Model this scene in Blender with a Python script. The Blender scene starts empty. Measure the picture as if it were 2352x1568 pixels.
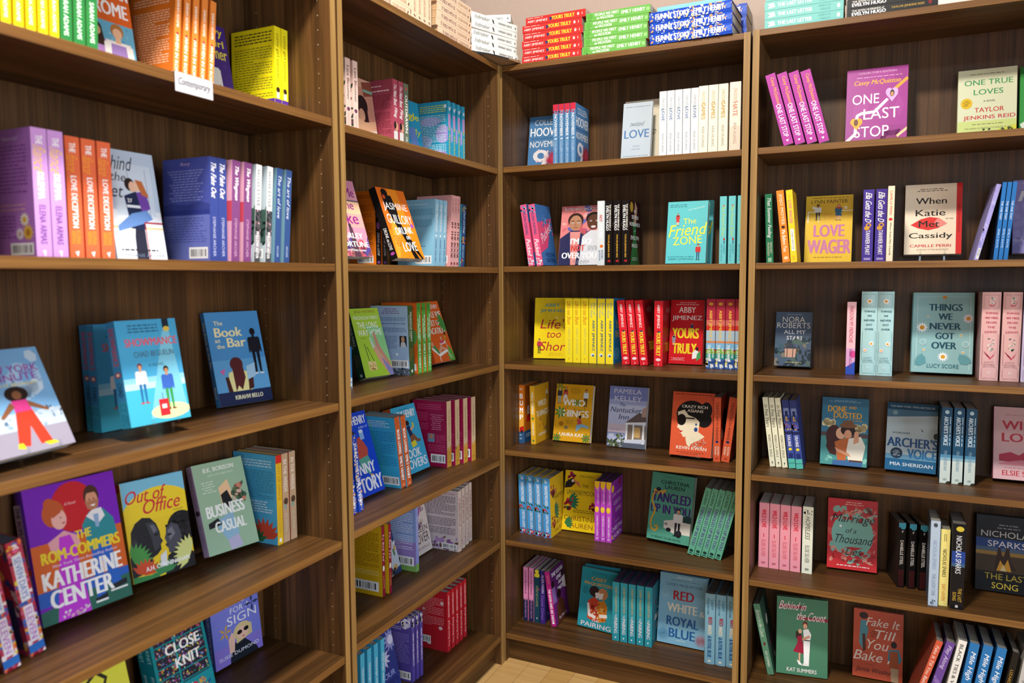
import bpy, math, random
from mathutils import Matrix, Vector, Euler
scene = bpy.context.scene
COL = scene.collection
# ------------------------------------------------------------------ camera
cam_d = bpy.data.cameras.new('camera'); cam = bpy.data.objects.new('camera', cam_d); COL.objects.link(cam)
cam.matrix_world = Matrix(((0.904717, -0.029701, 0.424976, 1.111098), (0.425974, 0.076445, -0.901500, -2.287204), (-0.005712, 0.996631, 0.081813, 1.324956), (0.000000, 0.000000, 0.000000, 1.000000)))
cam_d.sensor_fit = 'HORIZONTAL'; cam_d.sensor_width = 36.0
cam_d.lens = 26.6751
cam_d.clip_start = .02; cam_d.clip_end = 60
cam_d.dof.use_dof = True; cam_d.dof.focus_distance = 2.5; cam_d.dof.aperture_fstop = 3.6
scene.camera = cam
# ------------------------------------------------------------------ light and exposure
scene.view_settings.view_transform = 'Standard'; scene.view_settings.look = 'None'
scene.view_settings.gamma = 1.0; scene.view_settings.use_curve_mapping = False
scene.view_settings.exposure = 0.0
world = bpy.data.worlds.new('world'); scene.world = world; world.use_nodes = True
bg = world.node_tree.nodes['Background']; bg.inputs['Color'].default_value = (1, .93, .86, 1); bg.inputs['Strength'].default_value = .015

def area_light(name, loc, aim, size, power, color, size_y=None, spread=180):
    l = bpy.data.lights.new(name, 'AREA'); l.energy = power; l.color = color
    l.shape = 'RECTANGLE' if size_y else 'DISK'; l.size = size
    if size_y: l.size_y = size_y
    l.spread = math.radians(spread)
    o = bpy.data.objects.new(name, l); COL.objects.link(o); o.location = loc
    o.rotation_euler = (Vector(aim) - Vector(loc)).to_track_quat('-Z', 'Y').to_euler()
    return o
area_light('ceiling_lamp_near_shelves', (.68, -1.6, 2.95), (.68, -1.6, 0), .28, 82, (1, .94, .86))
area_light('ceiling_lamp_left', (1.25, -3.0, 2.95), (1.0, -2.9, 0), .4, 18, (1, .94, .86))
area_light('daylight_window', (2.2, -4.8, 1.5), (-.1, -.9, .7), 2.0, 46, (.76, .86, 1), 1.6)
area_light('daylight_side_window', (4.3, -1.9, 1.4), (0, -1.3, .9), 2.0, 90, (.80, .89, 1), 1.8)


# ------------------------------------------------------------------ materials
def lin(c):
    c /= 255.0
    return c / 12.92 if c <= .04045 else ((c + .055) / 1.055) ** 2.4
def rgb(h):
    h = h.lstrip('#')
    if len(h) == 3: h = ''.join(c * 2 for c in h)
    return tuple(lin(int(h[i:i + 2], 16)) for i in (0, 2, 4)) + (1,)
MATS = {}
def ink(h, rough=.38):
    k = (h, rough)
    if k not in MATS:
        m = bpy.data.materials.new('ink_' + h.strip('#')); m.use_nodes = True
        b = m.node_tree.nodes['Principled BSDF']
        b.inputs['Base Color'].default_value = rgb(h); b.inputs['Roughness'].default_value = rough
        b.inputs['Specular IOR Level'].default_value = .22
        m.diffuse_color = rgb(h); MATS[k] = m
    return MATS[k]
def nodes_mat(name):
    m = bpy.data.materials.new(name); m.use_nodes = True
    nt = m.node_tree
    return m, nt, nt.nodes, nt.links, nt.nodes['Principled BSDF']
def wood(name, axis, tones=('#2e1c0a', '#4c3218', '#76502a')):
    m, nt, N, L, b = nodes_mat(name)
    tc = N.new('ShaderNodeTexCoord'); mp = N.new('ShaderNodeMapping')
    sc = [34, 34, 34]; sc[axis] = .9; mp.inputs['Scale'].default_value = sc
    L.new(tc.outputs['Object'], mp.inputs['Vector'])
    n1 = N.new('ShaderNodeTexNoise'); n1.inputs['Scale'].default_value = 1.0; n1.inputs['Detail'].default_value = 5; n1.inputs['Roughness'].default_value = .6; n1.inputs['Distortion'].default_value = .6
    mp2 = N.new('ShaderNodeMapping'); s2 = [300, 300, 300]; s2[axis] = 4; mp2.inputs['Scale'].default_value = s2
    n2 = N.new('ShaderNodeTexNoise'); n2.inputs['Scale'].default_value = 1.0; n2.inputs['Detail'].default_value = 3
    mp3 = N.new('ShaderNodeMapping'); s3 = [5, 5, 5]; s3[axis] = .6; mp3.inputs['Scale'].default_value = s3
    n3 = N.new('ShaderNodeTexNoise'); n3.inputs['Scale'].default_value = 1.0; n3.inputs['Detail'].default_value = 2
    L.new(tc.outputs['Object'], mp2.inputs['Vector']); L.new(tc.outputs['Object'], mp3.inputs['Vector'])
    L.new(mp.outputs[0], n1.inputs['Vector']); L.new(mp2.outputs[0], n2.inputs['Vector']); L.new(mp3.outputs[0], n3.inputs['Vector'])
    a = N.new('ShaderNodeMath'); a.operation = 'MULTIPLY_ADD'; a.inputs[1].default_value = .6
    L.new(n2.outputs['Fac'], a.inputs[0]); L.new(n1.outputs['Fac'], a.inputs[2])
    c = N.new('ShaderNodeMath'); c.operation = 'MULTIPLY_ADD'; c.inputs[1].default_value = .35
    L.new(n3.outputs['Fac'], c.inputs[0]); L.new(a.outputs[0], c.inputs[2])
    r = N.new('ShaderNodeValToRGB')
    r.color_ramp.elements[0].position = .58; r.color_ramp.elements[0].color = rgb(tones[0])
    r.color_ramp.elements[1].position = 1.22; r.color_ramp.elements[1].color = rgb('#92724a')
    e = r.color_ramp.elements.new(.88)
    sc_ = N.new('ShaderNodeMath'); sc_.operation = 'MULTIPLY'; sc_.inputs[1].default_value = .74
    r.color_ramp.elements[0].position = .42; r.color_ramp.elements[1].position = .68; r.color_ramp.elements[2].position = .98
    r.color_ramp.elements[1].color = rgb(tones[1]); r.color_ramp.elements[2].color = rgb(tones[2])
    L.new(c.outputs[0], sc_.inputs[0]); L.new(sc_.outputs[0], r.inputs['Fac']); L.new(r.outputs['Color'], b.inputs['Base Color'])
    b.inputs['Roughness'].default_value = .45; b.inputs['Specular IOR Level'].default_value = .3
    bp = N.new('ShaderNodeBump'); bp.inputs['Strength'].default_value = .12; bp.inputs['Distance'].default_value = .0006
    L.new(n2.outputs['Fac'], bp.inputs['Height']); L.new(bp.outputs['Normal'], b.inputs['Normal'])
    return m
WOOD = [wood('walnut_grain_x', 0), wood('walnut_grain_y', 1), wood('walnut_grain_z', 2)]
EDGE = [wood('edge_band_grain_' + 'xyz'[i], i, ('#6b5230', '#8f6e3d', '#b48f57')) for i in range(3)]
FRONT = [wood('shelf_front_grain_' + 'xyz'[i], i, ('#492f16', '#6d4922', '#946b36')) for i in range(3)]
PIN = ink('#a08f76', .3)
def paper_mat(name, h):
    m, nt, N, L, b = nodes_mat(name)
    tc = N.new('ShaderNodeTexCoord'); mp = N.new('ShaderNodeMapping'); mp.inputs['Scale'].default_value = (3, 900, 3)
    n = N.new('ShaderNodeTexNoise'); n.inputs['Scale'].default_value = 1; n.inputs['Detail'].default_value = 2
    L.new(tc.outputs['Object'], mp.inputs['Vector']); L.new(mp.outputs[0], n.inputs['Vector'])
    r = N.new('ShaderNodeValToRGB'); c = rgb(h)
    r.color_ramp.elements[0].color = tuple(v * .72 for v in c[:3]) + (1,); r.color_ramp.elements[1].color = c
    r.color_ramp.elements[0].position = .3; r.color_ramp.elements[1].position = .62
    L.new(n.outputs['Fac'], r.inputs['Fac']); L.new(r.outputs['Color'], b.inputs['Base Color']); b.inputs['Roughness'].default_value = .85
    return m
PAPER = {}
def paper(h):
    if h not in PAPER: PAPER[h] = paper_mat('page_paper_' + h.strip('#'), h)
    return PAPER[h]
def plain(name, h, rough=.9, noise=0, scale=30):
    m, nt, N, L, b = nodes_mat(name); b.inputs['Roughness'].default_value = rough
    c = rgb(h); b.inputs['Base Color'].default_value = c
    if noise:
        tc = N.new('ShaderNodeTexCoord'); n = N.new('ShaderNodeTexNoise'); n.inputs['Scale'].default_value = scale; n.inputs['Detail'].default_value = 4
        L.new(tc.outputs['Object'], n.inputs['Vector'])
        r = N.new('ShaderNodeValToRGB'); r.color_ramp.elements[0].color = tuple(v * (1 - noise) for v in c[:3]) + (1,); r.color_ramp.elements[1].color = tuple(min(1, v * (1 + noise)) for v in c[:3]) + (1,)
        L.new(n.outputs['Fac'], r.inputs['Fac']); L.new(r.outputs['Color'], b.inputs['Base Color'])
        bp = N.new('ShaderNodeBump'); bp.inputs['Strength'].default_value = .1; bp.inputs['Distance'].default_value = .001
        L.new(n.outputs['Fac'], bp.inputs['Height']); L.new(bp.outputs['Normal'], b.inputs['Normal'])
    return m
def floor_mat():
    m, nt, N, L, b = nodes_mat('maple_planks')
    tc = N.new('ShaderNodeTexCoord'); mp = N.new('ShaderNodeMapping'); mp.inputs['Rotation'].default_value = (0, 0, math.radians(90))
    br = N.new('ShaderNodeTexBrick'); br.inputs['Scale'].default_value = 1; br.inputs['Brick Width'].default_value = 1.1; br.inputs['Row Height'].default_value = .083
    br.inputs['Mortar Size'].default_value = .0008; br.inputs['Color1'].default_value = rgb('#e0b676'); br.inputs['Color2'].default_value = rgb('#d0a25e'); br.inputs['Mortar'].default_value = rgb('#a47c45')
    L.new(tc.outputs['Object'], mp.inputs['Vector']); L.new(mp.outputs[0], br.inputs['Vector'])
    mp2 = N.new('ShaderNodeMapping'); mp2.inputs['Scale'].default_value = (3, 40, 1)
    n = N.new('ShaderNodeTexNoise'); n.inputs['Scale'].default_value = 1; n.inputs['Detail'].default_value = 5
    L.new(tc.outputs['Object'], mp2.inputs['Vector']); L.new(mp2.outputs[0], n.inputs['Vector'])
    mx = N.new('ShaderNodeMixRGB'); mx.blend_type = 'MULTIPLY'; mx.inputs['Fac'].default_value = .35
    r = N.new('ShaderNodeValToRGB'); r.color_ramp.elements[0].color = (.55, .45, .35, 1); r.color_ramp.elements[0].position = .3; r.color_ramp.elements[1].position = .7
    L.new(n.outputs['Fac'], r.inputs['Fac']); L.new(br.outputs['Color'], mx.inputs['Color1']); L.new(r.outputs['Color'], mx.inputs['Color2'])
    L.new(mx.outputs['Color'], b.inputs['Base Color']); b.inputs['Roughness'].default_value = .3
    return m
def acrylic_mat():
    m, nt, N, L, b = nodes_mat('clear_acrylic')
    tr = N.new('ShaderNodeBsdfTransparent'); tr.inputs['Color'].default_value = (.93, .95, .96, 1)
    gl = N.new('ShaderNodeBsdfGlossy'); gl.inputs['Roughness'].default_value = .08
    mx = N.new('ShaderNodeMixShader'); mx.inputs['Fac'].default_value = .05; L.new(tr.outputs[0], mx.inputs[1]); L.new(gl.outputs[0], mx.inputs[2])
    L.new(mx.outputs[0], N['Material Output'].inputs['Surface'])
    return m

# ------------------------------------------------------------------ mesh helpers
class MB:
    def __init__(s): s.v = []; s.f = []; s.m = []; s.mats = []
    def slot(s, mat):
        if mat not in s.mats: s.mats.append(mat)
        return s.mats.index(mat)
    def poly(s, pts, mat):
        i = len(s.v); s.v.extend(pts); s.f.append(tuple(range(i, i + len(pts)))); s.m.append(s.slot(mat))
    def tris(s, verts, faces, mat):
        i = len(s.v); k = s.slot(mat); s.v.extend(verts)
        for f in faces: s.f.append(tuple(j + i for j in f)); s.m.append(k)
    def box(s, a, b, mat, skip=()):
        x0, y0, z0 = a; x1, y1, z1 = b
        P = [(x0, y0, z0), (x1, y0, z0), (x1, y1, z0), (x0, y1, z0), (x0, y0, z1), (x1, y0, z1), (x1, y1, z1), (x0, y1, z1)]
        s.tris(P, [(0, 3, 2, 1), (4, 5, 6, 7), (0, 1, 5, 4), (1, 2, 6, 5), (2, 3, 7, 6), (3, 0, 4, 7)], mat)
    def mesh(s, name):
        me = bpy.data.meshes.new(name); me.from_pydata(s.v, [], s.f)
        for m in s.mats: me.materials.append(m)
        me.polygons.foreach_set('material_index', s.m); me.update()
        return me
def link(name, me, parent=None, bevel=0):
    o = bpy.data.objects.new(name, me); COL.objects.link(o)
    if parent: o.parent = parent
    if bevel:
        bv = o.modifiers.new('bevel', 'BEVEL'); bv.width = bevel; bv.segments = 2; bv.limit_method = 'ANGLE'
    return o
def empty(name, label=None, cat=None, group=None):
    o = bpy.data.objects.new(name, None); COL.objects.link(o); o.empty_display_size = .02
    tag(o, label, cat, group); return o
def tag(o, label=None, cat=None, group=None, kind=None):
    if label: o['label'] = label
    if cat: o['category'] = cat
    if group: o['group'] = group
    if kind: o['kind'] = kind
    return o

# ------------------------------------------------------------------ the room
def structure(name, a, b, mat):
    m = MB(); m.box(a, b, mat); return tag(link(name, m.mesh(name)), kind='structure')
WALLM = plain('wall_paint', '#d6c0b0', .9, .04, 60)
structure('floor', (-.6, -5, -.05), (4.6, .6, 0), floor_mat())
structure('wall_back', (-.6, .2815, 0), (4.6, .38, 3.05), WALLM)
structure('wall_left', (-.38, -5, 0), (-.2815, .2815, 3.05), WALLM)

# ------------------------------------------------------------------ bookcases
T_ = .0182
def bookcase(side, u0, u1, shelves, top, label):
    """side 'B': stands along the back wall (u = x, depth = +y); 'L': along the left wall (u = y, depth = -x)"""
    root = empty('bookcase', label, 'bookcase', None)
    def P(u, d, z): return (u, d, z) if side == 'B' else (-d, u, z)
    def slab(name, ua, ub, da, db, za, zb, ax, bevel=.0009, extra=None):
        m = MB(); p, q = P(ua, da, za), P(ub, db, zb)
        m.box(tuple(map(min, p, q)), tuple(map(max, p, q)), WOOD[ax])
        fr = [i for i, f in enumerate(m.f) if all(abs(m.v[k][1 if side == 'B' else 0] - (da if side == 'B' else -da)) < 1e-6 for k in f)]
        if da < .01:
            for i in fr: m.m[i] = m.slot((EDGE if name == 'side_panel' else FRONT)[ax])      # edge banding on the front
        if extra: extra(m)
        return link(name, m.mesh(name), root, bevel)
    ua = 0 if side == 'B' else 1
    D = .279
    def pins(u, sgn):
        def f(m):
            for dd in (.035, .215):
                z = .16
                while z < top - .06:
                    c = []
                    for k in range(6):
                        a = k * math.pi / 3 * (-sgn if side == 'B' else sgn)
                        c.append(P(u + sgn * .0004, dd + .0016 * math.cos(a), z + .0016 * math.sin(a)))
                    m.poly(c, PIN); z += .032
        return f
    slab('side_panel', u0, u0 + T_, 0, D - .003, 0, top, 2, 0, pins(u0 + T_, 1))
    slab('side_panel', u1 - T_, u1, 0, D - .003, 0, top, 2, 0, pins(u1 - T_, -1))
    slab('back_panel', u0 + .004, u1 - .004, .2545, .2585, .02, top - .002, 2, 0)
    slab('top_panel', u0 + T_, u1 - T_, .0008, .2542, top - T_, top - .0004, ua)
    for i, z in enumerate(shelves):
        nm = 'bottom_shelf' if i == len(shelves) - 1 else 'shelf'
        slab(nm, u0 + T_ + .0006, u1 - T_ - .0006, .002, .2542, z - T_, z, ua)
    slab('plinth', u0 + T_, u1 - T_, .028, .042, 0, shelves[-1] - T_, ua, 0)
    return root
bookcase('L', -1.692, -.857, (1.690, 1.3625, 1.039, .709, .426, .101), 2.016, 'nearest walnut bookcase at left, holding the white handwritten shelf card')
bookcase('L', -.8497, -.0101, (1.685, 1.3632, 1.0404, .7172, .4329, .101), 2.016, 'narrow-looking walnut bookcase on the left wall, running into the room corner')
bookcase('B', -.0162, .7842, (1.693, 1.3667, 1.0415, .7469, .4328, .101), 2.018, 'walnut bookcase in the middle, right of the corner, topped by red books')
bookcase('B', .7908, 1.6182, (1.6934, 1.3674, 1.0425, .7478, .4282, .101), 2.021, 'walnut bookcase at the right photo edge, topped by turquoise books')

# ------------------------------------------------------------------ printed lettering and artwork
GLYPH = {}
def glyphs(txt, bold, res):
    k = (txt, bold, res)
    if k in GLYPH: return GLYPH[k]
    c = bpy.data.curves.new('lettering', 'FONT'); c.body = txt; c.fill_mode = 'FRONT'; c.resolution_u = res; c.size = 1; c.offset = bold
    o = bpy.data.objects.new('lettering', c); COL.objects.link(o)
    me = bpy.data.meshes.new_from_object(o.evaluated_get(bpy.context.evaluated_depsgraph_get()))
    V = [(v.co.x, v.co.y) for v in me.vertices]; F = [tuple(p.vertices) for p in me.polygons]
    bpy.data.meshes.remove(me); bpy.data.objects.remove(o); bpy.data.curves.remove(c)
    if V:
        xs = [v[0] for v in V]; ys = [v[1] for v in V]
        x0, x1, y0, y1 = min(xs), max(xs), min(ys), max(ys)
        w = max(x1 - x0, 1e-4); h = max(y1 - y0, 1e-4)
        V = [((x - x0) / w - .5, (y - y0) / h - .5) for x, y in V]
    GLYPH[k] = (V, F); return GLYPH[k]
class Face:
    """a printed face: origin at its top-left corner, ex to the right, ey downward, n outward; sizes in metres"""
    def __init__(s, mb, o, ex, ey, n, w, h): s.mb = mb; s.o = Vector(o); s.ex = Vector(ex); s.ey = Vector(ey); s.n = Vector(n); s.w = w; s.h = h; s.k = 0; s.mir = s.ex.cross(s.ey).dot(s.n) > 0
    def pt(s, x, y): return tuple(s.o + s.ex * (x * s.w) + s.ey * (y * s.h) + s.n * (.00012 + s.k * .000012))
    def poly(s, pts, col):
        s.k += 1
        for ax, lim, sg in ((0, 0, 1), (0, 1, -1), (1, 0, 1), (1, 1, -1)):      # trim to the printed face
            out = []
            for i in range(len(pts)):
                p, q = pts[i - 1], pts[i]; dp, dq = (p[ax] - lim) * sg, (q[ax] - lim) * sg
                if dp * dq < 0: k = dp / (dp - dq); out.append((p[0] + (q[0] - p[0]) * k, p[1] + (q[1] - p[1]) * k))
                if dq >= 0: out.append(q)
            pts = out
            if len(pts) < 3: return
        a = sum(pts[i][0] * pts[(i + 1) % len(pts)][1] - pts[(i + 1) % len(pts)][0] * pts[i][1] for i in range(len(pts)))
        if (a > 0) != s.mir: pts = pts[::-1]
        s.mb.poly([s.pt(x, y) for x, y in pts], ink(col))
    def ell(s, cx, cy, rx, ry, col, n=20, a0=0):
        s.poly([(cx + rx * math.cos(a0 + 2 * math.pi * i / n), cy + ry * math.sin(a0 + 2 * math.pi * i / n)) for i in range(n)], col)
    def text(s, t, cx, cy, w, h, col, rot=0, sh=0, b=.0):
        s.k += 1
        V, F = glyphs(t, min(b, 0), 3 if h * s.h > .014 else 2 if h * s.h > .0045 else 1)
        W, H = w * s.w, h * s.h; c, d = math.cos(math.radians(rot)), math.sin(math.radians(rot))
        base = s.o + s.ex * (cx * s.w) + s.ey * (cy * s.h) + s.n * (.00012 + s.k * .000012)
        for dx in ((-b * 1.1 * H, b * 1.1 * H) if b > 0 else (0,)):       # heavy weights: struck twice, side by side
            out = []
            for x, y in V:
                X = (x + sh * y * H / max(W, 1e-6)) * W + dx; Y = -y * H
                out.append(tuple(base + s.ex * (X * c - Y * d) + s.ey * (X * d + Y * c) + s.n * (.00001 if dx > 0 else 0)))
            s.mb.tris(out, F, ink(col))
        if b > 0: s.k += 2
def R_(f, x0, y0, x1, y1, col): f.poly([(x0, y0), (x1, y0), (x1, y1), (x0, y1)], col)
def E_(f, cx, cy, rx, ry, col, n=20): f.ell(cx, cy, rx, ry, col, n)
def P_(f, pts, col): f.poly(pts, col)
def T_x(f, t, cx, cy, w, h, col, rot=0, sh=0, b=0): f.text(t, cx, cy, w, h, col, rot, sh, b)
def L_(f, x0, y0, x1, y1, n, col, seed=1, just=0):
    """rows of small illegible print: word-long dashes"""
    rnd = random.Random(seed); dy = (y1 - y0) / n
    f.k += 1
    for i in range(n):
        y = y0 + (i + .25) * dy; x = x0; xe = x1 if (i + 1) % 6 else x0 + (x1 - x0) * rnd.uniform(.4, .9)
        if just: pad = rnd.uniform(0, .22) * (x1 - x0); x += pad; xe = x1 - pad
        while x < xe - .02:
            w = min(rnd.uniform(.03, .1), xe - x)
            p = [(x, y), (x + w, y), (x + w, y + dy * .4), (x, y + dy * .4)]
            if not f.mir: p = p[::-1]
            f.mb.poly([f.pt(a, b) for a, b in p], ink(col)); x += w + .018
def BC(f, x0, y0, x1, y1):
    """barcode panel"""
    R_(f, x0, y0, x1, y1, '#eeeeee'); rnd = random.Random(5); x = x0 + (x1 - x0) * .1; e = x1 - (x1 - x0) * .12; f.k += 1
    while x < e:
        w = (x1 - x0) * rnd.choice((.015, .03, .045)); q = [(x, y0 + (y1 - y0) * .18), (x + w, y0 + (y1 - y0) * .18), (x + w, y1 - (y1 - y0) * .18), (x, y1 - (y1 - y0) * .18)]
        if not f.mir: q = q[::-1]
        f.mb.poly([f.pt(a, b) for a, b in q], ink('#222')); x += w + (x1 - x0) * rnd.choice((.02, .03, .05))
def SC(f, x0, y0, x1, y1, n, r, cols, seed=3, sides=6):
    """scattered petals or flakes; r is a fraction of the face width, kept round"""
    rnd = random.Random(seed)
    for i in range(n):
        if i % 25 == 0: f.k += 1
        cx, cy = rnd.uniform(x0, x1), rnd.uniform(y0, y1); a = rnd.uniform(0, 6.3); ra = r * rnd.uniform(.6, 1.3); rb = ra * rnd.uniform(.35, .9); k = f.w / f.h
        pts = []
        for j in range(sides):
            t = 2 * math.pi * j / sides; px, py = ra * math.cos(t), rb * math.sin(t)
            pts.append((min(1, max(0, cx + px * math.cos(a) - py * math.sin(a))), min(1, max(0, cy + (px * math.sin(a) + py * math.cos(a)) * k))))
        if not f.mir: pts = pts[::-1]
        f.mb.poly([f.pt(a_, b_) for a_, b_ in pts], ink(rnd.choice(cols)))
def FG(f, cx, y0, h, skin, hair, top, legs, dress=0, wide=1.0, shoe='#222'):
    """a small standing printed figure; y0 = top of head, h = height as fraction of the face height"""
    k = f.h / f.w * wide; u = h / 7.5; hx = u * .42 * k
    P_(f, [(cx - u * 1.0 * k, y0 + u * 1.35), (cx + u * 1.0 * k, y0 + u * 1.35), (cx + u * .95 * k, y0 + u * 3.4), (cx + u * .75 * k, y0 + u * 3.9), (cx - u * .75 * k, y0 + u * 3.9), (cx - u * .95 * k, y0 + u * 3.4)], top)
    P_(f, [(cx - u * .2 * k, y0 + u * .8), (cx + u * .2 * k, y0 + u * .8), (cx + u * .24 * k, y0 + u * 1.5), (cx - u * .24 * k, y0 + u * 1.5)], skin)
    E_(f, cx, y0 + u * .46, hx * 1.25, u * .6, hair, 16)
    if dress == 2: P_(f, [(cx - u * .5 * k, y0 + u * .4), (cx + u * .5 * k, y0 + u * .4), (cx + u * .75 * k, y0 + u * 2.0), (cx - u * .75 * k, y0 + u * 2.0)], hair)
    E_(f, cx, y0 + u * .68, hx * .9, u * .44, skin, 16)
    if dress: P_(f, [(cx - u * .6 * k, y0 + u * 3.3), (cx + u * .6 * k, y0 + u * 3.3), (cx + u * 1.2 * k, y0 + u * 5.4), (cx - u * 1.2 * k, y0 + u * 5.4)], legs)
    lc = skin if dress else legs; ys = 5.3 if dress else 3.8
    for sgn in (-1, 1):
        P_(f, [(cx + sgn * u * .1 * k, y0 + u * ys), (cx + sgn * u * .7 * k, y0 + u * ys), (cx + sgn * u * .62 * k, y0 + u * 7.2), (cx + sgn * u * .25 * k, y0 + u * 7.2)], lc)
        P_(f, [(cx + sgn * u * .15 * k, y0 + u * 7.15), (cx + sgn * u * .95 * k, y0 + u * 7.3), (cx + sgn * u * .95 * k, y0 + u * 7.5), (cx + sgn * u * .15 * k, y0 + u * 7.5)], shoe)
        P_(f, [(cx + sgn * u * .85 * k, y0 + u * 1.4), (cx + sgn * u * 1.15 * k, y0 + u * 1.6), (cx + sgn * u * 1.2 * k, y0 + u * 3.9), (cx + sgn * u * .95 * k, y0 + u * 3.9)], top)
def K_(f, pts, w, col):
    """a painted stroke of width w (fraction of the face width) along a polyline"""
    k = f.w / f.h
    for (xa, ya), (xb, yb) in zip(pts, pts[1:]):
        dx, dy = (xb - xa), (yb - ya) / k; n = math.hypot(dx, dy) or 1; ox, oy = -dy / n * w / 2, dx / n * w / 2 * k
        P_(f, [(xa + ox, ya + oy), (xb + ox, yb + oy), (xb - ox, yb - oy), (xa - ox, ya - oy)], col)
    for x, y in pts[1:-1]: E_(f, x, y, w / 2, w / 2 * k, col, 8)
def LEAF(f, cx, cy, n, r, col, a0=0, spread=6.28):
    k = f.w / f.h
    for i in range(n):
        a = a0 + spread * i / max(1, n); c, s = math.cos(a), math.sin(a); w = r * (.16 if n < 14 else 1.1 / n)
        P_(f, [(cx, cy), (cx + (c * r * .5 - s * w), cy + (s * r * .5 + c * w) * k), (cx + c * r, cy + s * r * k), (cx + (c * r * .5 + s * w), cy + (s * r * .5 - c * w) * k)], col)
def FL(f, cx, cy, r, petal, eye):
    LEAF(f, cx, cy, 12, r, petal); E_(f, cx, cy, r * .38, r * .38 * f.w / f.h, eye, 12)
OPS = {'r': R_, 'e': E_, 'p': P_, 't': T_x, 'l': L_, 'bc': BC, 's': SC, 'fig': FG, 'leaf': LEAF, 'fl': FL, 'k': K_}
def draw(face, ops):
    for op in ops:
        if isinstance(op[-1], dict): OPS[op[0]](face, *op[1:-1], **op[-1])
        else: OPS[op[0]](face, *op[1:])
# ------------------------------------------------------------------ cover designs (coordinates are fractions of the printed face)
B2 = {'b': .02}; B4 = {'b': .035}; IT = {'sh': .28}; ITB = {'sh': .28, 'b': .02}; SCR = {'sh': .35, 'b': -.004}
def t(s, x, y, w, h, c, **k): return ('t', s, x, y, w, h, c, k)
DES = {}
DES['cheat'] = dict(c='#f2d91e', s='#f5dc1f', S=[t('SARAH ADAMS', .62, .5, .3, .42, '#fffbe0', b=.03), t('THE CHEAT SHEET', .25, .5, .36, .5, '#fffbe0', b=.03), ('e', .93, .5, .015, .2, '#fffbe0')])
DES['sweet'] = dict(c='#3f8a46', s='#56b53c', S=[('r', .34, 0, 1, 1, '#2f7d40'), t('PRACTICE MEET', .17, .5, .3, .55, '#eef7e0', b=.03), t('SARAH ADAMS', .6, .5, .34, .42, '#d9efd8', b=.03), ('r', .335, 0, .35, 1, '#8fd46b')])
DES['rome_f'] = dict(c='#e2682a', F=[t('WHEN IN', .62, .12, .7, .12, '#fff', b=.03), t('ROME', .62, .29, .62, .13, '#fff', b=.03), ('r', 0, .42, 1, .9, '#6db7d3'), ('s', 0, .44, 1, .6, 14, .03, ['#8fcbe0', '#5aa3c4']), ('r', 0, .82, 1, .9, '#d9825a'), ('fig', .3, .46, .75, '#e8b48c', '#3b2a22', '#b78bc9', '#a884bb', {'dress': 2}), ('fig', .68, .44, .85, '#eebf98', '#b5793f', '#f6f1e8', '#a585c2', {'wide': 1.15}), ('p', [(.54, .62), (.82, .62), (.86, .9), (.5, .9)], '#a585c2'), ('r', 0, .9, 1, 1, '#e2682a')])
DES['rome'] = dict(c='#e67f2b', s='#ec8a3a', b='#d8701f', bt='#f7c9a0', S=[t('SARAH ADAMS', .25, .5, .26, .42, '#fff4e6', b=.03), t('WHEN IN ROME', .64, .5, .4, .5, '#fffaf2', b=.03), ('e', .44, .5, .012, .2, '#c33')])
DES['curvy_f'] = dict(c='#4b2f86', F=[t('curvy', .6, .1, .62, .09, '#f2e04a', b=.02), t('girl', .72, .22, .36, .11, '#f2e04a', b=.02), t('summer', .58, .34, .74, .09, '#f2e04a', b=.02), ('s', .05, .4, .95, .95, 12, .05, ['#3d2670', '#5b3d99']), ('fig', .45, .38, .62, '#6b4028', '#1d1412', '#f6f4f0', '#2a2a33', {'wide': 1.5})])
DES['curvy'] = dict(c='#f2e21a', s='#f3e323', b='#eddc14', S=[('r', .78, 0, 1, 1, '#5a3594'), t('curvy girl summer', .32, .5, .5, .55, '#6a6215', b=0), ('r', .68, .3, .77, .7, '#f0ede5'), ('e', .68, .5, .03, .3, '#3d2b22'), t('DANIELLE', .9, .5, .16, .35, '#fff')],
  B=[('l', .08, .04, .95, .17, 4, '#3b3720', 2), ('l', .08, .2, .95, .76, 20, '#8b8322', 4), ('r', 0, .78, 1, 1, '#5a3594'), ('l', .1, .82, .5, .86, 2, '#cbb8e8')])
DES['dilemma'] = dict(c='#b77cc9', s='#cf9be0', b='#b274c6', S=[t('THE', .09, .5, .07, .42, '#fff', b=.02), t('fiance', .24, .5, .2, .8, '#f3c95a', sh=.3), t('DILEMMA', .44, .5, .2, .42, '#fff', b=.04), t('ELENA ARMAS', .74, .5, .3, .42, '#7a3f96', b=.01), ('p', [(.94, .4), (.99, .45), (.94, .62)], '#fff')],
  B=[t('No fiance?', .5, .07, .5, .03, '#e7cdf0'), ('l', .05, .12, .9, .5, 13, '#8a4ca0', 3), ('r', .0, 0, .01, .01, '#b274c6'), ('l', .1, .57, .85, .64, 2, '#d99bb0', 1), ('l', .05, .66, .62, .85, 7, '#8a4ca0', 5), ('fl', .8, .7, .1, '#f4ead8', '#e0b24a'), ('fl', .86, .8, .12, '#e6b64e', '#b57f2a'), ('fl', .7, .81, .09, '#e9dfe6', '#caa'), ('bc', .5, .88, .96, .975)])
DES['decep'] = dict(c='#e8663f', s='#ee7148', S=[t('THE', .09, .5, .08, .42, '#fff', b=.03), t('fiance', .22, .55, .14, .8, '#f5a23a', sh=.3), t('LOVE DECEPTION', .53, .5, .42, .42, '#fff', b=.04), t('ELENA', .82, .35, .11, .3, '#f5a23a', b=.03), t('ARMAS', .82, .7, .11, .3, '#f5a23a', b=.03), ('p', [(.93, .35), (.98, .45), (.94, .65)], '#fff')])
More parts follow.
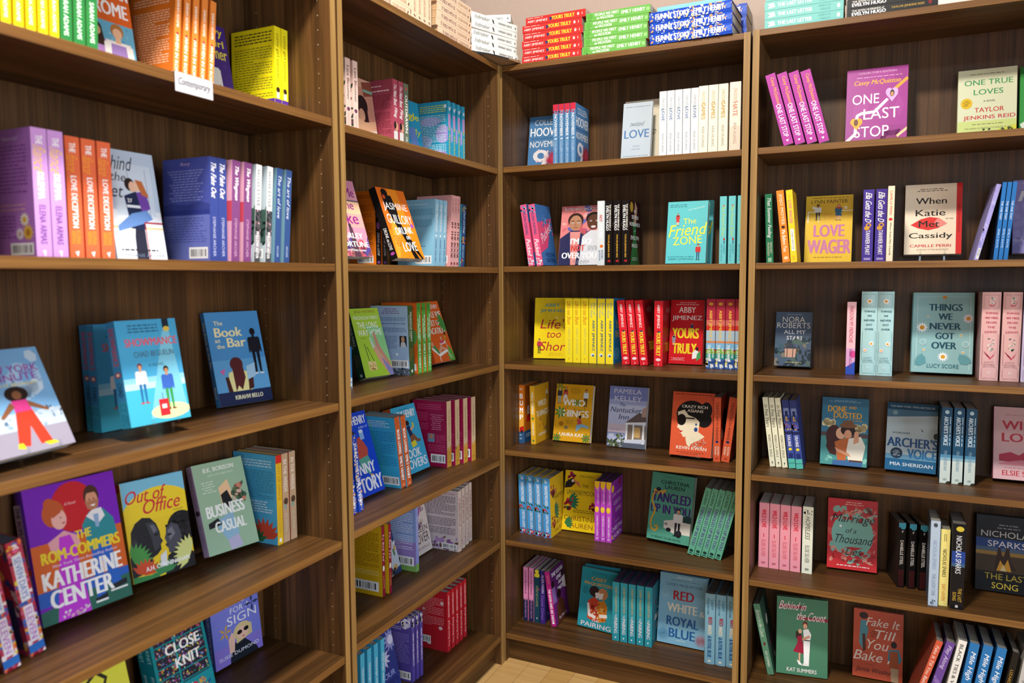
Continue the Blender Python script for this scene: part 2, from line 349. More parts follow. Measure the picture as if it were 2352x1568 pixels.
DES['net_f'] = dict(c='#c2d3e6', F=[('r', 0, .55, 1, 1, '#e8edf3'), ('r', .12, .12, .9, .6, '#d3e0ee'), t('Behind', .22, .12, .62, .13, '#1d2433', sh=.3), t('the', .24, .25, .3, .08, '#1d2433', sh=.3), t('Net', .08, .38, .44, .12, '#1d2433', sh=.3), ('r', .42, .16, .43, .35, '#8a93ad'), ('r', .78, .16, .79, .6, '#8a93ad'), ('r', 0, .7, 1, .72, '#e5cf9a'), ('p', [(.45, .66), (.62, .64), (.62, 1), (.38, 1), (.4, .8)], '#2b2c3d'), ('p', [(.3, .42), (.55, .37), (.66, .47), (.64, .72), (.36, .72)], '#1f2c4f'), ('r', .33, .5, .62, .525, '#e8eef6'), t('27', .4, .46, .09, .035, '#fff', b=.03), ('p', [(.55, .38), (.74, .36), (.8, .52), (.62, .58)], '#7448a8'), ('p', [(.4, .58), (.72, .54), (.82, .62), (.6, .67), (.1, .75), (.1, .7)], '#6b93cf'), ('e', .44, .31, .1, .06, '#2a211f'), ('e', .49, .33, .07, .05, '#eebfa2'), ('e', .58, .32, .07, .05, '#f0c6a8'), ('p', [(.56, .26), (.7, .27), (.8, .42), (.66, .4)], '#c6713f'), ('r', .63, .66, .65, 1, '#b02a3a'), ('r', .63, .65, 1, .665, '#b02a3a'), ('l', .1, .9, .85, .935, 1, '#2a2c38'), t('STEPHANIE ARCHER', .5, .965, .9, .03, '#6b7a92')])
DES['takeout'] = dict(c='#3d4b96', s='#3a4a92', b='#4d57a8', bt='#c3c8ea', S=[t('The Fake Out', .22, .5, .34, .6, '#fff', sh=.3, b=.015), t('STEPHANIE ARCHER', .76, .5, .38, .32, '#c9cdea')],
  B=[t('Rory', .5, .06, .2, .04, '#d9b7d8', sh=.3), ('l', .06, .11, .94, .42, 12, '#8d95d0', 3, 1), ('r', 0, .45, 1, .55, '#333d8a'), ('p', [(0, .45), (.2, .43), (.5, .455), (.8, .42), (1, .45), (1, .5), (0, .5)], '#3d468f'), ('r', 0, .55, 1, 1, '#6b75bd'), ('l', .06, .57, .94, .82, 10, '#49529e', 4, 1), ('bc', .55, .86, .95, .97)])
DES['wingman'] = dict(c='#8a4f8c', s='#80487f', b='#e3a6bd', S=[t('The Wingman', .22, .5, .34, .6, '#fff', sh=.3, b=.015), t('STEPHANIE ARCHER', .76, .5, .38, .32, '#d9a9c9')], B=[('r', 0, .4, 1, .6, '#c9485c'), ('l', .08, .08, .92, .38, 10, '#a8607c', 3, 1)])
DES['secret'] = dict(c='#e6e9ec', s='#f2f1f2', b='#b7c5cb', e='#c7c9c6', S=[('r', .46, 0, 1, 1, '#4b4d52'), ('s', .45, 0, .7, 1, 24, .018, ['#23262b', '#6b5a5e', '#e2aebb', '#15171a']), ('r', .72, 0, .9, 1, '#9b979c'), t('secret LOVE', .24, .5, .38, .55, '#3a3f4b'), t('WILLOW ASTER', .82, .5, .28, .5, '#fff', b=.02)], B=[('r', 0, .45, 1, .8, '#3f5a52'), ('s', 0, .4, 1, .85, 60, .05, ['#2d443d', '#56766a', '#1f2f2b']), ('bc', .55, .86, .95, .96)])
DES['artof'] = dict(c='#34508a', s='#38548c', b='#6f97a8', S=[t('The art of love', .3, .5, .46, .55, '#e6edf5', sh=.3), t('ARCHER', .88, .5, .12, .35, '#b9cbe2')], B=[('l', .08, .08, .92, .7, 20, '#4a6a80', 3)])
DES['minute'] = dict(c='#7fb4e2', s='#6a9ed0', F=[('r', 0, .62, 1, .78, '#b9c9d8'), ('s', 0, .6, 1, .78, 40, .035, ['#55708f', '#8fa9c4', '#3f5878', '#d8dde2'], {'sides': 4}), ('r', 0, .78, 1, 1, '#9d97a8'), ('s', 0, .05, 1, .45, 10, .12, ['#a9cdec', '#c6ddf1']), t('my', .3, .1, .22, .07, '#8d3f9c', sh=.3, b=.01), t('NEW YORK', .52, .2, .78, .075, '#9a3f9f', b=.02), t('MINUTE', .55, .28, .62, .07, '#9a3f9f', b=.02), t('KATE BROMLEY', .55, .35, .55, .028, '#e9d27a', b=.02), ('e', .5, .44, .15, .075, '#2a1d1a'), ('e', .5, .45, .06, .04, '#8a5a3c'), ('p', [(.4, .5), (.6, .5), (.62, .62), (.4, .62)], '#d8408c'), ('p', [(.4, .61), (.62, .61), (.72, .93), (.56, .94), (.52, .75), (.42, .94), (.28, .92)], '#e2402c'), ('p', [(.38, .51), (.2, .64), (.23, .66), (.42, .56)], '#8a5a3c'), ('p', [(.6, .51), (.84, .62), (.82, .64), (.6, .57)], '#8a5a3c'), ('p', [(.28, .9), (.34, .9), (.36, .96), (.26, .94)], '#d8d82e'), ('p', [(.6, .93), (.74, .93), (.8, .96), (.66, .965)], '#d8d82e')])
DES['showm'] = dict(c='#4aa9d8', s='#3f8fbf', F=[('r', 0, .55, 1, .66, '#8fd0ea'), ('r', 0, .6, 1, .66, '#b7e0ef'), ('r', 0, .66, 1, 1, '#45b5cf'), ('p', [(.74, .12), (.86, .12), (.98, .95), (.34, .95)], '#7cc8e4'), ('l', .16, .04, .7, .13, 3, '#2d5f80', 3, 1), ('r', .76, 0, .87, .09, '#1e2b3a'), ('e', .82, .1, .055, .025, '#e3c354'), t('SHOWMANCE', .54, .215, .86, .075, '#dd5a68', b=.03), t('CHAD BEGUELIN', .55, .33, .66, .055, '#4b6b80', b=.015), t('A NOVEL', .56, .44, .26, .03, '#3b6f8c', b=.015), ('e', .68, .9, .33, .075, '#f3efae'), ('fig', .28, .42, .38, '#e0a584', '#7c3a4a', '#f4f2ee', '#2f6ea6', {'shoe': '#c0504a'}), ('fig', .7, .47, .42, '#c98f6c', '#1f1a1a', '#3b66bd', '#3e9a4e', {'shoe': '#7a3a2a'}), ('r', .5, .78, .66, .94, '#cf2c35'), ('r', .54, .83, .62, .87, '#f0e0e0'), ('r', .57, .72, .58, .78, '#556')], S=[t('SHOWMANCE', .24, .5, .36, .6, '#b8566d', b=.03), ('e', .5, .5, .028, .35, '#b03a44'), ('e', .5, .5, .016, .2, '#f0e0d0'), t('CHAD', .64, .5, .13, .5, '#2a4a66', b=.02), ('r', .75, 0, 1, 1, '#3aa0c0'), ('l', .76, .1, .98, .9, 3, '#2d7f9c', 2)])
DES['bar'] = dict(c='#4e93cc', s='#3a76ad', F=[('r', 0, .52, 1, .86, '#62a6d8'), ('r', 0, .86, 1, 1, '#1f2b52'), t('The', .22, .12, .16, .045, '#f3e9b4', b=.02), t('Book', .38, .22, .5, .1, '#f3e9b4', b=.04), t('at', .16, .31, .1, .035, '#f3e9b4', b=.03), t('the', .2, .37, .14, .045, '#f3e9b4', b=.03), t('Bar', .5, .335, .34, .1, '#f3e9b4', b=.04), ('fig', .83, .2, .5, '#1e1a22', '#17141a', '#1c1b26', '#1a1a22', {'shoe': '#d8e0ea'}), ('p', [(.22, .86), (.25, .66), (.42, .62), (.6, .66), (.64, .86)], '#f0e6a0'), ('e', .42, .57, .12, .075, '#5a2326'), ('p', [(.33, .55), (.52, .55), (.55, .72), (.46, .85), (.4, .8), (.34, .86)], '#5a2326'), ('p', [(.18, .7), (.24, .7), (.28, .86), (.2, .86)], '#4a2420'), ('p', [(.6, .72), (.7, .7), (.68, .84), (.58, .86)], '#4a2420'), ('p', [(.6, .6), (.77, .57), (.74, .72), (.58, .75)], '#a9cfe8'), ('p', [(.1, .63), (.2, .61), (.16, .68)], '#d66aa8'), t('KIRAHVI BELLO', .56, .925, .52, .045, '#f5efc8', b=.03)], S=[t('The Book at the Bar', .35, .5, .5, .5, '#dcd8a8'), t('BELLO', .85, .5, .12, .5, '#dcd8a8')])
DES['eleven'] = dict(c='#c9455a', s='#b8405c', e='#8a93a8', b='#b5405a', S=[('s', 0, 0, 1, 1, 130, .022, ['#c8313f', '#e8b64a', '#3f62b8', '#7e2a86', '#e57a35', '#f0e6ea', '#d8d14a', '#e06a9a', '#2f6fc4', '#8a1f2e']), ('r', .9, 0, .97, 1, '#2f6fc4'), ('r', .12, .2, .52, .8, '#e6ebf8'), ('r', .56, .2, .88, .8, '#e9e6f4'), t('SEVEN DAYS', .32, .5, .35, .42, '#6f8fd0', b=.03), t('ELEVEN', .72, .5, .27, .42, '#c07fd0', b=.03)], B=[('s', 0, 0, 1, 1, 110, .08, ['#7e1f2e', '#c8313f', '#e8b64a', '#2f4f9a', '#6a2a7e', '#d8d2d8']), ('r', .1, .5, .9, .95, '#34406a')])
DES['romcom'] = dict(c='#7a1fc0', s='#5b2a9a', e='#cfcac0', F=[('r', 0, .42, 1, .78, '#d8662a'), ('r', 0, .76, 1, .87, '#2c62c4'), ('p', [(0, .9), (.5, .85), (1, .82), (1, 1), (0, 1)], '#2f6a5c'), ('e', .5, .2, .24, .19, '#c8202c', 30), t('A Novel', .47, .17, .12, .022, '#f0c8c8', sh=.2), ('p', [(.18, .42), (.36, .36), (.5, .42), (.52, .5), (.34, .54), (.2, .5)], '#e8a8b4'), ('p', [(.3, .4), (.42, .4), (.46, .5), (.5, .82), (.52, 1), (.16, 1), (.26, .6)], '#c43ad8'), ('e', .28, .22, .12, .1, '#c25a2c'), ('e', .25, .14, .06, .04, '#c25a2c'), ('e', .33, .27, .08, .075, '#f0b8b0'), ('e', .35, .26, .008, .006, '#4a2420', 8), ('p', [(.35, .3), (.4, .295), (.37, .312)], '#c8303c'), ('p', [(.2, .2), (.38, .17), (.36, .22), (.27, .25)], '#c25a2c'), ('p', [(.56, .36), (.66, .27), (.82, .27), (.92, .36), (.94, .48), (.78, .58), (.6, .55)], '#2d8f9c'), ('p', [(.62, .3), (.7, .26), (.8, .26), (.83, .33), (.74, .38)], '#eceef4'), ('p', [(.7, .3), (.76, .3), (.75, .4), (.71, .4)], '#8fb2dc'), ('e', .71, .15, .085, .08, '#4a2c20'), ('e', .71, .185, .068, .072, '#d89a7c'), ('p', [(.63, .19), (.79, .19), (.77, .25), (.71, .265), (.65, .25)], '#b57a5e'), ('e', .685, .18, .008, .006, '#2a1812', 8), ('e', .735, .18, .008, .006, '#2a1812', 8), ('p', [(.62, .17), (.64, .1), (.78, .1), (.8, .17), (.76, .13), (.66, .13)], '#4a2c20'), ('p', [(.68, .225), (.75, .222), (.72, .238)], '#fff'), ('p', [(.62, .56), (.84, .52), (.9, .86), (.8, .88), (.72, .66), (.7, .92), (.6, .93)], '#2a66c8'), ('p', [(.58, .93), (.72, .91), (.72, .95), (.58, .96)], '#22262e'), ('p', [(.76, .87), (.96, .85), (.96, .89), (.76, .91)], '#22262e'), ('r', .58, .95, .72, .965, '#f2f2f2'), ('r', .76, .905, .96, .918, '#f2f2f2'), t('THE', .56, .42, .17, .065, '#f4dc30', b=.04), t('ROM-COMMERS', .52, .525, .86, .085, '#f4dc30', b=.05), t('New York Times Bestselling Author', .55, .6, .72, .028, '#e9d4ee', sh=.2, b=.01), t('KATHERINE', .5, .69, .86, .125, '#fff', b=.045), t('CENTER', .46, .835, .68, .13, '#fff', b=.045), ('s', .2, .945, .5, .99, 20, .02, ['#e8a8d0', '#f2e0ee'])], S=[('r', .1, .12, .56, .88, '#d9d3ee'), t('THE ROM-COMMERS', .33, .5, .42, .5, '#4a4f9a', b=.03), ('r', .57, 0, .62, 1, '#d8662a'), ('r', .62, .15, .95, .85, '#c9d4ee'), t('KATHERINE CENTER', .78, .5, .3, .4, '#2f5fae', b=.03)])
DES['office'] = dict(c='#f2d22a', s='#eec52c', b='#4fa9d2', F=[('r', 0, 0, 1, .5, '#7cc4e2'), ('e', .55, .42, .62, .32, '#f3d62a', 34), ('r', 0, .42, 1, 1, '#f0d028'), t('Out of', .36, .16, .62, .13, '#d02a38', sh=.3, b=.01), t('Office', .6, .285, .6, .14, '#d02a38', sh=.3, b=.01), t('A Harlequin Novel', .84, .38, .16, .03, '#8a6a1a', rot=0), ('p', [(.04, .62), (.06, .5), (.14, .42), (.26, .38), (.38, .4), (.46, .47), (.5, .56), (.5, .62), (.53, .66), (.49, .69), (.49, .74), (.42, .78), (.34, .8), (.3, .92), (.0, .95), (0, .75)], '#202126'), ('p', [(.3, .44), (.42, .45), (.48, .54), (.49, .63), (.5, .66), (.46, .72), (.38, .74), (.36, .6)], '#3d3e47'), ('p', [(.36, .47), (.43, .48), (.46, .54), (.4, .56)], '#6a6c78'), ('e', .44, .58, .035, .012, '#121216'), ('e', .1, .62, .04, .05, '#33343c'), ('e', .86, .57, .24, .17, '#131418', 26), ('s', .62, .42, 1, .72, 40, .05, ['#131418', '#1c1d22', '#24252b']), ('p', [(.6, .55), (.7, .5), (.8, .54), (.84, .66), (.78, .78), (.66, .82), (.6, .79), (.6, .75), (.56, .71), (.585, .69), (.56, .64), (.59, .6)], '#4b4d58'), ('p', [(.62, .57), (.7, .54), (.74, .62), (.64, .68)], '#747684'), ('e', .645, .615, .035, .012, '#131418'), ('p', [(.56, .7), (.62, .705), (.58, .735)], '#2a2b33'), ('p', [(.58, .82), (.8, .76), (1, .86), (1, 1), (.5, 1)], '#1a1b21'), ('leaf', .05, .8, 9, .3, '#4c9a4a', {'a0': -1.6, 'spread': 2.4}), ('leaf', .95, .86, 10, .3, '#d8dc8a', {'a0': 2.4, 'spread': 2.6}), ('leaf', .2, .95, 8, .26, '#d8502c', {'a0': -2.4, 'spread': 2.4}), ('leaf', .5, .98, 8, .22, '#3f8a54', {'a0': -3, 'spread': 3}), ('p', [(.46, .8), (.56, .76), (.54, .92), (.44, .9)], '#e6e8ea'), ('p', [(0, .94), (.4, .97), (.4, 1), (0, 1)], '#3a8a4a'), t('A.H. CUNNINGHAM', .56, .895, .7, .045, '#fff', b=.03)], S=[t('OUT OF OFFICE', .3, .5, .4, .45, '#c9923a', b=.02), t('CUNNINGHAM', .72, .5, .3, .4, '#d8a640'), ('r', 0, 0, .09, 1, '#d8342c'), ('r', .93, .3, .97, .7, '#fff')], B=[('l', .1, .06, .9, .15, 3, '#cfe6f0', 3), ('l', .08, .18, .94, .5, 14, '#2f7f9e', 4), ('l', .3, .52, .9, .66, 5, '#d9eaf0', 5, 1), ('leaf', .3, .98, 9, .42, '#3c7a48', {'a0': -2.9, 'spread': 2.8}), ('leaf', .7, .95, 9, .4, '#cc4a34', {'a0': -2.9, 'spread': 2.8}), ('leaf', .5, 1.0, 7, .3, '#2f6a44', {'a0': -2.9, 'spread': 2.8})])
DES['casual'] = dict(c='#9cbd9f', s='#b49cbb', F=[t('B.K. BORISON', .5, .08, .6, .05, '#eef4ea', b=.03), t('author of Lovelight Farms', .52, .145, .5, .03, '#e2eee0', sh=.3), ('l', .1, .2, .4, .34, 5, '#cfe0cf', 3, 1), ('p', [(.4, .86), (.62, .82), (.68, .98), (.44, 1)], '#b9b4d6'), ('p', [(.22, .66), (.6, .58), (.66, .84), (.4, .88), (.3, .76)], '#92bcd6'), ('p', [(.42, .3), (.62, .22), (.68, .42), (.52, .5), (.44, .48)], '#f0c89c'), ('p', [(.44, .38), (.58, .34), (.66, .5), (.46, .56)], '#17181c'), ('s', .68, .3, .9, .5, 34, .05, ['#7a4a3a', '#c8826a', '#5f7a52', '#d8b0a0', '#3f5a4a']), ('p', [(.1, .66), (.3, .62), (.36, .7), (.1, .72)], '#1a1c24'), t('BUSINESS', .48, .54, .74, .13, '#f7faf6', b=.04), t('CASUAL', .52, .72, .6, .12, '#f7faf6', b=.04)], S=[t('BUSINESS CASUAL', .28, .5, .4, .5, '#8a7394'), ('e', .52, .5, .03, .4, '#3a3040'), t('B.K. BORISON', .78, .5, .26, .4, '#8a7394')])
DES['weeds'] = dict(c='#c9a987', s='#cbab88', b='#b5423a', S=[t('IN THE WEEDS', .25, .5, .36, .5, '#fff5e8', b=.02), ('e', .54, .5, .04, .35, '#5a4636'), ('e', .6, .6, .03, .2, '#8fb0a8'), t('B.K. BORISON', .78, .5, .2, .35, '#e8d8c0')])
DES['yellowc'] = dict(c='#dde04a', F=[('p', [(.3, .25), (.55, .15), (.7, .25), (.6, .4), (.4, .35)], '#2a2a22'), ('p', [(.35, .26), (.54, .19), (.65, .26), (.57, .36), (.42, .32)], '#dde04a'), ('e', .4, .45, .2, .1, '#7e8a4a'), ('r', .2, .5, .8, .52, '#2a2a22')])
DES['knit'] = dict(c='#138a94', s='#0f7f8a', F=[('r', .05, .04, .95, .72, '#2c2a3c'), ('s', .05, 0.05, .95, 0.14, 80, .02, ['#d8893a', '#c84a6a', '#8a5ac0', '#e0d050', '#d8d0c0', '#3a9a6a', '#5a8ac0', '#2a2436'], {'sides': 4, 'seed': 0}), ('s', .05, 0.16, .95, 0.25, 80, .02, ['#d8893a', '#c84a6a', '#8a5ac0', '#e0d050', '#d8d0c0', '#3a9a6a', '#5a8ac0', '#2a2436'], {'sides': 4, 'seed': 1}), ('s', .05, 0.27, .95, 0.36, 80, .02, ['#d8893a', '#c84a6a', '#8a5ac0', '#e0d050', '#d8d0c0', '#3a9a6a', '#5a8ac0', '#2a2436'], {'sides': 4, 'seed': 2}), ('s', .05, 0.38, .95, 0.47, 80, .02, ['#d8893a', '#c84a6a', '#8a5ac0', '#e0d050', '#d8d0c0', '#3a9a6a', '#5a8ac0', '#2a2436'], {'sides': 4, 'seed': 3}), ('s', .05, 0.49, .95, 0.58, 80, .02, ['#d8893a', '#c84a6a', '#8a5ac0', '#e0d050', '#d8d0c0', '#3a9a6a', '#5a8ac0', '#2a2436'], {'sides': 4, 'seed': 4}), ('s', .05, 0.60, .95, 0.69, 80, .02, ['#d8893a', '#c84a6a', '#8a5ac0', '#e0d050', '#d8d0c0', '#3a9a6a', '#5a8ac0', '#2a2436'], {'sides': 4, 'seed': 5}), ('r', .05, 0.145, .95, 0.159, '#128a92'), ('r', .05, 0.255, .95, 0.269, '#128a92'), ('r', .05, 0.365, .95, 0.379, '#128a92'), ('r', .05, 0.475, .95, 0.489, '#128a92'), ('r', .05, 0.585, .95, 0.599, '#128a92'), ('r', .05, 0.695, .95, 0.709, '#128a92'), ('r', .4, .04, .43, .72, '#139aa2'), ('r', 0, .72, 1, 1, '#1c9aa6'), ('s', .15, .78, .9, .98, 40, .05, ['#e8e0d8', '#c83a4a', '#2a5a9a', '#e8b04a']), t('CLOSE', .55, .34, .64, .1, '#fff', b=.04), t('KNIT', .6, .5, .46, .1, '#fff', b=.04)], S=[t('CLOSE KNIT', .22, .5, .36, .5, '#8fdce0', b=.02), t('JENNY COLGAN', .7, .5, .36, .4, '#bfe8ea')])
DES['sign'] = dict(c='#7780dc', s='#4a66b4', F=[('r', 0, .7, 1, 1, '#8a7ad8'), t('LOOKING', .4, .06, .6, .1, '#e8ecfa', b=-.005), t('FOR A', .6, .19, .42, .09, '#e8ecfa', b=-.005), t('SIGN', .62, .34, .62, .14, '#eef0fb', b=-.005), ('leaf', .85, .2, 4, .16, '#33406a'), ('leaf', .25, .48, 5, .14, '#c9a24a'), ('p', [(.3, .95), (.36, .72), (.62, .7), (.86, .92), (.9, 1), (.3, 1)], '#1d2430'), ('p', [(.3, .62), (.38, .52), (.44, .6), (.4, .84), (.3, .84)], '#e9bfae'), ('e', .6, .57, .19, .14, '#d8c592'), ('p', [(.44, .55), (.8, .5), (.8, .68), (.46, .74)], '#d8c592'), ('e', .6, .6, .12, .1, '#ecc4b0'), ('e', .54, .58, .055, .035, '#15161c'), ('e', .68, .565, .055, .035, '#15161c'), ('e', .61, .665, .03, .01, '#c85a5a'), t('SUSIE DUMOND', .5, .87, .84, .055, '#eceefa')], S=[('l', .1, .2, .9, .8, 1, '#8fa6e0', 2)])
DES['bloomer'] = dict(c='#edc6bb', s='#f0cdc0', b='#e7c3b5', S=[t('Late Bloomer', .3, .45, .42, .5, '#3a2a2c', b=.01), ('e', .62, .5, .025, .3, '#6a3a58'), t('MAZEY EDDINGS', .82, .5, .3, .3, '#c9a294')], B=[('s', .3, .3, 1, 1, 80, .07, ['#5a2438', '#7e3a52', '#2c2a2e', '#9c6a72', '#3f4a3c'])])
DES['tan_f'] = dict(c='#c98f78', F=[('r', 0, 0, 1, .12, '#d9a68c'), ('p', [(.5, .05), (1, .0), (1, .2), (.55, .25)], '#8a4a3a'), ('r', .55, .14, 1, .18, '#7fae96'), ('e', .42, .38, .26, .14, '#2a1c1c'), ('p', [(.3, .4), (.62, .3), (.66, .6), (.3, .62)], '#2a1c1c'), ('e', .36, .52, .14, .09, '#e0a886'), ('p', [(0, .55), (.5, .62), (1, .56), (1, .72), (.3, .85), (0, .8)], '#e3b089'), ('p', [(0, .8), (.5, .74), (1, .7), (1, 1), (0, 1)], '#e9dccb')])
DES['fling'] = dict(c='#a8485a', s='#b04d60', b='#a24556', S=[t('The', .1, .5, .07, .5, '#fff', sh=.2), t('Next', .2, .5, .09, .6, '#fff', sh=.2, b=.01), t('Best', .31, .5, .09, .6, '#fff', sh=.2, b=.01), t('Fling', .45, .5, .13, .7, '#fff', sh=.2, b=.01), ('e', .64, .35, .06, .35, '#d9a283'), ('e', .62, .62, .05, .25, '#2a1c1c'), ('r', .7, .1, .83, .9, '#e6e2dc'), ('r', .83, .2, .97, .8, '#4a5878')], B=[('l', .08, .07, .7, .1, 1, '#f0d8d8', 2), ('l', .08, .13, .9, .17, 1, '#f0d8d8', 3), ('l', .08, .2, .95, .4, 10, '#6e2535', 3), ('l', .08, .44, .95, .74, 15, '#6e2535', 5), ('l', .08, .8, .95, .95, 7, '#6e2535', 6)])
DES['outdrawn'] = dict(c='#6b7560', s='#6f7a63', S=[('e', .07, .5, .02, .25, '#c85a4a'), t('OUTDRAWN', .42, .5, .52, .55, '#f4f4ee', b=.05), t('DEANNA', .85, .5, .22, .45, '#e6e8de', b=.03)])
DES['hater'] = dict(c='#2f9fc4', F=[('e', .2, .1, .2, .06, '#d8c23a'), t('Single', .5, .26, .9, .14, '#eede2c', b=.05), t('My My', .5, .5, .9, .14, '#eede2c', sh=.3), t('Sister', .5, .76, .9, .15, '#eede2c', b=.05), ('p', [(.4, .45), (.7, .42), (.8, .7), (.5, .7)], '#6f8fd0')])
DES['absolute'] = dict(c='#35a5c8', s='#3aa9cc', b='#2f9cc0', S=[t('My Absolute', .6, .5, .5, .7, '#e6dc3a', sh=.2, b=.02), ('e', .12, .4, .03, .3, '#dfeef4'), ('r', .2, .1, .4, .9, '#c49ad0')], B=[('e', .5, .3, .3, .07, '#9f92cc', 24), ('e', .85, .5, .2, .14, '#a896d2', 24), ('e', .3, .6, .25, .09, '#93a0d0', 24), ('e', .7, .82, .28, .08, '#9f92cc', 24), ('l', .2, .05, .95, .17, 4, '#e8de3c', 2), ('l', .2, .2, .95, .95, 30, '#d2ecf4', 3), ('e', .93, .08, .04, .03, '#e8f2f6')])
DES['lake'] = dict(c='#e8a6b4', F=[('r', 0, 0, 1, .14, '#d890ac'), ('r', 0, .26, 1, .29, '#6a5a72'), ('r', 0, .28, 1, .44, '#f3c6a0'), ('r', 0, .44, 1, .62, '#efa9a2'), ('r', 0, .62, 1, .78, '#e596b0'), ('r', 0, .8, 1, .86, '#d2606a'), ('r', 0, .86, 1, .93, '#7a5aa0'), ('r', 0, .93, 1, 1, '#b0506a'), ('s', 0, .78, 1, 1, 20, .12, ['#c85a6a', '#5a4a92', '#e08a8a']), ('p', [(.5, .62), (.6, .62), (.66, 1), (.46, 1)], '#5a3a4a'), ('e', .54, .6, .04, .03, '#3a2c44'), t('Meet Me', .5, .16, .84, .12, '#9a2a8c', b=.03), t('at the', .5, .33, .62, .11, '#9a2a8c', b=.03), t('Lake', .5, .5, .7, .15, '#9a2a8c', b=.03), t('CARLEY', .5, .73, .7, .07, '#fff', b=.04), t('FORTUNE', .55, .84, .84, .07, '#fff', b=.04), t('Author of Every Summer', .5, .92, .7, .04, '#fff', sh=.3, b=.01)])
DES['drunk'] = dict(c='#f08326', s='#0d0a0a', b='#ee7c1c', S=[t('JASMINE', .26, .32, .17, .3, '#fff', b=.03), t('GUILLORY', .26, .68, .18, .3, '#fff', b=.03), ('e', .46, .5, .05, .35, '#b56ac0'), t('DRUNK on LOVE', .71, .5, .3, .45, '#fff', sh=.15, b=.02), ('e', .95, .5, .02, .3, '#8a4a9a'), t('A NOVEL', .1, .5, .06, .35, '#b0682a')], B=[('l', .5, .05, .95, .1, 2, '#b0500a', 2), ('l', .1, .18, .93, .35, 9, '#a84c08', 2), ('l', .1, .42, .93, .72, 14, '#a84c08', 3), ('bc', .5, .86, .93, .96)])
DES['drunk_f'] = dict(c='#f3901e', s='#181414', F=[('p', [(0, 0), (.4, 0), (.1, .6), (0, .6)], '#e8701c'), ('p', [(.7, 0), (1, 0), (1, .5), (.8, .5)], '#ea741c'), ('p', [(.2, .45), (.5, .5), (.1, 1), (0, 1)], '#f7a83a'), ('e', .25, .07, .11, .06, '#120f10'), ('p', [(.12, .1), (.45, .1), (.52, .28), (.5, .5), (.58, .6), (.62, .8), (.8, 1), (.62, 1), (.46, .7), (.3, .5), (.16, .3)], '#120f10'), ('p', [(.5, .6), (.7, .72), (.95, 1), (.88, 1), (.6, .8)], '#120f10'), ('e', .2, .13, .05, .03, '#d8502a'), t('JASMINE', .5, .27, .84, .13, '#fff', b=.0), t('GUILLORY', .52, .44, .88, .13, '#fff', b=.0), t('DRUNK', .55, .6, .62, .1, '#fff', rot=-5, b=.02), t('on', .62, .7, .14, .05, '#fff', b=.02), t('LOVE', .58, .83, .5, .13, '#fff', rot=-4, b=.02), ('l', .1, .68, .34, .84, 6, '#b0601a', 3, 1), ('e', .9, .52, .06, .03, '#a85ac0')], S=[t('DRUNK on LOVE', .72, .5, .3, .45, '#d8d4d0', sh=.15, b=.02), ('e', .92, .5, .02, .3, '#b04aa0')])
DES['proposal'] = dict(c='#8fc3dd', s='#95c8e0', b='#8ac0da', S=[t('THE PROPOSAL', .28, .45, .42, .5, '#eaf5fa', sh=.2, b=.02), ('e', .54, .5, .015, .2, '#fff'), t('JASMINE GUILLORY', .76, .5, .34, .4, '#2f6a94', b=.02)], B=[('l', .1, .06, .8, .09, 1, '#cfe6f2', 2), ('l', .08, .14, .94, .24, 5, '#4f8fb2', 2), ('l', .08, .3, .94, .42, 6, '#4f8fb2', 3), ('e', .5, .53, .03, .02, '#b05a8a'), ('l', .1, .68, .8, .72, 1, '#4f8fb2', 3), ('bc', .5, .84, .95, .96)])
DES['bythe'] = dict(c='#e5a6a4', s='#eaaeac', b='#e2a19f', S=[t('GUILLORY', .14, .5, .2, .5, '#9a4a4c', b=.01), t('BY THE BOOK', .63, .5, .5, .65, '#3a1a22', sh=.2, b=.05), ('e', .95, .5, .02, .3, '#9a4a4c')])
DES['catchk'] = dict(c='#2a4f80', s='#2f5488', b='#4fa8bc', S=[t('Catch and Keep', .28, .45, .36, .6, '#eef2f6', sh=.3), ('s', .02, 0, .12, 1, 6, .02, ['#e8c84a', '#d8d05a']), ('s', .5, 0, .62, 1, 8, .025, ['#e8b04a', '#d85a3a']), ('s', .85, .5, .98, 1, 5, .02, ['#d83a3a', '#e8c84a']), t('ERIN HAHN', .75, .5, .2, .4, '#b9cfdf')])
DES['navyb'] = dict(c='#2f8fd0', s='#2a8ad0', U=[('r', 0, .75, 1, 1, '#d8ecf6'), ('s', 0, .7, 1, 1, 6, .2, ['#2a8ad0', '#fff'])])
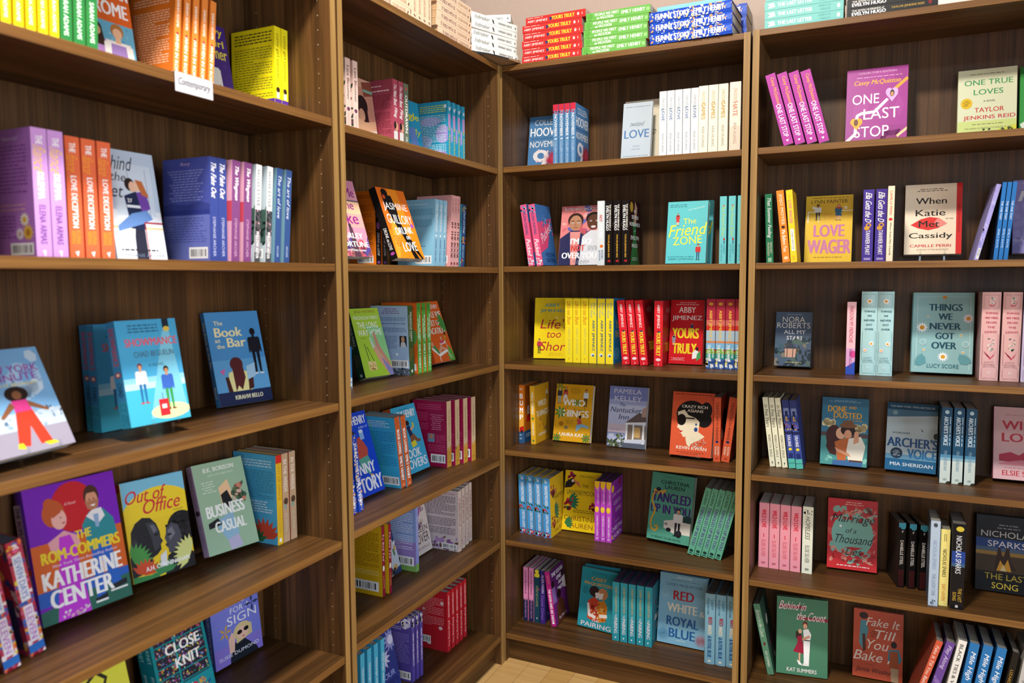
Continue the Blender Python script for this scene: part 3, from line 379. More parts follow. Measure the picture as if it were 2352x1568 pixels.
DES['magn_f'] = dict(c='#a9d13f', s='#1c4634', F=[('p', [(.4, .25), (1, .3), (1, .8), (.6, .6)], '#8fcf8a'), t('JESSA HASTINGS', .5, .055, .72, .05, '#a0602c', b=0), t('MAGNOLIA PARKS', .5, .14, .84, .055, '#eef6e6', b=0), t('THE LONG', .5, .25, .7, .09, '#fff', b=0), t('WAY HOME', .52, .36, .82, .09, '#fff', b=0), ('p', [(.44, .5), (.52, .48), (.72, .7), (1, .88), (1, 1), (.86, 1), (.6, .76)], '#d9a38a'), ('p', [(.6, .36), (.68, .36), (.74, .56), (.98, .84), (.9, .86), (.62, .58)], '#c98f7c'), ('p', [(.7, .72), (1, .92), (1, 1), (.86, 1)], '#8a8ac0'), ('p', [(.44, .44), (.5, .42), (.56, .58), (.48, .6)], '#bfe0c8'), ('p', [(.2, .78), (.46, .78), (.48, .9), (.22, .91)], '#e3cf8a'), ('s', .2, .78, .46, .9, 20, .03, ['#b8862f', '#f2e2a8']), ('p', [(.26, .78), (.28, .78), (.24, .52), (.22, .52)], '#4a5a2a'), ('p', [(.42, .78), (.44, .78), (.3, .56), (.28, .56)], '#4a5a2a'), t('A NOVEL', .24, .44, .16, .018, '#5a7a2a')], S=[t('MAGNOLIA PARKS', .32, .4, .42, .32, '#e6eee6'), t('THE LONG WAY HOME', .38, .75, .36, .2, '#b8c8bc'), t('JESSA', .72, .35, .12, .28, '#8a6a4a'), t('HASTINGS', .74, .7, .18, .28, '#8a6a4a'), ('r', .93, .35, .97, .65, '#d8e0d8')])
DES['magn'] = dict(c='#8fbf4a', s='#33562f', b='#a9c4e4', S=[t('MAGNOLIA PARKS', .3, .4, .42, .34, '#e6eee6', b=.01), t('THE LONG WAY HOME', .28, .75, .32, .2, '#b8c8bc'), t('JESSA', .68, .35, .12, .3, '#a8703a'), t('HASTINGS', .7, .7, .18, .3, '#a8703a'), ('r', .92, .35, .96, .65, '#d8e0d8')], B=[('l', .25, .03, .85, .12, 3, '#8a6aa0', 2, 1), ('l', .08, .16, .95, .22, 3, '#5a7aa8', 2), ('l', .08, .24, .95, .27, 1, '#5a7aa8', 3), ('l', .08, .31, .95, .38, 3, '#5a7aa8', 4), ('l', .05, .43, .7, .62, 9, '#6b86b4', 5), ('r', .76, .43, .95, .59, '#2b2a30'), ('e', .85, .48, .045, .045, '#c99a7c'), ('p', [(.78, .59), (.8, .52), (.9, .52), (.94, .59)], '#c9cdd6'), ('e', .68, .7, .03, .02, '#fff'), ('bc', .5, .78, .97, .89), ('r', 0, .9, 1, 1, '#5a6474'), ('s', 0, .9, 1, 1, 40, .03, ['#9aa6b8', '#3a4250'])])
DES['meet'] = dict(c='#e8672a', s='#55a846', b='#e56a24', S=[t('PEOPLE WE MEET', .36, .32, .38, .3, '#f2f8ee', b=.05), t('on VACATION', .36, .7, .28, .3, '#f2f8ee', b=.05), t('EMILY HENRY', .76, .5, .34, .4, '#f2f8ee', b=.05), ('r', 0, 0, .12, 1, '#48923a'), ('s', 0, 0, .12, 1, 12, .012, ['#3a7a30', '#6ab858']), ('r', .94, .3, .98, .7, '#8fcf80')], B=[('l', .06, .06, .94, .09, 1, '#c04a1c', 2), ('leaf', 1.0, .48, 7, .3, '#5aa04a', {'a0': 2.2, 'spread': 2.2}), ('l', .05, .15, .7, .8, 20, '#b8481a', 3), ('bc', .02, .86, .95, .96)], F=[])
DES['meet_f'] = dict(c='#e8672a', F=[t('EMILY HENRY', .5, .09, .8, .07, '#f6efe2', b=.02), t('PEOPLE WE', .5, .22, .9, .1, '#f6efe2', b=.04), t('MEET ON', .5, .36, .7, .09, '#f6efe2', b=.04), t('VACATION', .5, .49, .88, .1, '#f6efe2', b=.04), ('leaf', 1, .35, 7, .35, '#4f9a48', {'a0': 1.8, 'spread': 2.5}), ('leaf', 1, .92, 8, .35, '#6ab04a', {'a0': 2, 'spread': 2.4}), ('p', [(.05, .74), (.3, .86), (.75, .8), (.78, .84), (.3, .91), (.02, .78)], '#fbf6ee'), ('r', .28, .88, .31, .99, '#fbf6ee'), ('p', [(.72, .84), (.75, .84), (.86, .96), (.83, .96)], '#fbf6ee'), ('p', [(.45, .7), (.74, .67), (.8, .58), (.82, .59), (.76, .7), (.47, .73)], '#fbf6ee'), ('p', [(.74, .7), (.76, .7), (.82, .78), (.8, .78)], '#fbf6ee'), ('p', [(.08, .74), (.2, .72), (.34, .84), (.28, .87)], '#3f9a54'), ('e', .1, .7, .06, .04, '#e8a583'), ('p', [(.3, .83), (.5, .7), (.56, .76), (.76, .79), (.74, .82), (.5, .8), (.36, .86)], '#e8a583'), ('e', .6, .62, .05, .035, '#e8a583'), ('p', [(.52, .66), (.66, .65), (.7, .69), (.5, .71)], '#d8506a'), ('p', [(.74, .6), (.8, .56), (.86, .6), (.76, .68)], '#d8a23a'), ('e', .84, .55, .035, .03, '#3a2420')], S=[])
FLK = ['#f0c890', '#e8ddd0', '#e8a06a', '#7fa0e0']
DES['funny'] = dict(c='#1f48c0', s='#2450c8', b='#1d44b8', S=[('s', 0, 0, 1, 1, 70, .017, FLK), t('FUNNY STORY', .32, .5, .4, .5, '#fff', b=.045), t('EMILY HENRY', .75, .5, .36, .5, '#fff', b=.045)], B=[('l', .1, .1, .9, .7, 20, '#7f9ae0', 2)])
DES['funny_f'] = dict(c='#1c48d2', F=[t('EMILY HENRY', .5, .1, .9, .1, '#eef2fb', b=.03), t('author of', .8, .19, .3, .03, '#cfd8f4', sh=.3), ('p', [(.3, .34), (.62, .3), (.78, .46), (.72, .56), (.4, .58)], '#c2513f'), ('p', [(.4, .56), (.72, .54), (.78, .62), (.6, .66), (.7, .74), (.66, .78), (.4, .64)], '#5aa89a'), ('e', .4, .27, .09, .06, '#3a2420'), ('r', .62, .22, .76, .34, '#8fb8ea'), ('e', .69, .24, .07, .02, '#dfeafc'), ('p', [(.66, .76), (.76, .78), (.74, .82), (.64, .8)], '#e0a05a'), t('FUNNY', .45, .68, .82, .13, '#eef2fb', rot=0, b=.045), t('STORY', .55, .87, .86, .17, '#eef2fb', rot=0, b=.045)])
DES['funnyh'] = dict(c='#1d2f7c', s='#2350c4', e='#cfc5b4', S=[('s', 0, 0, 1, 1, 90, .017, FLK), t('FUNNY STORY', .29, .5, .42, .5, '#fff', b=.05), t('EMILY HENRY', .73, .5, .36, .5, '#fff', b=.05), ('r', .94, .25, .99, .75, '#3f68d8')])
DES['lovers'] = dict(c='#35a8d6', s='#d2622c', b='#39aad4', S=[('s', .02, .1, .14, .9, 8, .012, ['#a8481e', '#e89a70']), t('BOOK LOVERS', .35, .5, .34, .5, '#fff', b=.045), t('EMILY HENRY', .73, .5, .34, .5, '#fff', b=.045), ('r', .94, .28, .98, .72, '#e8906a')], B=[('l', .1, .05, .92, .15, 4, '#cfeaf5', 2, 1), ('l', .06, .2, .95, .72, 18, '#1f82ae', 4), ('bc', .5, .84, .96, .96)])
DES['lovers_f'] = dict(c='#3fb0dc', s='#d2622c', F=[t('EMILY HENRY', .5, .13, .86, .11, '#f2f8fb', b=.03), ('l', .2, .04, .8, .065, 1, '#1f6f94', 2, 1), ('e', .52, .27, .07, .04, '#2a2430'), ('p', [(.44, .32), (.58, .31), (.64, .46), (.5, .5)], '#22355f'), ('p', [(.5, .48), (.66, .44), (.8, .54), (.9, .54), (.88, .58), (.76, .58), (.62, .53), (.56, .6), (.48, .58)], '#8a5a3c'), ('p', [(.58, .36), (.72, .32), (.72, .36), (.6, .4)], '#e8b48c'), ('r', .7, .28, .76, .35, '#e8d23a'), ('p', [(.48, .56), (.68, .54), (.7, .62), (.5, .64)], '#e8dc3a'), t('BOOK', .45, .72, .66, .13, '#f2f8fb', b=.03), t('LOVERS', .5, .87, .88, .13, '#f2f8fb', b=.03)])
DES['couple'] = dict(c='#a81f4a', s='#d9bf9a', b='#9c1848', S=[('r', .7, 0, 1, 1, '#d09c3c'), ('s', .66, 0, .76, 1, 10, .016, ['#d9bf9a', '#c88a30']), t('The Perfect Couple', .36, .5, .5, .42, '#8f7648', sh=.15), ('e', .93, .5, .016, .22, '#b8862c')], B=[('l', .15, .05, .85, .14, 3, '#c8507a', 2), ('l', .05, .18, .45, .45, 10, '#c8507a', 3), ('l', .5, .2, .92, .45, 8, '#d07a9a', 4, 1), ('r', .44, .5, .64, .63, '#8f8a9a'), ('e', .54, .55, .05, .045, '#c08a74'), ('p', [(.45, .63), (.48, .58), (.6, .58), (.63, .63)], '#6f9ac0'), ('l', .68, .51, .95, .64, 7, '#c8507a', 5), ('l', .45, .66, .95, .78, 5, '#c8507a', 5), ('bc', .52, .81, .95, .94)])
DES['bed'] = dict(c='#c8a022', s='#8e1f36', b='#d2a81c', S=[t('To Bed Ted', .3, .5, .38, .6, '#f0dce0', sh=.2), ('e', .6, .5, .04, .35, '#e8e4dc'), t('HOPE', .8, .5, .18, .4, '#e0a23a', b=.02)], B=[('l', .06, .1, .92, .6, 20, '#8a6a10', 2), ('l', .06, .64, .92, .72, 3, '#e8d27a', 3), ('bc', .1, .8, .9, .94)])
DES['navy_f'] = dict(c='#2a3a6a', F=[('r', 0, 0, 1, .3, '#2a3f78'), ('p', [(.2, .5), (.8, .35), (1, .6), (1, .9), (.4, .95)], '#b9c2cc'), ('s', 0, .3, 1, 1, 24, .1, ['#4f7a4a', '#1f2a4a', '#d8dde2', '#c8a05a'])])
DES['unsome'] = dict(c='#8a9ad8', s='#8f9ada', b='#86a4de', S=[t('The Unhoneymooners', .4, .5, .5, .5, '#dfe6f8', sh=.2), ('r', .88, 0, 1, 1, '#7fae5a')], B=[('r', 0, .55, 1, .9, '#9a80c8'), ('r', 0, .9, 1, 1, '#7fae5a'), ('l', .1, .1, .92, .68, 20, '#d8e2f6', 2), ('bc', .3, .78, .94, .92)])
DES['ends_f'] = dict(c='#d9cbc4', F=[('s', .1, 0, .9, .6, 40, .08, ['#8a5a80', '#b894a8', '#6a4a5a', '#c8b0a8']), ('e', .55, .3, .2, .13, '#a8408a'), ('e', .55, .3, .17, .11, '#8a3478'), ('l', .42, .24, .68, .36, 4, '#f0d0e8', 2, 1), t('COLLEEN', .52, .62, .84, .09, '#4a3a44', b=0), t('HOOVER', .52, .76, .84, .15, '#4a3a44', b=0), t('IT ENDS WITH US', .55, .91, .7, .04, '#6a4a5a')])
DES['ends'] = dict(c='#d6c2b8', s='#dcc8bc', b='#cfc3c6', S=[t('IT ENDS WITH US', .36, .5, .46, .5, '#7a3a4a', b=.02), t('COLLEEN HOOVER', .79, .5, .32, .4, '#a8808a')], B=[t('1 MILLION COPIES SOLD', .5, .06, .8, .025, '#8a4a7a'), ('l', .08, .1, .92, .42, 14, '#5a4a5c', 2), ('l', .08, .46, .92, .6, 6, '#5a4a5c', 3), ('l', .08, .62, .92, .74, 5, '#5a4a5c', 4), ('s', .1, .78, .95, .98, 34, .06, ['#8a5a9a', '#b08ac0', '#6a4a3c']), ('bc', .5, .88, .95, .97)])
DES['itends'] = dict(c='#e9c8a8', s='#f0d3b4', e='#c4a076', S=[t('IT ENDS WITH US', .34, .5, .42, .5, '#6e3040', b=.02), t('COLLEEN HOOVER', .74, .5, .3, .42, '#a8805f', b=.015), ('p', [(.94, .3), (.96, .35), (.94, .75), (.92, .7)], '#6a3a30')])
DES['verity'] = dict(c='#3fb0dc', s='#46b4de', b='#3aa8d6', S=[t('TESSONJA WRITES', .45, .5, .5, .5, '#eaf6fb', b=.02), ('r', .9, .2, .97, .8, '#d8eef6')])
DES['regret_f'] = dict(c='#2f3a86', F=[('fl', .3, .45, .4, '#c3c6ea', '#e8e8f6'), ('fl', .85, .25, .4, '#8f94d0', '#d0d2f0'), t('OUR', .5, .7, .6, .08, '#8fa0e0', b=.03), t('PERFECTS', .5, .82, .8, .07, '#1d2a66', b=.03)])
DES['perfects'] = dict(c='#55459e', s='#5a4aa6', b='#55489e', S=[('s', 0, 0, .16, 1, 12, .03, ['#eceaf6', '#cfc8e8']), t('HEART BONES PERFECTS', .5, .5, .5, .45, '#eceaf6', b=.03)], B=[('s', .5, 0, 1, .15, 14, .08, ['#eceaf6', '#c3bce4']), ('l', .1, .16, .7, .22, 2, '#c3bce4', 2), ('l', .08, .26, .92, .75, 18, '#8a7fc8', 3), ('bc', .45, .85, .95, .97)])
DES['regret'] = dict(c='#c2222e', s='#cc2a34', b='#b81f2c', S=[t('COLLEEN HOOVER', .25, .5, .36, .4, '#f6dcdc', b=.02), ('e', .5, .5, .012, .2, '#f6dcdc'), t('Regretting You', .72, .5, .38, .5, '#f6e4e4', sh=.15)], B=[('l', .08, .12, .9, .6, 18, '#e08a90', 2), ('e', .85, .2, .05, .03, '#e2c8c8'), ('e', .3, .34, .04, .02, '#e2c8c8'), ('e', .8, .62, .06, .03, '#e2c8c8'), ('e', .45, .9, .06, .03, '#e2c8c8'), ('bc', .15, .78, .5, .9)])
DES['nov'] = dict(c='#4f83b4', s='#5a8cba', S=[('r', 0, 0, .1, 1, '#d03048'), ('s', .06, 0, .16, 1, 14, .014, ['#d03048', '#e06a78', '#b8243c']), t('NOVEMBER 9', .36, .5, .4, .5, '#f6f6f4', b=.03), t('COLLEEN HOOVER', .77, .5, .38, .4, '#cfe0ee')], F=[t('COLLEEN', .5, .11, .7, .1, '#e4e6e4', b=0), t('HOOVER', .5, .28, .92, .15, '#fff', b=.02), ('l', .06, .385, .94, .41, 1, '#2c4f74', 2), t('NOVEMBER', .5, .5, .92, .11, '#f2f0ec', b=.01), t('9', .36, .79, .42, .38, '#eee6e6', b=.02), ('s', .15, .6, .6, .98, 12, .04, ['#d8b8c4', '#e8d4dc']), ('leaf', .76, .8, 46, .34, '#b41e38'), ('leaf', .76, .8, 40, .28, '#c82c48', {'a0': .07}), ('leaf', .78, .78, 30, .18, '#d84a62', {'a0': .05})])
DES['nov_f'] = DES['nov']
DES['lovecream'] = dict(c='#e2d8bf', F=[t('TWISTED', .6, .5, .5, .08, '#5a5648', sh=.3)])
DES['love_f'] = dict(c='#bfccd6', F=[('l', .08, .06, .92, .085, 1, '#7c8c9a', 2), t('twisted', .5, .36, .46, .08, '#5c6a78', sh=.4, b=-.004), t('LOVE', .5, .53, .84, .14, '#4f7cae', b=.02), t('TWISTED', .5, .74, .24, .025, '#7c8c9a'), t('BOOK ONE', .5, .79, .28, .025, '#7c8c9a'), ('l', .08, .89, .92, .92, 1, '#8a98a6', 3), t('ANA HUANG', .5, .965, .7, .05, '#5a6a7a')])
DES['love'] = dict(c='#f2f2f0', s='#f6f6f4', S=[t('twisted', .2, .42, .2, .5, '#9aa2a8', sh=.4), t('LOVE', .35, .5, .18, .42, '#4f6f9a', b=.03), t('ANA HUANG', .76, .5, .28, .3, '#7a8088')])
DES['games'] = dict(c='#f2ead2', s='#f4eeda', S=[t('twisted', .18, .42, .2, .5, '#c0b48a', sh=.4), t('GAMES', .36, .5, .24, .42, '#c09a3e', b=.03), t('ANA HUANG', .73, .5, .3, .3, '#8f8a70')])
DES['hate'] = dict(c='#f0e2cf', s='#f4e8d8', S=[('r', .62, 0, 1, 1, '#f0d6c2'), t('twisted', .18, .42, .18, .5, '#c8a898', sh=.4), t('HATE', .38, .5, .2, .42, '#d0806a', b=.03), t('ANA HUANG', .72, .5, .3, .3, '#a08a7a')])
DES['pucked'] = dict(c='#3d6da8', s='#e55a84', S=[('s', 0, 0, .14, 1, 14, .02, ['#4f8ac0', '#8fb8dc', '#e55a84']), t('HELENA HUNTING', .3, .5, .38, .45, '#3a4a78', b=.02), t('Pucked', .7, .5, .26, .65, '#fff', sh=.3, b=.01), ('s', .85, 0, 1, 1, 12, .02, ['#f6d0dc', '#fff', '#c8dcf0'])], F=[('p', [(0, .3), (1, .2), (.5, .7), (0, .8)], '#d84a74'), ('s', .2, .15, 1, .5, 26, .06, ['#3d6da8', '#5a8ac4', '#d84a74']), t('Pucked', .5, .45, .8, .16, '#f3d6e0', rot=-30, sh=.3), t('HELENA', .6, .82, .6, .07, '#1d2f5a', b=.03), t('HUNTING', .6, .91, .6, .07, '#1d2f5a', b=.03)])
DES['sorry_f'] = dict(c='#e58a88', F=[('s', 0, 0, 1, .5, 34, .09, ['#c85a6a', '#6a6ab0', '#f0b0a8', '#d8707a']), t('KOSOKO JACKSON', .52, .06, .88, .055, '#fff', b=.03), ('e', .36, .24, .19, .12, '#3a2620'), ('e', .36, .29, .15, .13, '#c08a6a', 24), ('r', .25, .25, .33, .262, '#2a1a16'), ('r', .39, .25, .47, .262, '#2a1a16'), ('e', .29, .285, .025, .012, '#fff'), ('e', .43, .285, .025, .012, '#fff'), ('r', .31, .36, .42, .37, '#8a4a3c'), ('e', .29, .285, .012, .011, '#1a1210', 8), ('e', .43, .285, .012, .011, '#1a1210', 8), ('p', [(.35, .27), (.38, .33), (.34, .335)], '#a8745a'), ('e', .8, .22, .19, .11, '#1a1412'), ('e', .8, .28, .16, .13, '#5f3a2a', 24), ('e', .73, .26, .025, .012, '#fff'), ('e', .87, .26, .025, .012, '#fff'), ('e', .8, .36, .06, .02, '#e8dada'), ('e', .73, .26, .012, .011, '#120c0a', 8), ('e', .87, .26, .012, .011, '#120c0a', 8), ('p', [(0, .55), (.26, .42), (.46, .42), (.6, .52), (.62, 1), (0, 1)], '#2d3058'), ('p', [(.24, .44), (.5, .44), (.42, 1), (.3, 1)], '#e89a94'), ('p', [(.55, .52), (.74, .42), (.9, .42), (1, .48), (1, 1), (.5, 1)], '#dfe4ea'), t("I'M SO", .52, .6, .5, .1, '#fff', b=.05), t('NOT', .46, .715, .32, .1, '#d84a44', b=.05), t('OVER YOU', .5, .84, .84, .1, '#fff', b=.05), ('l', .7, .68, .95, .76, 4, '#8a8f98', 2), ('l', .35, .92, .8, .98, 3, '#8a8f98', 3, 1)])
DES['sorry'] = dict(c='#cfd8de', s='#d6dde0', S=[t("I'M SO", .1, .5, .14, .42, '#fff', b=.03), t('NOT', .27, .5, .1, .42, '#c8453f', b=.03), t('OVER YOU', .46, .5, .22, .42, '#fff', b=.03), ('e', .7, .4, .025, .24, '#e0702c'), t('KOSOKO', .83, .3, .14, .3, '#36507c', b=.02), t('JACKSON', .84, .7, .16, .3, '#36507c', b=.02)])
DES['evelyn'] = dict(c='#28100e', s='#120e0d', S=[t('THE SEVEN HUSBANDS of', .26, .3, .4, .22, '#f0ece2', b=.03), t('EVELYN HUGO', .27, .66, .38, .36, '#fff', b=.03), t('TAYLOR JENKINS REID', .7, .5, .36, .28, '#d8a43a', b=.03), t('W', .93, .45, .035, .4, '#d02a30', b=.04)], F=[('p', [(.1, 1), (.35, .55), (.3, .3), (.6, .3), (.6, .55), (.95, 1)], '#1f6a34'), ('p', [(.5, .0), (.7, .1), (.6, .35), (.4, .35)], '#b08a74'), ('e', .2, .1, .14, .08, '#a8862f'), t('the', .5, .15, .2, .05, '#f0f0e8', sh=.3), t('SEVEN', .5, .25, .56, .06, '#f4f4ee', b=.02), t('HUSBANDS', .5, .36, .9, .06, '#f4f4ee', b=.02), t('of', .5, .46, .1, .04, '#f0f0e8', sh=.3), t('EVELYN', .5, .57, .7, .06, '#f4f4ee', b=.02), t('HUGO', .5, .69, .5, .06, '#f4f4ee', b=.02), ('l', .15, .87, .85, .93, 2, '#cfd8cc', 2, 1)])
DES['evelynh'] = dict(c='#1c1b1b', s='#242424', e='#a8a49a', S=[t('THE SEVEN HUSBANDS of', .24, .3, .36, .22, '#e8e6e0', b=.02), t('EVELYN HUGO', .25, .66, .38, .38, '#fff', b=.05), t('TAYLOR JENKINS REID', .68, .5, .36, .32, '#b08c3c', b=.03), t('W', .92, .45, .035, .45, '#a02428', b=.04)])
DES['zone_f'] = dict(c='#5ec3c8', s='#4fb0b6', F=[('l', .05, .04, .5, .1, 2, '#2f7f88', 2), t('USA Today Bestseller', .72, .12, .42, .03, '#d6f0ee', rot=-12, sh=.2), ('fig', .26, .19, .2, '#f0c0a0', '#5a2a20', '#c83a3a', '#c83a3a', {'dress': 2}), t('The', .56, .32, .32, .09, '#f0e63a', b=.0, rot=-3), t('Friend', .52, .46, .9, .19, '#f0e63a', sh=.25, rot=-4), t('ZONE', .52, .63, .72, .13, '#f0e63a', rot=-4), ('fig', .8, .69, .26, '#c98f6c', '#2a1c18', '#c8302c', '#33466a'), ('l', .05, .88, .7, .91, 1, '#2f8f96', 3), t('ABBY JIMENEZ', .38, .935, .64, .035, '#2a7f88', b=.01)])
DES['zone'] = dict(c='#62c6cc', s='#74cfd4', S=[('p', [(.12, .3), (.16, .45), (.14, .6)], '#c8302c'), t('The Friend Zone', .36, .45, .46, .5, '#c9d94a', sh=.2), ('e', .63, .3, .02, .12, '#c8302c'), ('r', .65, .24, .7, .36, '#33466a'), t('ABBY', .78, .3, .14, .25, '#3f8f98', b=.01), t('JIMENEZ', .83, .7, .26, .25, '#3f8f98', b=.01)])
DES['short_f'] = dict(c='#f6d916', F=[('s', .05, .05, .95, .35, 24, .014, ['#fff8b0', '#fffbe0']), t('ABBY', .46, .12, .4, .055, '#3a9aa8', b=.02), t('JIMENEZ', .5, .22, .72, .06, '#3a9aa8', b=.02), ('fig', .92, .14, .26, '#c98f6c', '#2a1c18', '#fff', '#33333b'), t("Life's", .55, .43, .74, .16, '#b8262c', sh=.22), t('too', .52, .61, .38, .1, '#b8262c', sh=.22), t('Short', .56, .8, .76, .15, '#b8262c', sh=.22), ('fig', .14, .68, .24, '#c98f6c', '#2a1c18', '#c83a4a', '#1f1f24'), ('l', .3, .9, .85, .96, 2, '#e0b810', 2, 1)])
DES['short'] = dict(c='#f6dc22', s='#f8e02a', S=[t("Life's too Short", .23, .45, .36, .55, '#c0442c', sh=.22), t('ABBY JIMENEZ', .66, .5, .42, .38, '#c9c060', b=.01), ('p', [(.93, .4), (.97, .5), (.93, .55)], '#c9a020')])
DES['world'] = dict(c='#2f84bc', s='#f6dc2a', S=[t('Part of', .16, .3, .18, .3, '#3f93a8', sh=.22), t('Your World', .18, .68, .22, .3, '#3f93a8', sh=.22), t('ABBY JIMENEZ', .57, .45, .48, .42, '#1f5a74', b=.03), ('e', .87, .5, .025, .26, '#d8e8ee'), ('e', .88, .45, .014, .14, '#3a4a5a')], F=[('e', .3, .85, .25, .1, '#5aa6d0'), t('Your', .5, .4, .6, .12, '#f6dc2a', sh=.2), t('World', .5, .55, .7, .12, '#f6dc2a', sh=.2)])
DES['truly'] = dict(c='#a8161e', s='#dc2430', S=[t('ABBY JIMENEZ', .24, .55, .36, .4, '#f4e6e2', b=.02), ('p', [(.47, .2), (.5, .5), (.46, .6)], '#2a3a5a'), t('YOURS TRULY', .66, .5, .36, .5, '#f2de3a', b=.04), ('e', .9, .5, .022, .3, '#f0d8d4'), ('p', [(.96, .4), (.99, .5), (.96, .55)], '#f0d8d4')], F=[t('YOURS', .6, .5, .7, .14, '#8a5a12', b=.03), t('TRULY', .6, .72, .7, .14, '#d8b21c', b=.03), t('ABBY', .6, .15, .6, .08, '#c88a86')])
DES['truly_f'] = dict(c='#cc1420', s='#b8121c', F=[('l', .1, .03, .92, .09, 2, '#f0b8b8', 2, 1), t('ABBY', .5, .155, .5, .09, '#f8f2ee', b=.015), t('JIMENEZ', .5, .29, .9, .09, '#f8f2ee', b=.015), ('fig', .66, .36, .14, '#d9a283', '#2a1c18', '#2a3f6e', '#2a3f6e'), t('YOURS', .47, .52, .78, .16, '#f2d92a', b=.04), t('TRULY', .46, .76, .7, .16, '#f2d92a', b=.04), ('fig', .13, .54, .18, '#d9a283', '#2a1c18', '#8a8f98', '#8a8f98', {'dress': 2}), ('p', [(.7, .82), (.82, .76), (.9, .82), (.84, .9), (.7, .92)], '#eef0ee'), ('e', .84, .76, .04, .03, '#2a1c18'), ('p', [(.84, .84), (.93, .78), (.95, .9), (.82, .95)], '#4aa05a'), ('l', .05, .9, .5, .95, 3, '#f0b8b8', 4, 1)])
DES['trulyh'] = dict(c='#a8161e', s='#cf3230', e='#d8ccb8', S=[('l', .03, .08, .3, .26, 1, '#f4c8c4', 2), t('ABBY JIMENEZ', .2, .62, .34, .38, '#fbeeea', b=.015), ('p', [(.4, .3), (.46, .5), (.41, .85)], '#2a3a6a'), t('YOURS TRULY', .63, .5, .38, .5, '#f4e040', b=.04), ('e', .88, .5, .018, .2, '#f0d8d4'), ('r', .94, .35, .95, .65, '#f0d8d4')])
DES['summer'] = dict(c='#c23a4a', s='#b8364a', S=[('r', 0, 0, .3, 1, '#b02c40'), ('r', .3, 0, .38, 1, '#cf6a60'), ('r', .38, 0, .45, 1, '#c8342c'), ('r', .45, 0, .6, 1, '#a8c2d2'), ('r', .6, 0, .63, 1, '#d88a5a'), ('r', .63, 0, .72, 1, '#7fb8dc'), ('e', .76, .5, .05, .5, '#7fae3a'), ('r', .78, 0, .86, 1, '#3a9a8a'), ('r', .86, 0, 1, 1, '#3a62a8'), ('s', .84, 0, 1, 1, 16, .03, ['#dfe8f0', '#2a4a8a', '#e8d86a'], {'sides': 4}), ('e', .07, .5, .022, .25, '#e8a83a'), t('ABBY JIMENEZ', .38, .55, .44, .4, '#f0c84a', b=.02), t('JUST FOR', .77, .25, .14, .24, '#fff', b=.02), t('THE SUMMER', .77, .66, .24, .34, '#fff', sh=.2, b=.02)])
DES['bump'] = dict(c='#c8701c', s='#e27a1c', U=[('r', 0, .8, 1, 1, '#2a5a86'), ('r', 0, .45, 1, .8, '#e8a83a'), t('THE', .4, .07, .6, .04, '#f6efe0', sh=.2), t('B', .5, .19, .62, .085, '#fff', b=.05), t('U', .5, .31, .62, .085, '#fff', b=.05), t('M', .5, .43, .62, .085, '#fff', b=.05), t('P', .5, .55, .62, .085, '#fff', b=.05), ('p', [(.1, .73), (1, .7), (1, .8), (.1, .81)], '#c8241c'), ('e', .6, .8, .26, .025, '#2a2a2a'), t('SIDNEY', .35, .86, .5, .03, '#cfe0ea'), t('KARGER', .35, .92, .5, .03, '#cfe0ea')], F=[('r', 0, .8, 1, 1, '#2a5a86'), t('B', .5, .45, .5, .14, '#f0ece0', b=.05), ('p', [(.2, .55), (.9, .5), (1, .62), (.2, .66)], '#c8241c'), t('SIDNEY', .5, .88, .7, .06, '#cfe0ea')])
DES['wild_f'] = dict(c='#e0a41f', F=[('leaf', .1, .06, 6, .14, '#5a8a3a'), ('fig', .1, .07, .28, '#e8b48c', '#c89a4a', '#3a3a40', '#8fb0c8'), ('fig', .26, .06, .28, '#e8b48c', '#6a3020', '#c85a4a', '#e8e4dc', {'dress': 2}), ('fig', .82, .08, .3, '#c98f6c', '#2a1c18', '#dfe3e6', '#2a2a2e'), ('l', .38, .05, .7, .17, 5, '#b0801a', 2, 1), t('WILD', .5, .32, .6, .11, '#f6f2e6', b=.05), t('THINGS', .5, .51, .84, .12, '#f6f2e6', b=.05), ('leaf', .15, .5, 7, .18, '#4f8a3f'), ('leaf', .6, .32, 6, .12, '#5a8a3a'), ('s', .1, .4, .9, .46, 8, .02, ['#c83a2c', '#4f8a3f']), ('p', [(.62, .6), (.72, .58), (.76, .68), (.66, .72)], '#c8504a'), ('p', [(.62, .7), (.78, .68), (.96, .72), (.94, .75), (.76, .74), (.62, .82), (.6, .78)], '#8fb8c8'), ('e', .7, .56, .035, .025, '#2a1c18'), ('e', .2, .7, .06, .04, '#a8701c'), ('e', .34, .76, .05, .03, '#8a7a5a'), ('l', .3, .62, .55, .7, 4, '#b0801a', 4, 1), t('LAURA KAY', .5, .88, .66, .06, '#f6f2e6', b=.04), ('leaf', .1, .95, 8, .14, '#4f8a3f'), ('leaf', .9, .93, 8, .14, '#4f8a3f'), ('s', .02, .85, .2, .98, 4, .02, ['#c83a2c']), ('s', .82, .85, .98, .98, 4, .02, ['#c83a2c'])])
DES['wild'] = dict(c='#c8921c', s='#eab32a', S=[t('WILD THINGS', .3, .5, .38, .5, '#f6f2e6', b=.04), ('e', .56, .5, .02, .25, '#5a8a3a'), t('LAURA KAY', .74, .5, .22, .4, '#f6f2e6', b=.03), ('e', .94, .5, .016, .25, '#5a8a3a')], F=[t('WILD', .5, .33, .55, .1, '#e2d8bc', b=.05), t('THINGS', .5, .5, .8, .1, '#e2d8bc', b=.05), ('fig', .85, .1, .2, '#c98f6c', '#2a1c18', '#bfc4c8', '#2a2a2e'), ('s', .1, .6, .9, .8, 8, .05, ['#a8701c', '#8a6a4a']), t('LAURA KAY', .5, .86, .6, .05, '#e2d8bc', b=.03)])
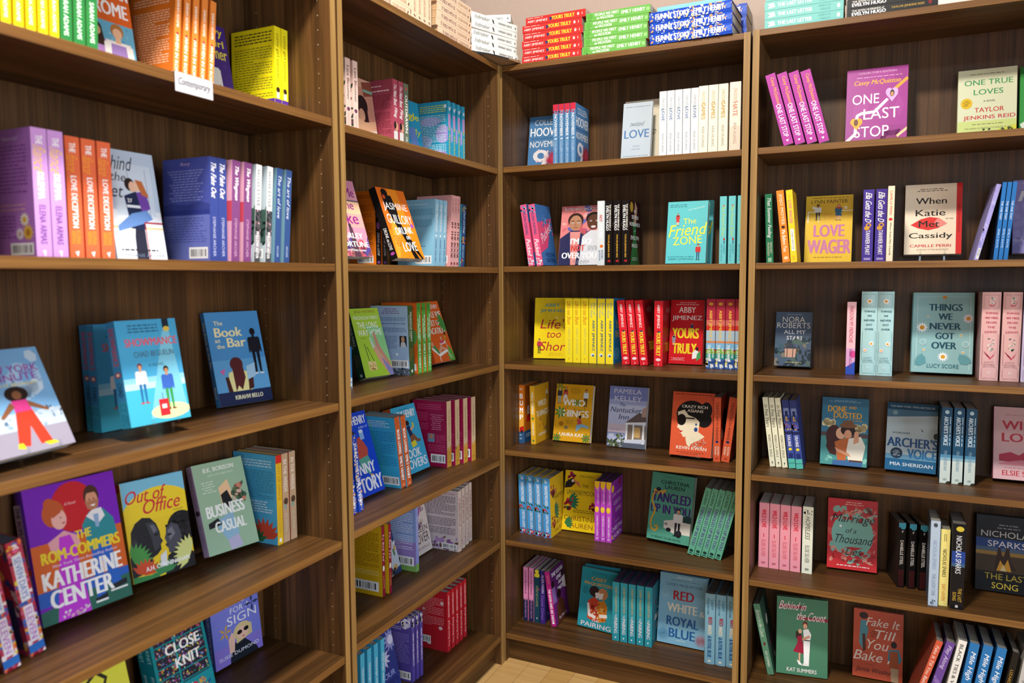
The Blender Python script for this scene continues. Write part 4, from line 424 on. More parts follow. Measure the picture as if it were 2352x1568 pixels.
DES['inn_f'] = dict(c='#a9b4dd', s='#7a86b8', F=[('r', 0, 0, 1, .22, '#7f8ac4'), ('r', 0, .3, 1, .66, '#c3cae6'), ('r', 0, .62, 1, .76, '#d8c6cf'), ('r', 0, .76, 1, .82, '#8f98ba'), t('PAMELA', .48, .08, .72, .075, '#f2f4fa', b=-.01), t('KELLEY', .5, .2, .72, .08, '#f2f4fa', b=-.01), t('The', .36, .3, .16, .06, '#2a3f66', sh=.3), t('Nantucket', .46, .385, .8, .085, '#2a3f66', sh=.3), t('Inn', .42, .5, .26, .08, '#2a3f66', sh=.3), ('p', [(.44, .6), (.8, .42), (1, .44), (1, .58)], '#6a5a58'), ('p', [(.88, .36), (1, .3), (1, .48), (.88, .48)], '#b5978a'), ('p', [(.46, .59), (1, .56), (1, .6), (.46, .62)], '#eef0f4'), ('r', .5, .62, 1, .86, '#8a7a6a'), ('r', .7, .66, .86, .82, '#d8b070'), ('r', .48, .6, .53, .88, '#f4f5f8'), ('r', .66, .6, .7, .9, '#f4f5f8'), ('r', .92, .6, .97, .92, '#f4f5f8'), ('p', [(.2, .88), (1, .84), (1, .9), (.3, .93)], '#cfd2de'), ('r', 0, .92, 1, 1, '#5a6070'), ('s', 0, .8, .45, 1, 46, .05, ['#4a5a3a', '#6a7a4a', '#2f3f2c', '#c8ccd8']), t('A Sweet Novel', .2, .71, .28, .02, '#a86a7a')])
DES['asians_f'] = dict(c='#de5c38', s='#c8502e', F=[('l', .06, .02, .96, .05, 1, '#7a2a18', 2), ('e', .48, .34, .37, .21, '#15110f', 30), ('e', .82, .27, .14, .13, '#15110f'), ('e', .78, .42, .18, .12, '#15110f'), ('p', [(.14, .32), (.3, .28), (.4, .36), (.58, .4), (.68, .46), (.66, .64), (.76, .7), (.6, .74), (.5, .78), (.46, .7), (.3, .71), (.26, .66), (.2, .64), (.22, .6), (.14, .56), (.18, .48)], '#efe3c4'), ('p', [(.36, .72), (.5, .64), (.68, .62), (.82, .68), (.7, .74), (.52, .8), (.46, .86), (.4, .82)], '#efe3c4'), ('e', .24, .44, .11, .09, '#17120f', 22), ('r', .3, .4, .56, .42, '#17120f'), ('p', [(.2, .61), (.3, .615), (.22, .65)], '#c8202c'), ('e', .6, .48, .07, .06, '#efe3c4'), ('e', .6, .58, .045, .035, '#2a4a8a'), ('e', .6, .5, .025, .02, '#3a5a9a'), ('s', .45, .72, .85, .86, 30, .02, ['#bdb8ae', '#d8d4cc']), t('CRAZY RICH', .54, .225, .62, .045, '#f6f0e0', b=.02), t('ASIANS', .56, .29, .38, .045, '#f6f0e0', b=.02), t('A NOVEL', .76, .79, .2, .02, '#7a2a18'), t('KEVIN KWAN', .52, .875, .72, .05, '#f6f0e0', b=.02), ('l', .12, .93, .9, .98, 2, '#a8402a', 3, 1)])
DES['asians'] = dict(c='#c8502e', s='#e0603c', S=[t('CRAZY RICH ASIANS', .37, .5, .58, .34, '#5a2016', b=.01), ('e', .69, .5, .02, .22, '#2a2a5a'), t('KEVIN', .83, .3, .13, .26, '#f4e6d0', b=.02), t('KWAN', .83, .7, .12, .26, '#f4e6d0', b=.02), ('e', .95, .5, .018, .2, '#b8482c')], F=[('e', .5, .4, .3, .2, '#15110f'), ('e', .2, .6, .12, .08, '#d8ccb0')])
DES['unhoney_f'] = dict(c='#f5d01c', F=[('s', .05, .0, .3, .2, 12, .06, ['#8a1f3a', '#b8305a', '#3f6a4a']), ('p', [(.02, .2), (.2, .12), (.3, .2), (.18, .28), (.0, .3)], '#1f1c22'), ('p', [(.24, .15), (.4, .18), (.46, .28), (.3, .21)], '#e08a5a'), ('e', .22, .17, .04, .025, '#f0ece2'), ('l', .3, .06, .9, .1, 2, '#8a701a', 2, 1), t('THE', .58, .24, .18, .05, '#4a3a1a'), t('UNHONEYMOONERS', .55, .36, .96, .08, '#3a3a2a', b=.0), ('leaf', .12, .52, 6, .34, '#2f7a5a', {'a0': -.9, 'spread': 1.8}), ('s', .0, .45, .25, .65, 14, .06, ['#a8203a', '#c83a4a', '#2f6a4a']), ('s', .7, .5, .95, .62, 12, .05, ['#a8203a', '#c83a4a', '#8a1f2a']), ('l', .25, .64, .9, .7, 2, '#8a701a', 3, 1), t('CHRISTINA', .5, .79, .92, .08, '#8a4a1a', b=-.005), t('LAUREN', .5, .91, .72, .08, '#8a4a1a', b=-.005), ('leaf', .06, .88, 6, .26, '#3a7a4a', {'a0': -.8, 'spread': 1.6})])
DES['unhoney'] = dict(c='#d8b020', s='#4a9ad8', S=[('s', 0, .6, .1, 1, 6, .014, ['#3f8a5a', '#e8d05a']), t('THE', .06, .5, .04, .3, '#eef4f8', b=.02), t('UNHONEYMOONERS', .29, .5, .34, .42, '#f6f8fa', b=.01), ('s', .44, .3, .6, 1, 12, .022, ['#2f7a4a', '#c83a3a', '#e8b04a', '#2f5a3a']), t('CHRISTINA LAUREN', .75, .45, .3, .38, '#eef4f8', b=.01), ('s', .9, 0, 1, 1, 16, .02, ['#a8203a', '#c83a4a', '#2f6a4a']), t('G', .95, .5, .03, .4, '#fff', b=.02)], F=[('p', [(.05, .25), (.25, .2), (.4, .28), (.2, .36)], '#3a302a'), ('p', [(.3, .2), (.46, .22), (.5, .32), (.34, .26)], '#c87a4a'), ('leaf', .3, .62, 7, .36, '#2f6a4a', {'a0': -1.2, 'spread': 2.2}), ('s', .0, .15, .3, .3, 8, .06, ['#8a1f3a', '#a8304a']), ('s', .05, .68, .35, .85, 12, .06, ['#a8203a', '#8a1f2a']), t('UNHONEYMOON', .6, .36, .7, .07, '#6a5418'), t('CHRISTINA', .6, .8, .7, .07, '#8a5a1a'), t('LAUREN', .6, .91, .6, .07, '#8a5a1a')])
DES['hazel'] = dict(c='#8a2a9c', s='#c04ac8', e='#6a6470', S=[('p', [(0, 0), (.1, .2), (.14, .6), (.08, 1), (0, 1)], '#e8b82a'), t("JOSH + HAZEL'S GUIDE", .24, .4, .26, .34, '#f0d8f4', b=.01), ('e', .47, .6, .05, .4, '#e8c02a'), ('p', [(.43, .2), (.5, .5), (.45, .9)], '#f0d04a'), t('CHRISTINA LAUREN', .74, .5, .34, .34, '#f6e8f8', b=.01), t('G', .95, .5, .03, .4, '#fff', b=.02)], F=[('e', .1, .12, .12, .06, '#e8b82a'), ('e', .7, .08, .14, .05, '#8a1f5a'), t("JOSH + HAZEL'S", .5, .24, .86, .07, '#d8a8de', b=0), t('GUIDE TO', .48, .38, .6, .07, '#d8a8de', b=0), t('DATING', .6, .51, .5, .07, '#d8a8de', b=0), ('l', .2, .68, .8, .72, 2, '#c088c8', 2, 1), t('CHRISTINA', .5, .81, .9, .075, '#f0dcf4', b=-.005), t('LAUREN', .5, .93, .74, .075, '#f0dcf4', b=-.005), ('e', .06, .92, .05, .04, '#e8b82a')])
DES['tangled_f'] = dict(c='#5aa68e', s='#4a9480', F=[('l', .3, .045, .75, .065, 1, '#3f7f6c', 2), t('CHRISTINA', .56, .13, .66, .055, '#16302c', b=.02), t('LAUREN', .56, .2, .46, .055, '#16302c', b=.02), ('s', .6, .2, .95, .35, 30, .008, ['#d8a8b8', '#e8d8d8']), ('p', [(.05, .3), (.1, .24), (.26, .26), (.36, .24), (.34, .3), (.2, .33)], '#e0b04a'), ('e', .18, .25, .06, .03, '#2a3a4a'), t('TANGLED', .5, .36, .9, .14, '#4a2f7c', b=.04), t('UP IN YOU', .5, .53, .92, .13, '#4a2f7c', b=.04), ('k', [(.1, .3), (.06, .36), (.05, .44), (.1, .5), (.14, .55), (.12, .62), (.07, .7), (.06, .78), (.1, .85), (.18, .87), (.24, .83), (.22, .79), (.16, .81)], .04, '#d8a83c'), ('p', [(.38, .7), (.62, .66), (1, .66), (1, .86), (.6, .86), (.38, .8)], '#ece8dc'), ('p', [(.78, .6), (1, .58), (1, .68), (.76, .68)], '#2f4a48'), ('e', .74, .86, .07, .055, '#22262a'), ('e', .5, .82, .06, .03, '#22262a'), ('e', .43, .74, .04, .02, '#9a9a92'), ('fig', .7, .5, .4, '#d9a283', '#2a1c18', '#eef0ee', '#33343c', {'wide': 1.2}), t('A MEANT TO BE NOVEL', .46, .955, .7, .03, '#1c4a40')])
DES['tangled'] = dict(c='#58a68e', s='#6cbc9c', S=[t('LAUREN', .15, .5, .18, .38, '#1f3f3a', b=.02), t('TANGLED UP IN YOU', .57, .5, .58, .5, '#5a4a94', b=.04), ('e', .94, .5, .02, .3, '#1f3f3a'), ('r', .97, .2, .985, .8, '#2f5f52')])
DES['conspir'] = dict(c='#e58aba', s='#e28cba', S=[('r', .56, 0, 1, 1, '#1f2a50'), ('p', [(.56, 0), (.62, .1), (.58, .3), (.64, .5), (.58, .7), (.62, .9), (.56, 1)], '#e28cba'), t('LOVE AND OTHER CONSPIRACIES', .28, .5, .44, .4, '#3a2a4a', b=.01), t('MALLORY MARLOWE', .79, .5, .3, .36, '#d890c0')])
DES['sunny'] = dict(c='#1f3f5a', s='#1c4258', S=[('e', .03, .5, .035, .4, '#e8d43a'), ('leaf', .05, .5, 12, .1, '#e8d43a', {'a0': -.8, 'spread': 1.6}), t('FUNNY GUY A NOVEL', .5, .5, .4, .4, '#a8a85a'), ('e', .36, .1, .02, .1, '#c83a3a'), ('p', [(.9, .4), (.94, .5), (.9, .6)], '#fff')])
DES['course'] = dict(c='#3a2a6a', s='#3f2a78', S=[t('ALIZA MANN', .25, .45, .34, .5, '#d8c8f0', b=.01), t('Course Correct', .7, .5, .46, .6, '#9a6ad0', sh=.3)], F=[('s', .1, .3, .9, .9, 12, .08, ['#5a6ac0', '#c0a0e0', '#2a1f5a'])])
DES['goodones'] = dict(c='#5a2260', s='#c02a86', S=[t('TAJ McCOY', .14, .5, .16, .5, '#f09a6a', sh=.2), t('THE GOOD ONES ARE TAKEN', .62, .5, .6, .5, '#fff', b=.03), ('e', .94, .5, .016, .25, '#fff')], F=[('r', 0, .4, 1, 1, '#6a2470'), t('THE GOOD', .5, .1, .82, .07, '#fff', b=.03), t('ONES', .6, .21, .4, .07, '#fff', b=.03), t('ARE', .62, .31, .26, .06, '#fff', b=.03), t('TAKEN', .62, .41, .46, .07, '#fff', b=.03), ('e', .12, .26, .1, .06, '#2a1a1c'), ('e', .85, .2, .1, .06, '#2a1a1c'), ('p', [(.75, .28), (.98, .26), (1, .5), (.8, .46)], '#e8dada'), ('p', [(0, .32), (.24, .32), (.26, .6), (0, .6)], '#8a6aa8'), ('e', .45, .5, .14, .08, '#2a1614'), ('p', [(.2, .7), (.45, .56), (.72, .66), (.8, 1), (.15, 1)], '#5a3020'), t('Taj McCoy', .55, .92, .6, .06, '#f0dce8', sh=.3)])
DES['pair_f'] = dict(c='#2f9aa8', s='#26808c', F=[('l', .15, .05, .85, .09, 2, '#1d6a76', 2, 1), t('CASEY', .5, .17, .42, .06, '#e8a83a', b=.04), t('McQUISTON', .5, .26, .78, .06, '#e8a83a', b=.04), ('l', .06, .32, .24, .45, 5, '#1d5f6a', 3, 1), ('e', .4, .38, .15, .09, '#3a2a28'), ('e', .64, .4, .14, .1, '#c88a5a'), ('p', [(.42, .4), (.54, .38), (.56, .46), (.46, .5)], '#f4ece4'), ('p', [(.54, .4), (.66, .38), (.64, .48), (.54, .5)], '#f4ece4'), ('p', [(.24, .55), (.4, .47), (.56, .52), (.6, .8), (.5, .88), (.26, .84)], '#cf4a30'), ('p', [(.52, .54), (.7, .5), (.8, .6), (.78, .84), (.56, .88)], '#dd8a2c'), ('s', .28, .55, .56, .84, 26, .035, ['#e8a07a', '#a8301c', '#f0d0b0']), ('s', .56, .58, .78, .84, 20, .03, ['#c8641c', '#f0b860', '#a84a1c']), ('p', [(.22, .6), (.28, .58), (.34, .76), (.5, .78), (.48, .83), (.28, .8)], '#f4ece4'), ('p', [(.58, .74), (.8, .72), (.82, .77), (.6, .8)], '#f4ece4'), t('THE', .5, .865, .2, .04, '#f4dfe6', b=.02), t('PAIRING', .52, .94, .84, .075, '#f4dfe6', b=.02)])
DES['pair'] = dict(c='#22707c', s='#2f98a6', e='#5a4468', S=[t('CASEY McQUISTON', .29, .5, .44, .36, '#c89a4a', b=.02), t('THE', .57, .5, .06, .3, '#eadfe6'), t('PAIRING', .74, .5, .26, .48, '#f2e2ea', b=.02), ('p', [(.93, .4), (.96, .55), (.93, .65)], '#fff')], F=[('s', .2, .3, .8, .8, 12, .1, ['#d8d0c8', '#6a2a30'])])
DES['royal_f'] = dict(c='#86bcd8', s='#78aecc', e='#9a958c', F=[('l', .25, .03, .8, .06, 1, '#dfeef4', 2, 1), ('l', .2, .08, .9, .1, 1, '#4f86a4', 3, 1), t('CASEY McQUISTON', .52, .155, .76, .045, '#3f6f94', b=.01), t('RED', .52, .3, .42, .13, '#b02a3a', b=.04), t('WHITE', .5, .48, .62, .12, '#f2ecd8', b=.03), t('&', .92, .51, .11, .08, '#eef4f4'), t('ROYAL', .52, .67, .66, .13, '#24619e', b=.035), t('BLUE', .52, .84, .54, .13, '#24619e', b=.035), t('A NOVEL', .5, .935, .2, .02, '#e8f2f4'), ('leaf', .12, .87, 26, .18, '#5a92b4'), ('leaf', .92, .88, 26, .16, '#b07a8a'), ('leaf', .12, .28, 20, .14, '#9fd0e4')])
DES['royal'] = dict(c='#7fb6d2', s='#86bcd6', e='#7c776e', S=[t('CASEY', .15, .3, .14, .24, '#3f7a9e', b=.01), t('McQUISTON', .18, .68, .22, .24, '#3f7a9e', b=.01), t('RED', .38, .45, .1, .36, '#b02a3a', b=.04), t('WHITE', .51, .5, .13, .36, '#f2ecd8', b=.03), t('& ROYAL BLUE', .75, .5, .3, .38, '#24619e', b=.03), ('e', .955, .5, .014, .16, '#f2ecd8')])
DES['icebr'] = dict(c='#e8ebe6', s='#f0f2ec', e='#d2d4ca', S=[t('Icebreaker', .24, .45, .3, .55, '#3f4440', sh=.3), ('p', [(.44, .2), (.48, .35), (.49, .8), (.47, .8), (.45, .45)], '#333'), t('HANNAH GRACE', .73, .5, .3, .3, '#3a3d3a', b=.03), ('p', [(.94, .35), (.97, .5), (.95, .7)], '#333')])
DES['meeth'] = dict(c='#d8622a', s='#6fb955', b='#d8622a', e='#d8d0c0', S=[('r', .03, .1, .1, .9, '#63b048'), ('s', .02, 0, .12, 1, 10, .01, ['#4f9a3a', '#93d878']), t('PEOPLE WE MEET', .33, .3, .38, .34, '#f8fbf2', b=.04), t('on VACATION', .3, .72, .26, .34, '#f8fbf2', b=.04), t('EMILY HENRY', .74, .45, .36, .42, '#f8fbf2', b=.04), ('r', .94, .3, .985, .7, '#a0de88')])
DES['lightteal'] = dict(c='#bfe4e2', s='#8fd4dc', e='#f4f4f0')
DES['letter'] = dict(c='#6fb8b2', s='#74bdb6', e='#e0e2da', S=[('p', [(.04, .3), (.12, .2), (.14, .7), (.05, .8)], '#e8e4d6'), ('e', .05, .5, .01, .1, '#5aa8a0'), t('THE LAST LETTER', .39, .5, .44, .42, '#fff', b=.04), t('REBECCA', .77, .28, .15, .26, '#4f9a96', b=.01), t('YARROS', .77, .68, .13, .26, '#4f9a96', b=.01), ('e', .94, .5, .02, .25, '#e8f6f2')])
DES['pinkh'] = dict(c='#ecd6cc', s='#f0dcd2', e='#e0d8cc')
DES['laststop'] = dict(c='#6a2462', s='#ab4199', S=[t('Casey McQuiston', .24, .45, .38, .45, '#f0a83a', sh=.2, b=.01), t('ONE LAST STOP', .66, .5, .46, .5, '#fff', b=.0), ('p', [(.93, .35), (.96, .5), (.93, .65)], '#fff')])
DES['laststop_f'] = dict(c='#a03a8c', s='#8a2f76', F=[('s', 0, 0, 1, 1, 8, .2, ['#a64293', '#983584'], {'sides': 4}), t("COLLECTOR'S EDITION", .5, .055, .62, .025, '#d8a8d0', b=.02), ('l', .16, .105, .9, .125, 1, '#d8a8d0', 2), t('Casey McQuiston', .5, .19, .76, .08, '#dfa63a', sh=.25, b=.02), ('p', [(.76, .29), (.98, .15), (1, .17), (1, .19), (.78, .33)], '#d8a03a'), t('ONE', .32, .4, .44, .13, '#fff', b=0), t('LAST', .58, .6, .58, .14, '#fff', b=0), t('STOP', .43, .83, .56, .14, '#fff', b=0), ('k', [(.68, .42), (.47, .575), (.26, .585), (.19, .61), (.17, .68)], .05, '#fff'), ('k', [(.17, .76), (.16, .85), (.0, .96)], .05, '#fff6ee'), ('p', [(.8, .92), (1, .8), (1, .84), (.82, .95)], '#f0cf9a'), ('e', .7, .33, .055, .05, '#d8a8d8'), ('e', .79, .33, .055, .05, '#d8a8d8'), ('p', [(.65, .36), (.85, .36), (.75, .46)], '#d8a8d8'), ('e', .75, .35, .035, .045, '#2a1c18'), ('e', .75, .36, .022, .03, '#c98f5c'), ('e', .13, .69, .055, .045, '#e8a62a'), ('e', .22, .69, .055, .045, '#e8a62a'), ('p', [(.08, .71), (.28, .71), (.18, .8)], '#e8a62a'), ('e', .17, .7, .035, .045, '#6a3a24'), ('e', .72, .93, .05, .035, '#8a2f6a'), ('e', .8, .93, .05, .035, '#8a2f6a'), ('p', [(.68, .95), (.84, .95), (.76, 1)], '#8a2f6a')])
DES['trueloves_f'] = dict(c='#dfe2bf', s='#c8cfa8', F=[('r', 0, .72, 1, 1, '#cfdc8a'), ('p', [(0, .93), (.5, .9), (1, .8), (1, 1), (0, 1)], '#d8d84a'), ('s', .35, .84, 1, 1, 40, .03, ['#c8c83a', '#4a5a3a', '#8a9a3a', '#2f3f2a']), ('l', .2, .06, .78, .08, 1, '#6a6a50', 2), t('ONE TRUE', .52, .185, .82, .075, '#3f9a5c', b=.015), t('LOVES', .52, .32, .5, .075, '#3f9a5c', b=.015), t('A NOVEL', .54, .45, .2, .025, '#4a4a3a', b=.02), ('e', .15, .47, .1, .075, '#e2bc2a'), ('l', .09, .43, .21, .51, 4, '#7a6010', 2, 1), t('TAYLOR', .54, .57, .5, .065, '#c83a38', b=.015), t('JENKINS REID', .54, .68, .88, .07, '#c83a38', b=.015), ('l', .22, .76, .8, .78, 1, '#6a6a50', 3, 1), t('THE SEVEN HUSBANDS OF EVELYN HUGO', .52, .825, .8, .022, '#6a6a50')])
DES['greens'] = dict(c='#3f9a4a', F=[('p', [(0, .8), (.5, .6), (.6, .75), (.1, .95)], '#dfe6da'), ('r', 0, 0, .4, .1, '#2f7a3a')])
DES['feeling'] = dict(c='#2a2a26', s='#2f7d56', S=[t('That Summer Feeling', .34, .5, .58, .62, '#fff', sh=.3, b=.01), t('BRIDGET', .78, .3, .16, .26, '#e0d8b8', b=.01), t('MORRISSEY', .8, .68, .2, .26, '#e0d8b8', b=.01), ('r', .92, .25, .98, .75, '#9ac8a4')])
DES['before'] = dict(c='#8a1f5a', s='#f0822a', S=[t('JOJO MOYES', .26, .5, .42, .5, '#f8e4d0', b=0), ('e', .51, .5, .02, .25, '#3a2420'), t('Me Before You', .7, .5, .3, .5, '#fbeee0', b=.01), ('e', .94, .5, .022, .3, '#f8c8a0')])
DES['wager_f'] = dict(c='#eac02e', F=[('l', .14, .025, .9, .045, 1, '#6a4a1a', 2), t('LYNN PAINTER', .5, .09, .78, .055, '#3f2c1a', b=0), ('p', [(.04, .24), (.3, .24), (.3, .25), (.04, .25)], '#fff'), ('fig', .26, .13, .24, '#8a5a3c', '#2a1c18', '#f2f0ec', '#2a2a30', {'wide': 1.3}), ('fig', .7, .14, .24, '#e8b48c', '#c8502c', '#2f6a94', '#2f6a94', {'wide': 1.3, 'dress': 2}), ('r', .76, .23, 1, .24, '#fff'), ('r', .14, .16, .2, .2, '#f6f0e0'), ('r', .82, .17, .88, .21, '#f6f0e0'), ('r', .04, .25, .06, .4, '#fff'), ('r', .28, .3, .29, .4, '#fff'), t('The', .53, .32, .3, .09, '#e8a51c', sh=.4), t('LOVE', .51, .53, .64, .18, '#d07aa8', b=.04), t('WAGER', .52, .77, .9, .21, '#d07aa8', b=.04), ('l', .16, .92, .86, .94, 1, '#8a6a1a', 3, 1)])
DES['wager'] = dict(c='#c89a1c', s='#f2c82a', S=[t('The', .09, .5, .06, .4, '#d8a020', sh=.4), t('LOVE WAGER', .3, .5, .32, .52, '#c86a8a', b=.03), ('r', .54, .2, .84, .72, '#f8f4e8'), t('LYNN PAINTER', .69, .46, .26, .3, '#5a4a2a', b=.02), ('r', .91, .3, .96, .7, '#d8b020')])
DES['ella'] = dict(c='#4a3a94', s='#4b399a', b='#3a2a4a', S=[t('Ella Gets the D', .25, .5, .4, .58, '#fff', sh=.3, b=.015), ('e', .49, .45, .03, .25, '#d8a43a'), ('e', .53, .6, .03, .25, '#d8a43a'), ('e', .49, .45, .015, .13, '#4b399a'), t('TANVIER PEART', .73, .5, .34, .4, '#f2eef8', b=.02), ('r', .94, .2, .97, .8, '#a89ad0')])
DES['katie'] = dict(c='#e6d2b2', s='#edd9ba', S=[t('CAMILLE PERRI', .22, .5, .32, .38, '#c8453a', b=.02), ('e', .44, .5, .02, .3, '#c8302c'), t('When Katie Met Cassidy', .7, .5, .44, .36, '#33281f', b=.02)])
DES['katie_f'] = dict(c='#efdcc0', s='#e0ccb0', F=[('r', .9, 0, 1, 1, '#cf2420'), ('l', .1, .06, .85, .11, 2, '#5a4a3a', 2, 1), t('When', .46, .24, .54, .09, '#1d1714', b=.02), t('Katie', .45, .41, .52, .09, '#1d1714', b=.02), ('p', [(.1, .58), (.28, .5), (.44, .47), (.6, .49), (.75, .57), (.6, .63), (.42, .66), (.24, .63)], '#d8302a'), ('p', [(.52, .55), (.58, .49), (.75, .57), (.6, .63)], '#e88a80'), t('Met', .43, .57, .36, .09, '#1d1714', b=.02), ('l', .72, .49, .86, .51, 1, '#5a4a3a', 3), t('Cassidy', .46, .745, .76, .1, '#1d1714', b=.02), t('CAMILLE PERRI', .46, .88, .72, .04, '#c8302c', b=.03), t('AUTHOR OF THE ASSISTANTS', .5, .935, .56, .02, '#8a4a3a'), ('l', .93, .3, .97, .7, 20, '#8a1410', 3)])
DES['lavl'] = dict(c='#8f88c8', s='#a59edb', b='#9a94d0', S=[('s', 0, 0, 1, 1, 12, .03, ['#b4aee2', '#958ecf']), ('r', .84, .1, .98, .7, '#e8e6e0'), ('l', .85, .2, .97, .6, 3, '#444', 2)], B=[('bc', .5, .85, .95, .96), ('s', 0, 0, 1, 1, 12, .15, ['#a9a2da', '#8f88c8'])])
DES['bluel'] = dict(c='#1f5a9a', s='#2470b8', b='#1d2a44', S=[t('THE ONE THAT', .36, .5, .24, .45, '#e0ecf6', b=.02), t('EMILY KATE', .72, .5, .24, .4, '#c8dcee', b=.01)], B=[('bc', .5, .82, .95, .95)])
DES['lav_f'] = dict(c='#9c94d6', s='#8a82c4', F=[('s', 0, 0, 1, 1, 40, .12, ['#a8a1de', '#8f87ca', '#b6b0e4']), t('THE', .3, .06, .3, .04, '#e8e4f6'), t('P', .25, .22, .28, .14, '#f0eefa', sh=.3), t('EMILY', .5, .93, .6, .06, '#f0eefa')])
DES['stars_f'] = dict(c='#4a5a6e', s='#35424f', e='#8a8a84', F=[('l', .15, .04, .9, .06, 1, '#9aa8b8', 2, 1), t('NORA', .5, .14, .62, .1, '#ece4d6', b=-.01), t('ROBERTS', .5, .25, .92, .1, '#ece4d6', b=-.01), t('ALL MY', .54, .37, .6, .07, '#f2f0ec', b=0), t('STARS', .54, .48, .44, .07, '#f2f0ec', b=0), ('s', 0, .5, 1, 1, 60, .09, ['#2f3d44', '#51645c', '#3f5a62', '#7a7468', '#24323a']), ('p', [(.28, .68), (.44, .58), (.6, .68), (.58, .84), (.3, .84)], '#c89a84'), ('p', [(.24, .68), (.44, .56), (.64, .68)], '#3a3f4a'), ('r', .34, .68, .36, .84, '#3a3a40'), ('r', .5, .68, .52, .84, '#3a3a40'), ('l', .3, .92, .8, .94, 1, '#d8c88a', 3, 1)])
DES['frenchie'] = dict(c='#3a2a3a', s='#eab8c0', U=[('r', 0, .64, 1, 1, '#d8a0c8'), ('e', .75, .72, .35, .05, '#d84a90'), ('p', [(0, .9), (1, .82), (1, 1), (0, 1)], '#2f4fb0')], S=[t('PARDON MY FRENCHIE', .31, .5, .5, .42, '#b0344a', sh=.1, b=.01), t('FARRAH ROCHON', .78, .5, .26, .32, '#7a2a6a', b=.01)])
AQ = '#a9d0d0'
def orn(c): return [('r', .08, .03, .92, .034, c), ('r', .08, .18, .92, .184, c), ('r', .08, .03, .1, .18, c), ('r', .9, .03, .92, .18, c), ('r', .08, .47, .1, .82, c), ('r', .9, .47, .92, .82, c), ('r', .1, .84, .9, .844, c), ('r', .1, .97, .9, .974, c), ('r', .08, .86, .1, .96, c), ('r', .9, .86, .92, .96, c)]
def ts(ws, c): return [t(w, .52, .235 + i * .053, .13 * len(w) if len(w) < 6 else .68, .022, c, b=.04) for i, w in enumerate(ws)]
DES['gotover'] = dict(c='#8fb8b8', s='#a9cfd0', e='#b8b0a0', U=orn('#7fa4a4') + ts(['THINGS', 'WE', 'NEVER', 'GOT', 'OVER'], '#2f5a6a') + [('fl', .5, .115, .24, '#eef2ec', '#d8921c'), ('fl', .68, .62, .2, '#eef2ec', '#d8921c'), ('fl', .3, .7, .16, '#e8d0d8', '#e0b03c'), t('LUCY', .48, .79, .5, .02, '#5a8088'), t('SCORE', .48, .82, .6, .02, '#5a8088'), t('B', .5, .91, .14, .03, '#d8e8e6')])
DES['gotover_f'] = dict(c='#8fb9ba', s='#a3c9ca', e='#b8b0a0', F=[('r', .07, .05, .08, .95, '#b8d6d4'), ('r', .94, .05, .95, .95, '#b8d6d4'), ('r', .07, .05, .95, .054, '#b8d6d4'), ('e', .52, .06, .04, .02, '#c88a3a'), t('THINGS', .54, .185, .54, .085, '#1c4a5c', b=.05), t('WE', .54, .3, .22, .08, '#1c4a5c', b=.05), t('NEVER', .54, .42, .5, .08, '#1c4a5c', b=.05), t('GOT', .54, .54, .3, .08, '#1c4a5c', b=.05), t('OVER', .53, .66, .4, .085, '#1c4a5c', b=.05), ('fl', .16, .44, .11, '#eef2ee', '#d8921c'), ('fl', .91, .32, .1, '#e8dce8', '#d8921c'), ('fl', .52, .8, .1, '#f2f4f4', '#d8a21c'), ('fl', .25, .3, .03, '#c8d8d0', '#c8a23c'), ('fl', .2, .72, .04, '#c8d8d0', '#d8a21c'), ('fl', .84, .74, .04, '#c8d8d0', '#d8a21c'), ('fl', .8, .53, .04, '#c8d8d0', '#c8a23c'), ('leaf', .24, .88, 8, .2, '#5f9aa0', {'a0': -3.4, 'spread': 1.6}), ('leaf', .8, .88, 8, .2, '#5f9aa0', {'a0': -1.6, 'spread': 1.6}), t('LUCY SCORE', .52, .915, .52, .05, '#2f6a7a', b=0), ('e', .18, .62, .06, .04, '#b3d2d0'), ('e', .18, .62, .045, .03, '#8fb9ba'), ('e', .88, .64, .06, .04, '#b3d2d0'), ('e', .88, .64, .045, .03, '#8fb9ba')])
DES['hidelight'] = dict(c='#b58a8a', s='#dfb0ae', e='#b8b0a0', U=orn('#b58a8a') + ts(['THINGS', 'WE HIDE', 'FROM', 'THE', 'LIGHT'], '#b8405a') + [('p', [(.3, .08), (.4, .14), (.6, .15), (.75, .1), (.62, .16), (.42, .16)], '#d04a66'), ('s', .35, .04, .7, .13, 12, .06, ['#e8e6d0', '#9ab0a4', '#f2f0e6']), ('s', .35, .52, .7, .66, 20, .06, ['#e8e6d0', '#9ab0a4', '#f2f0e6', '#6a7a74']), ('p', [(.15, .66), (.35, .72), (.55, .74), (.72, .7), (.85, .64), (.7, .72), (.52, .76)], '#d0345a'), t('LUCY', .48, .79, .5, .02, '#a8707a'), t('SCORE', .48, .82, .6, .02, '#a8707a'), t('B', .5, .91, .14, .03, '#efe0dc')])
DES['lilacs'] = dict(c='#b0a4c8', s='#cfc3e0', e='#b8b0a0', U=orn('#a89ac4') + ts(['THINGS', 'WE LEFT', 'BEHIND'], '#6a5a9a'))
DES['fiveyears'] = dict(c='#c8c49c', s='#e8e4c4', S=[t('In Five Years', .27, .5, .32, .62, '#2f2c24', sh=.2), t('REBECCA SERLE', .7, .5, .32, .42, '#3f3a30', b=0), ('p', [(.93, .35), (.97, .5), (.93, .6)], '#222')])
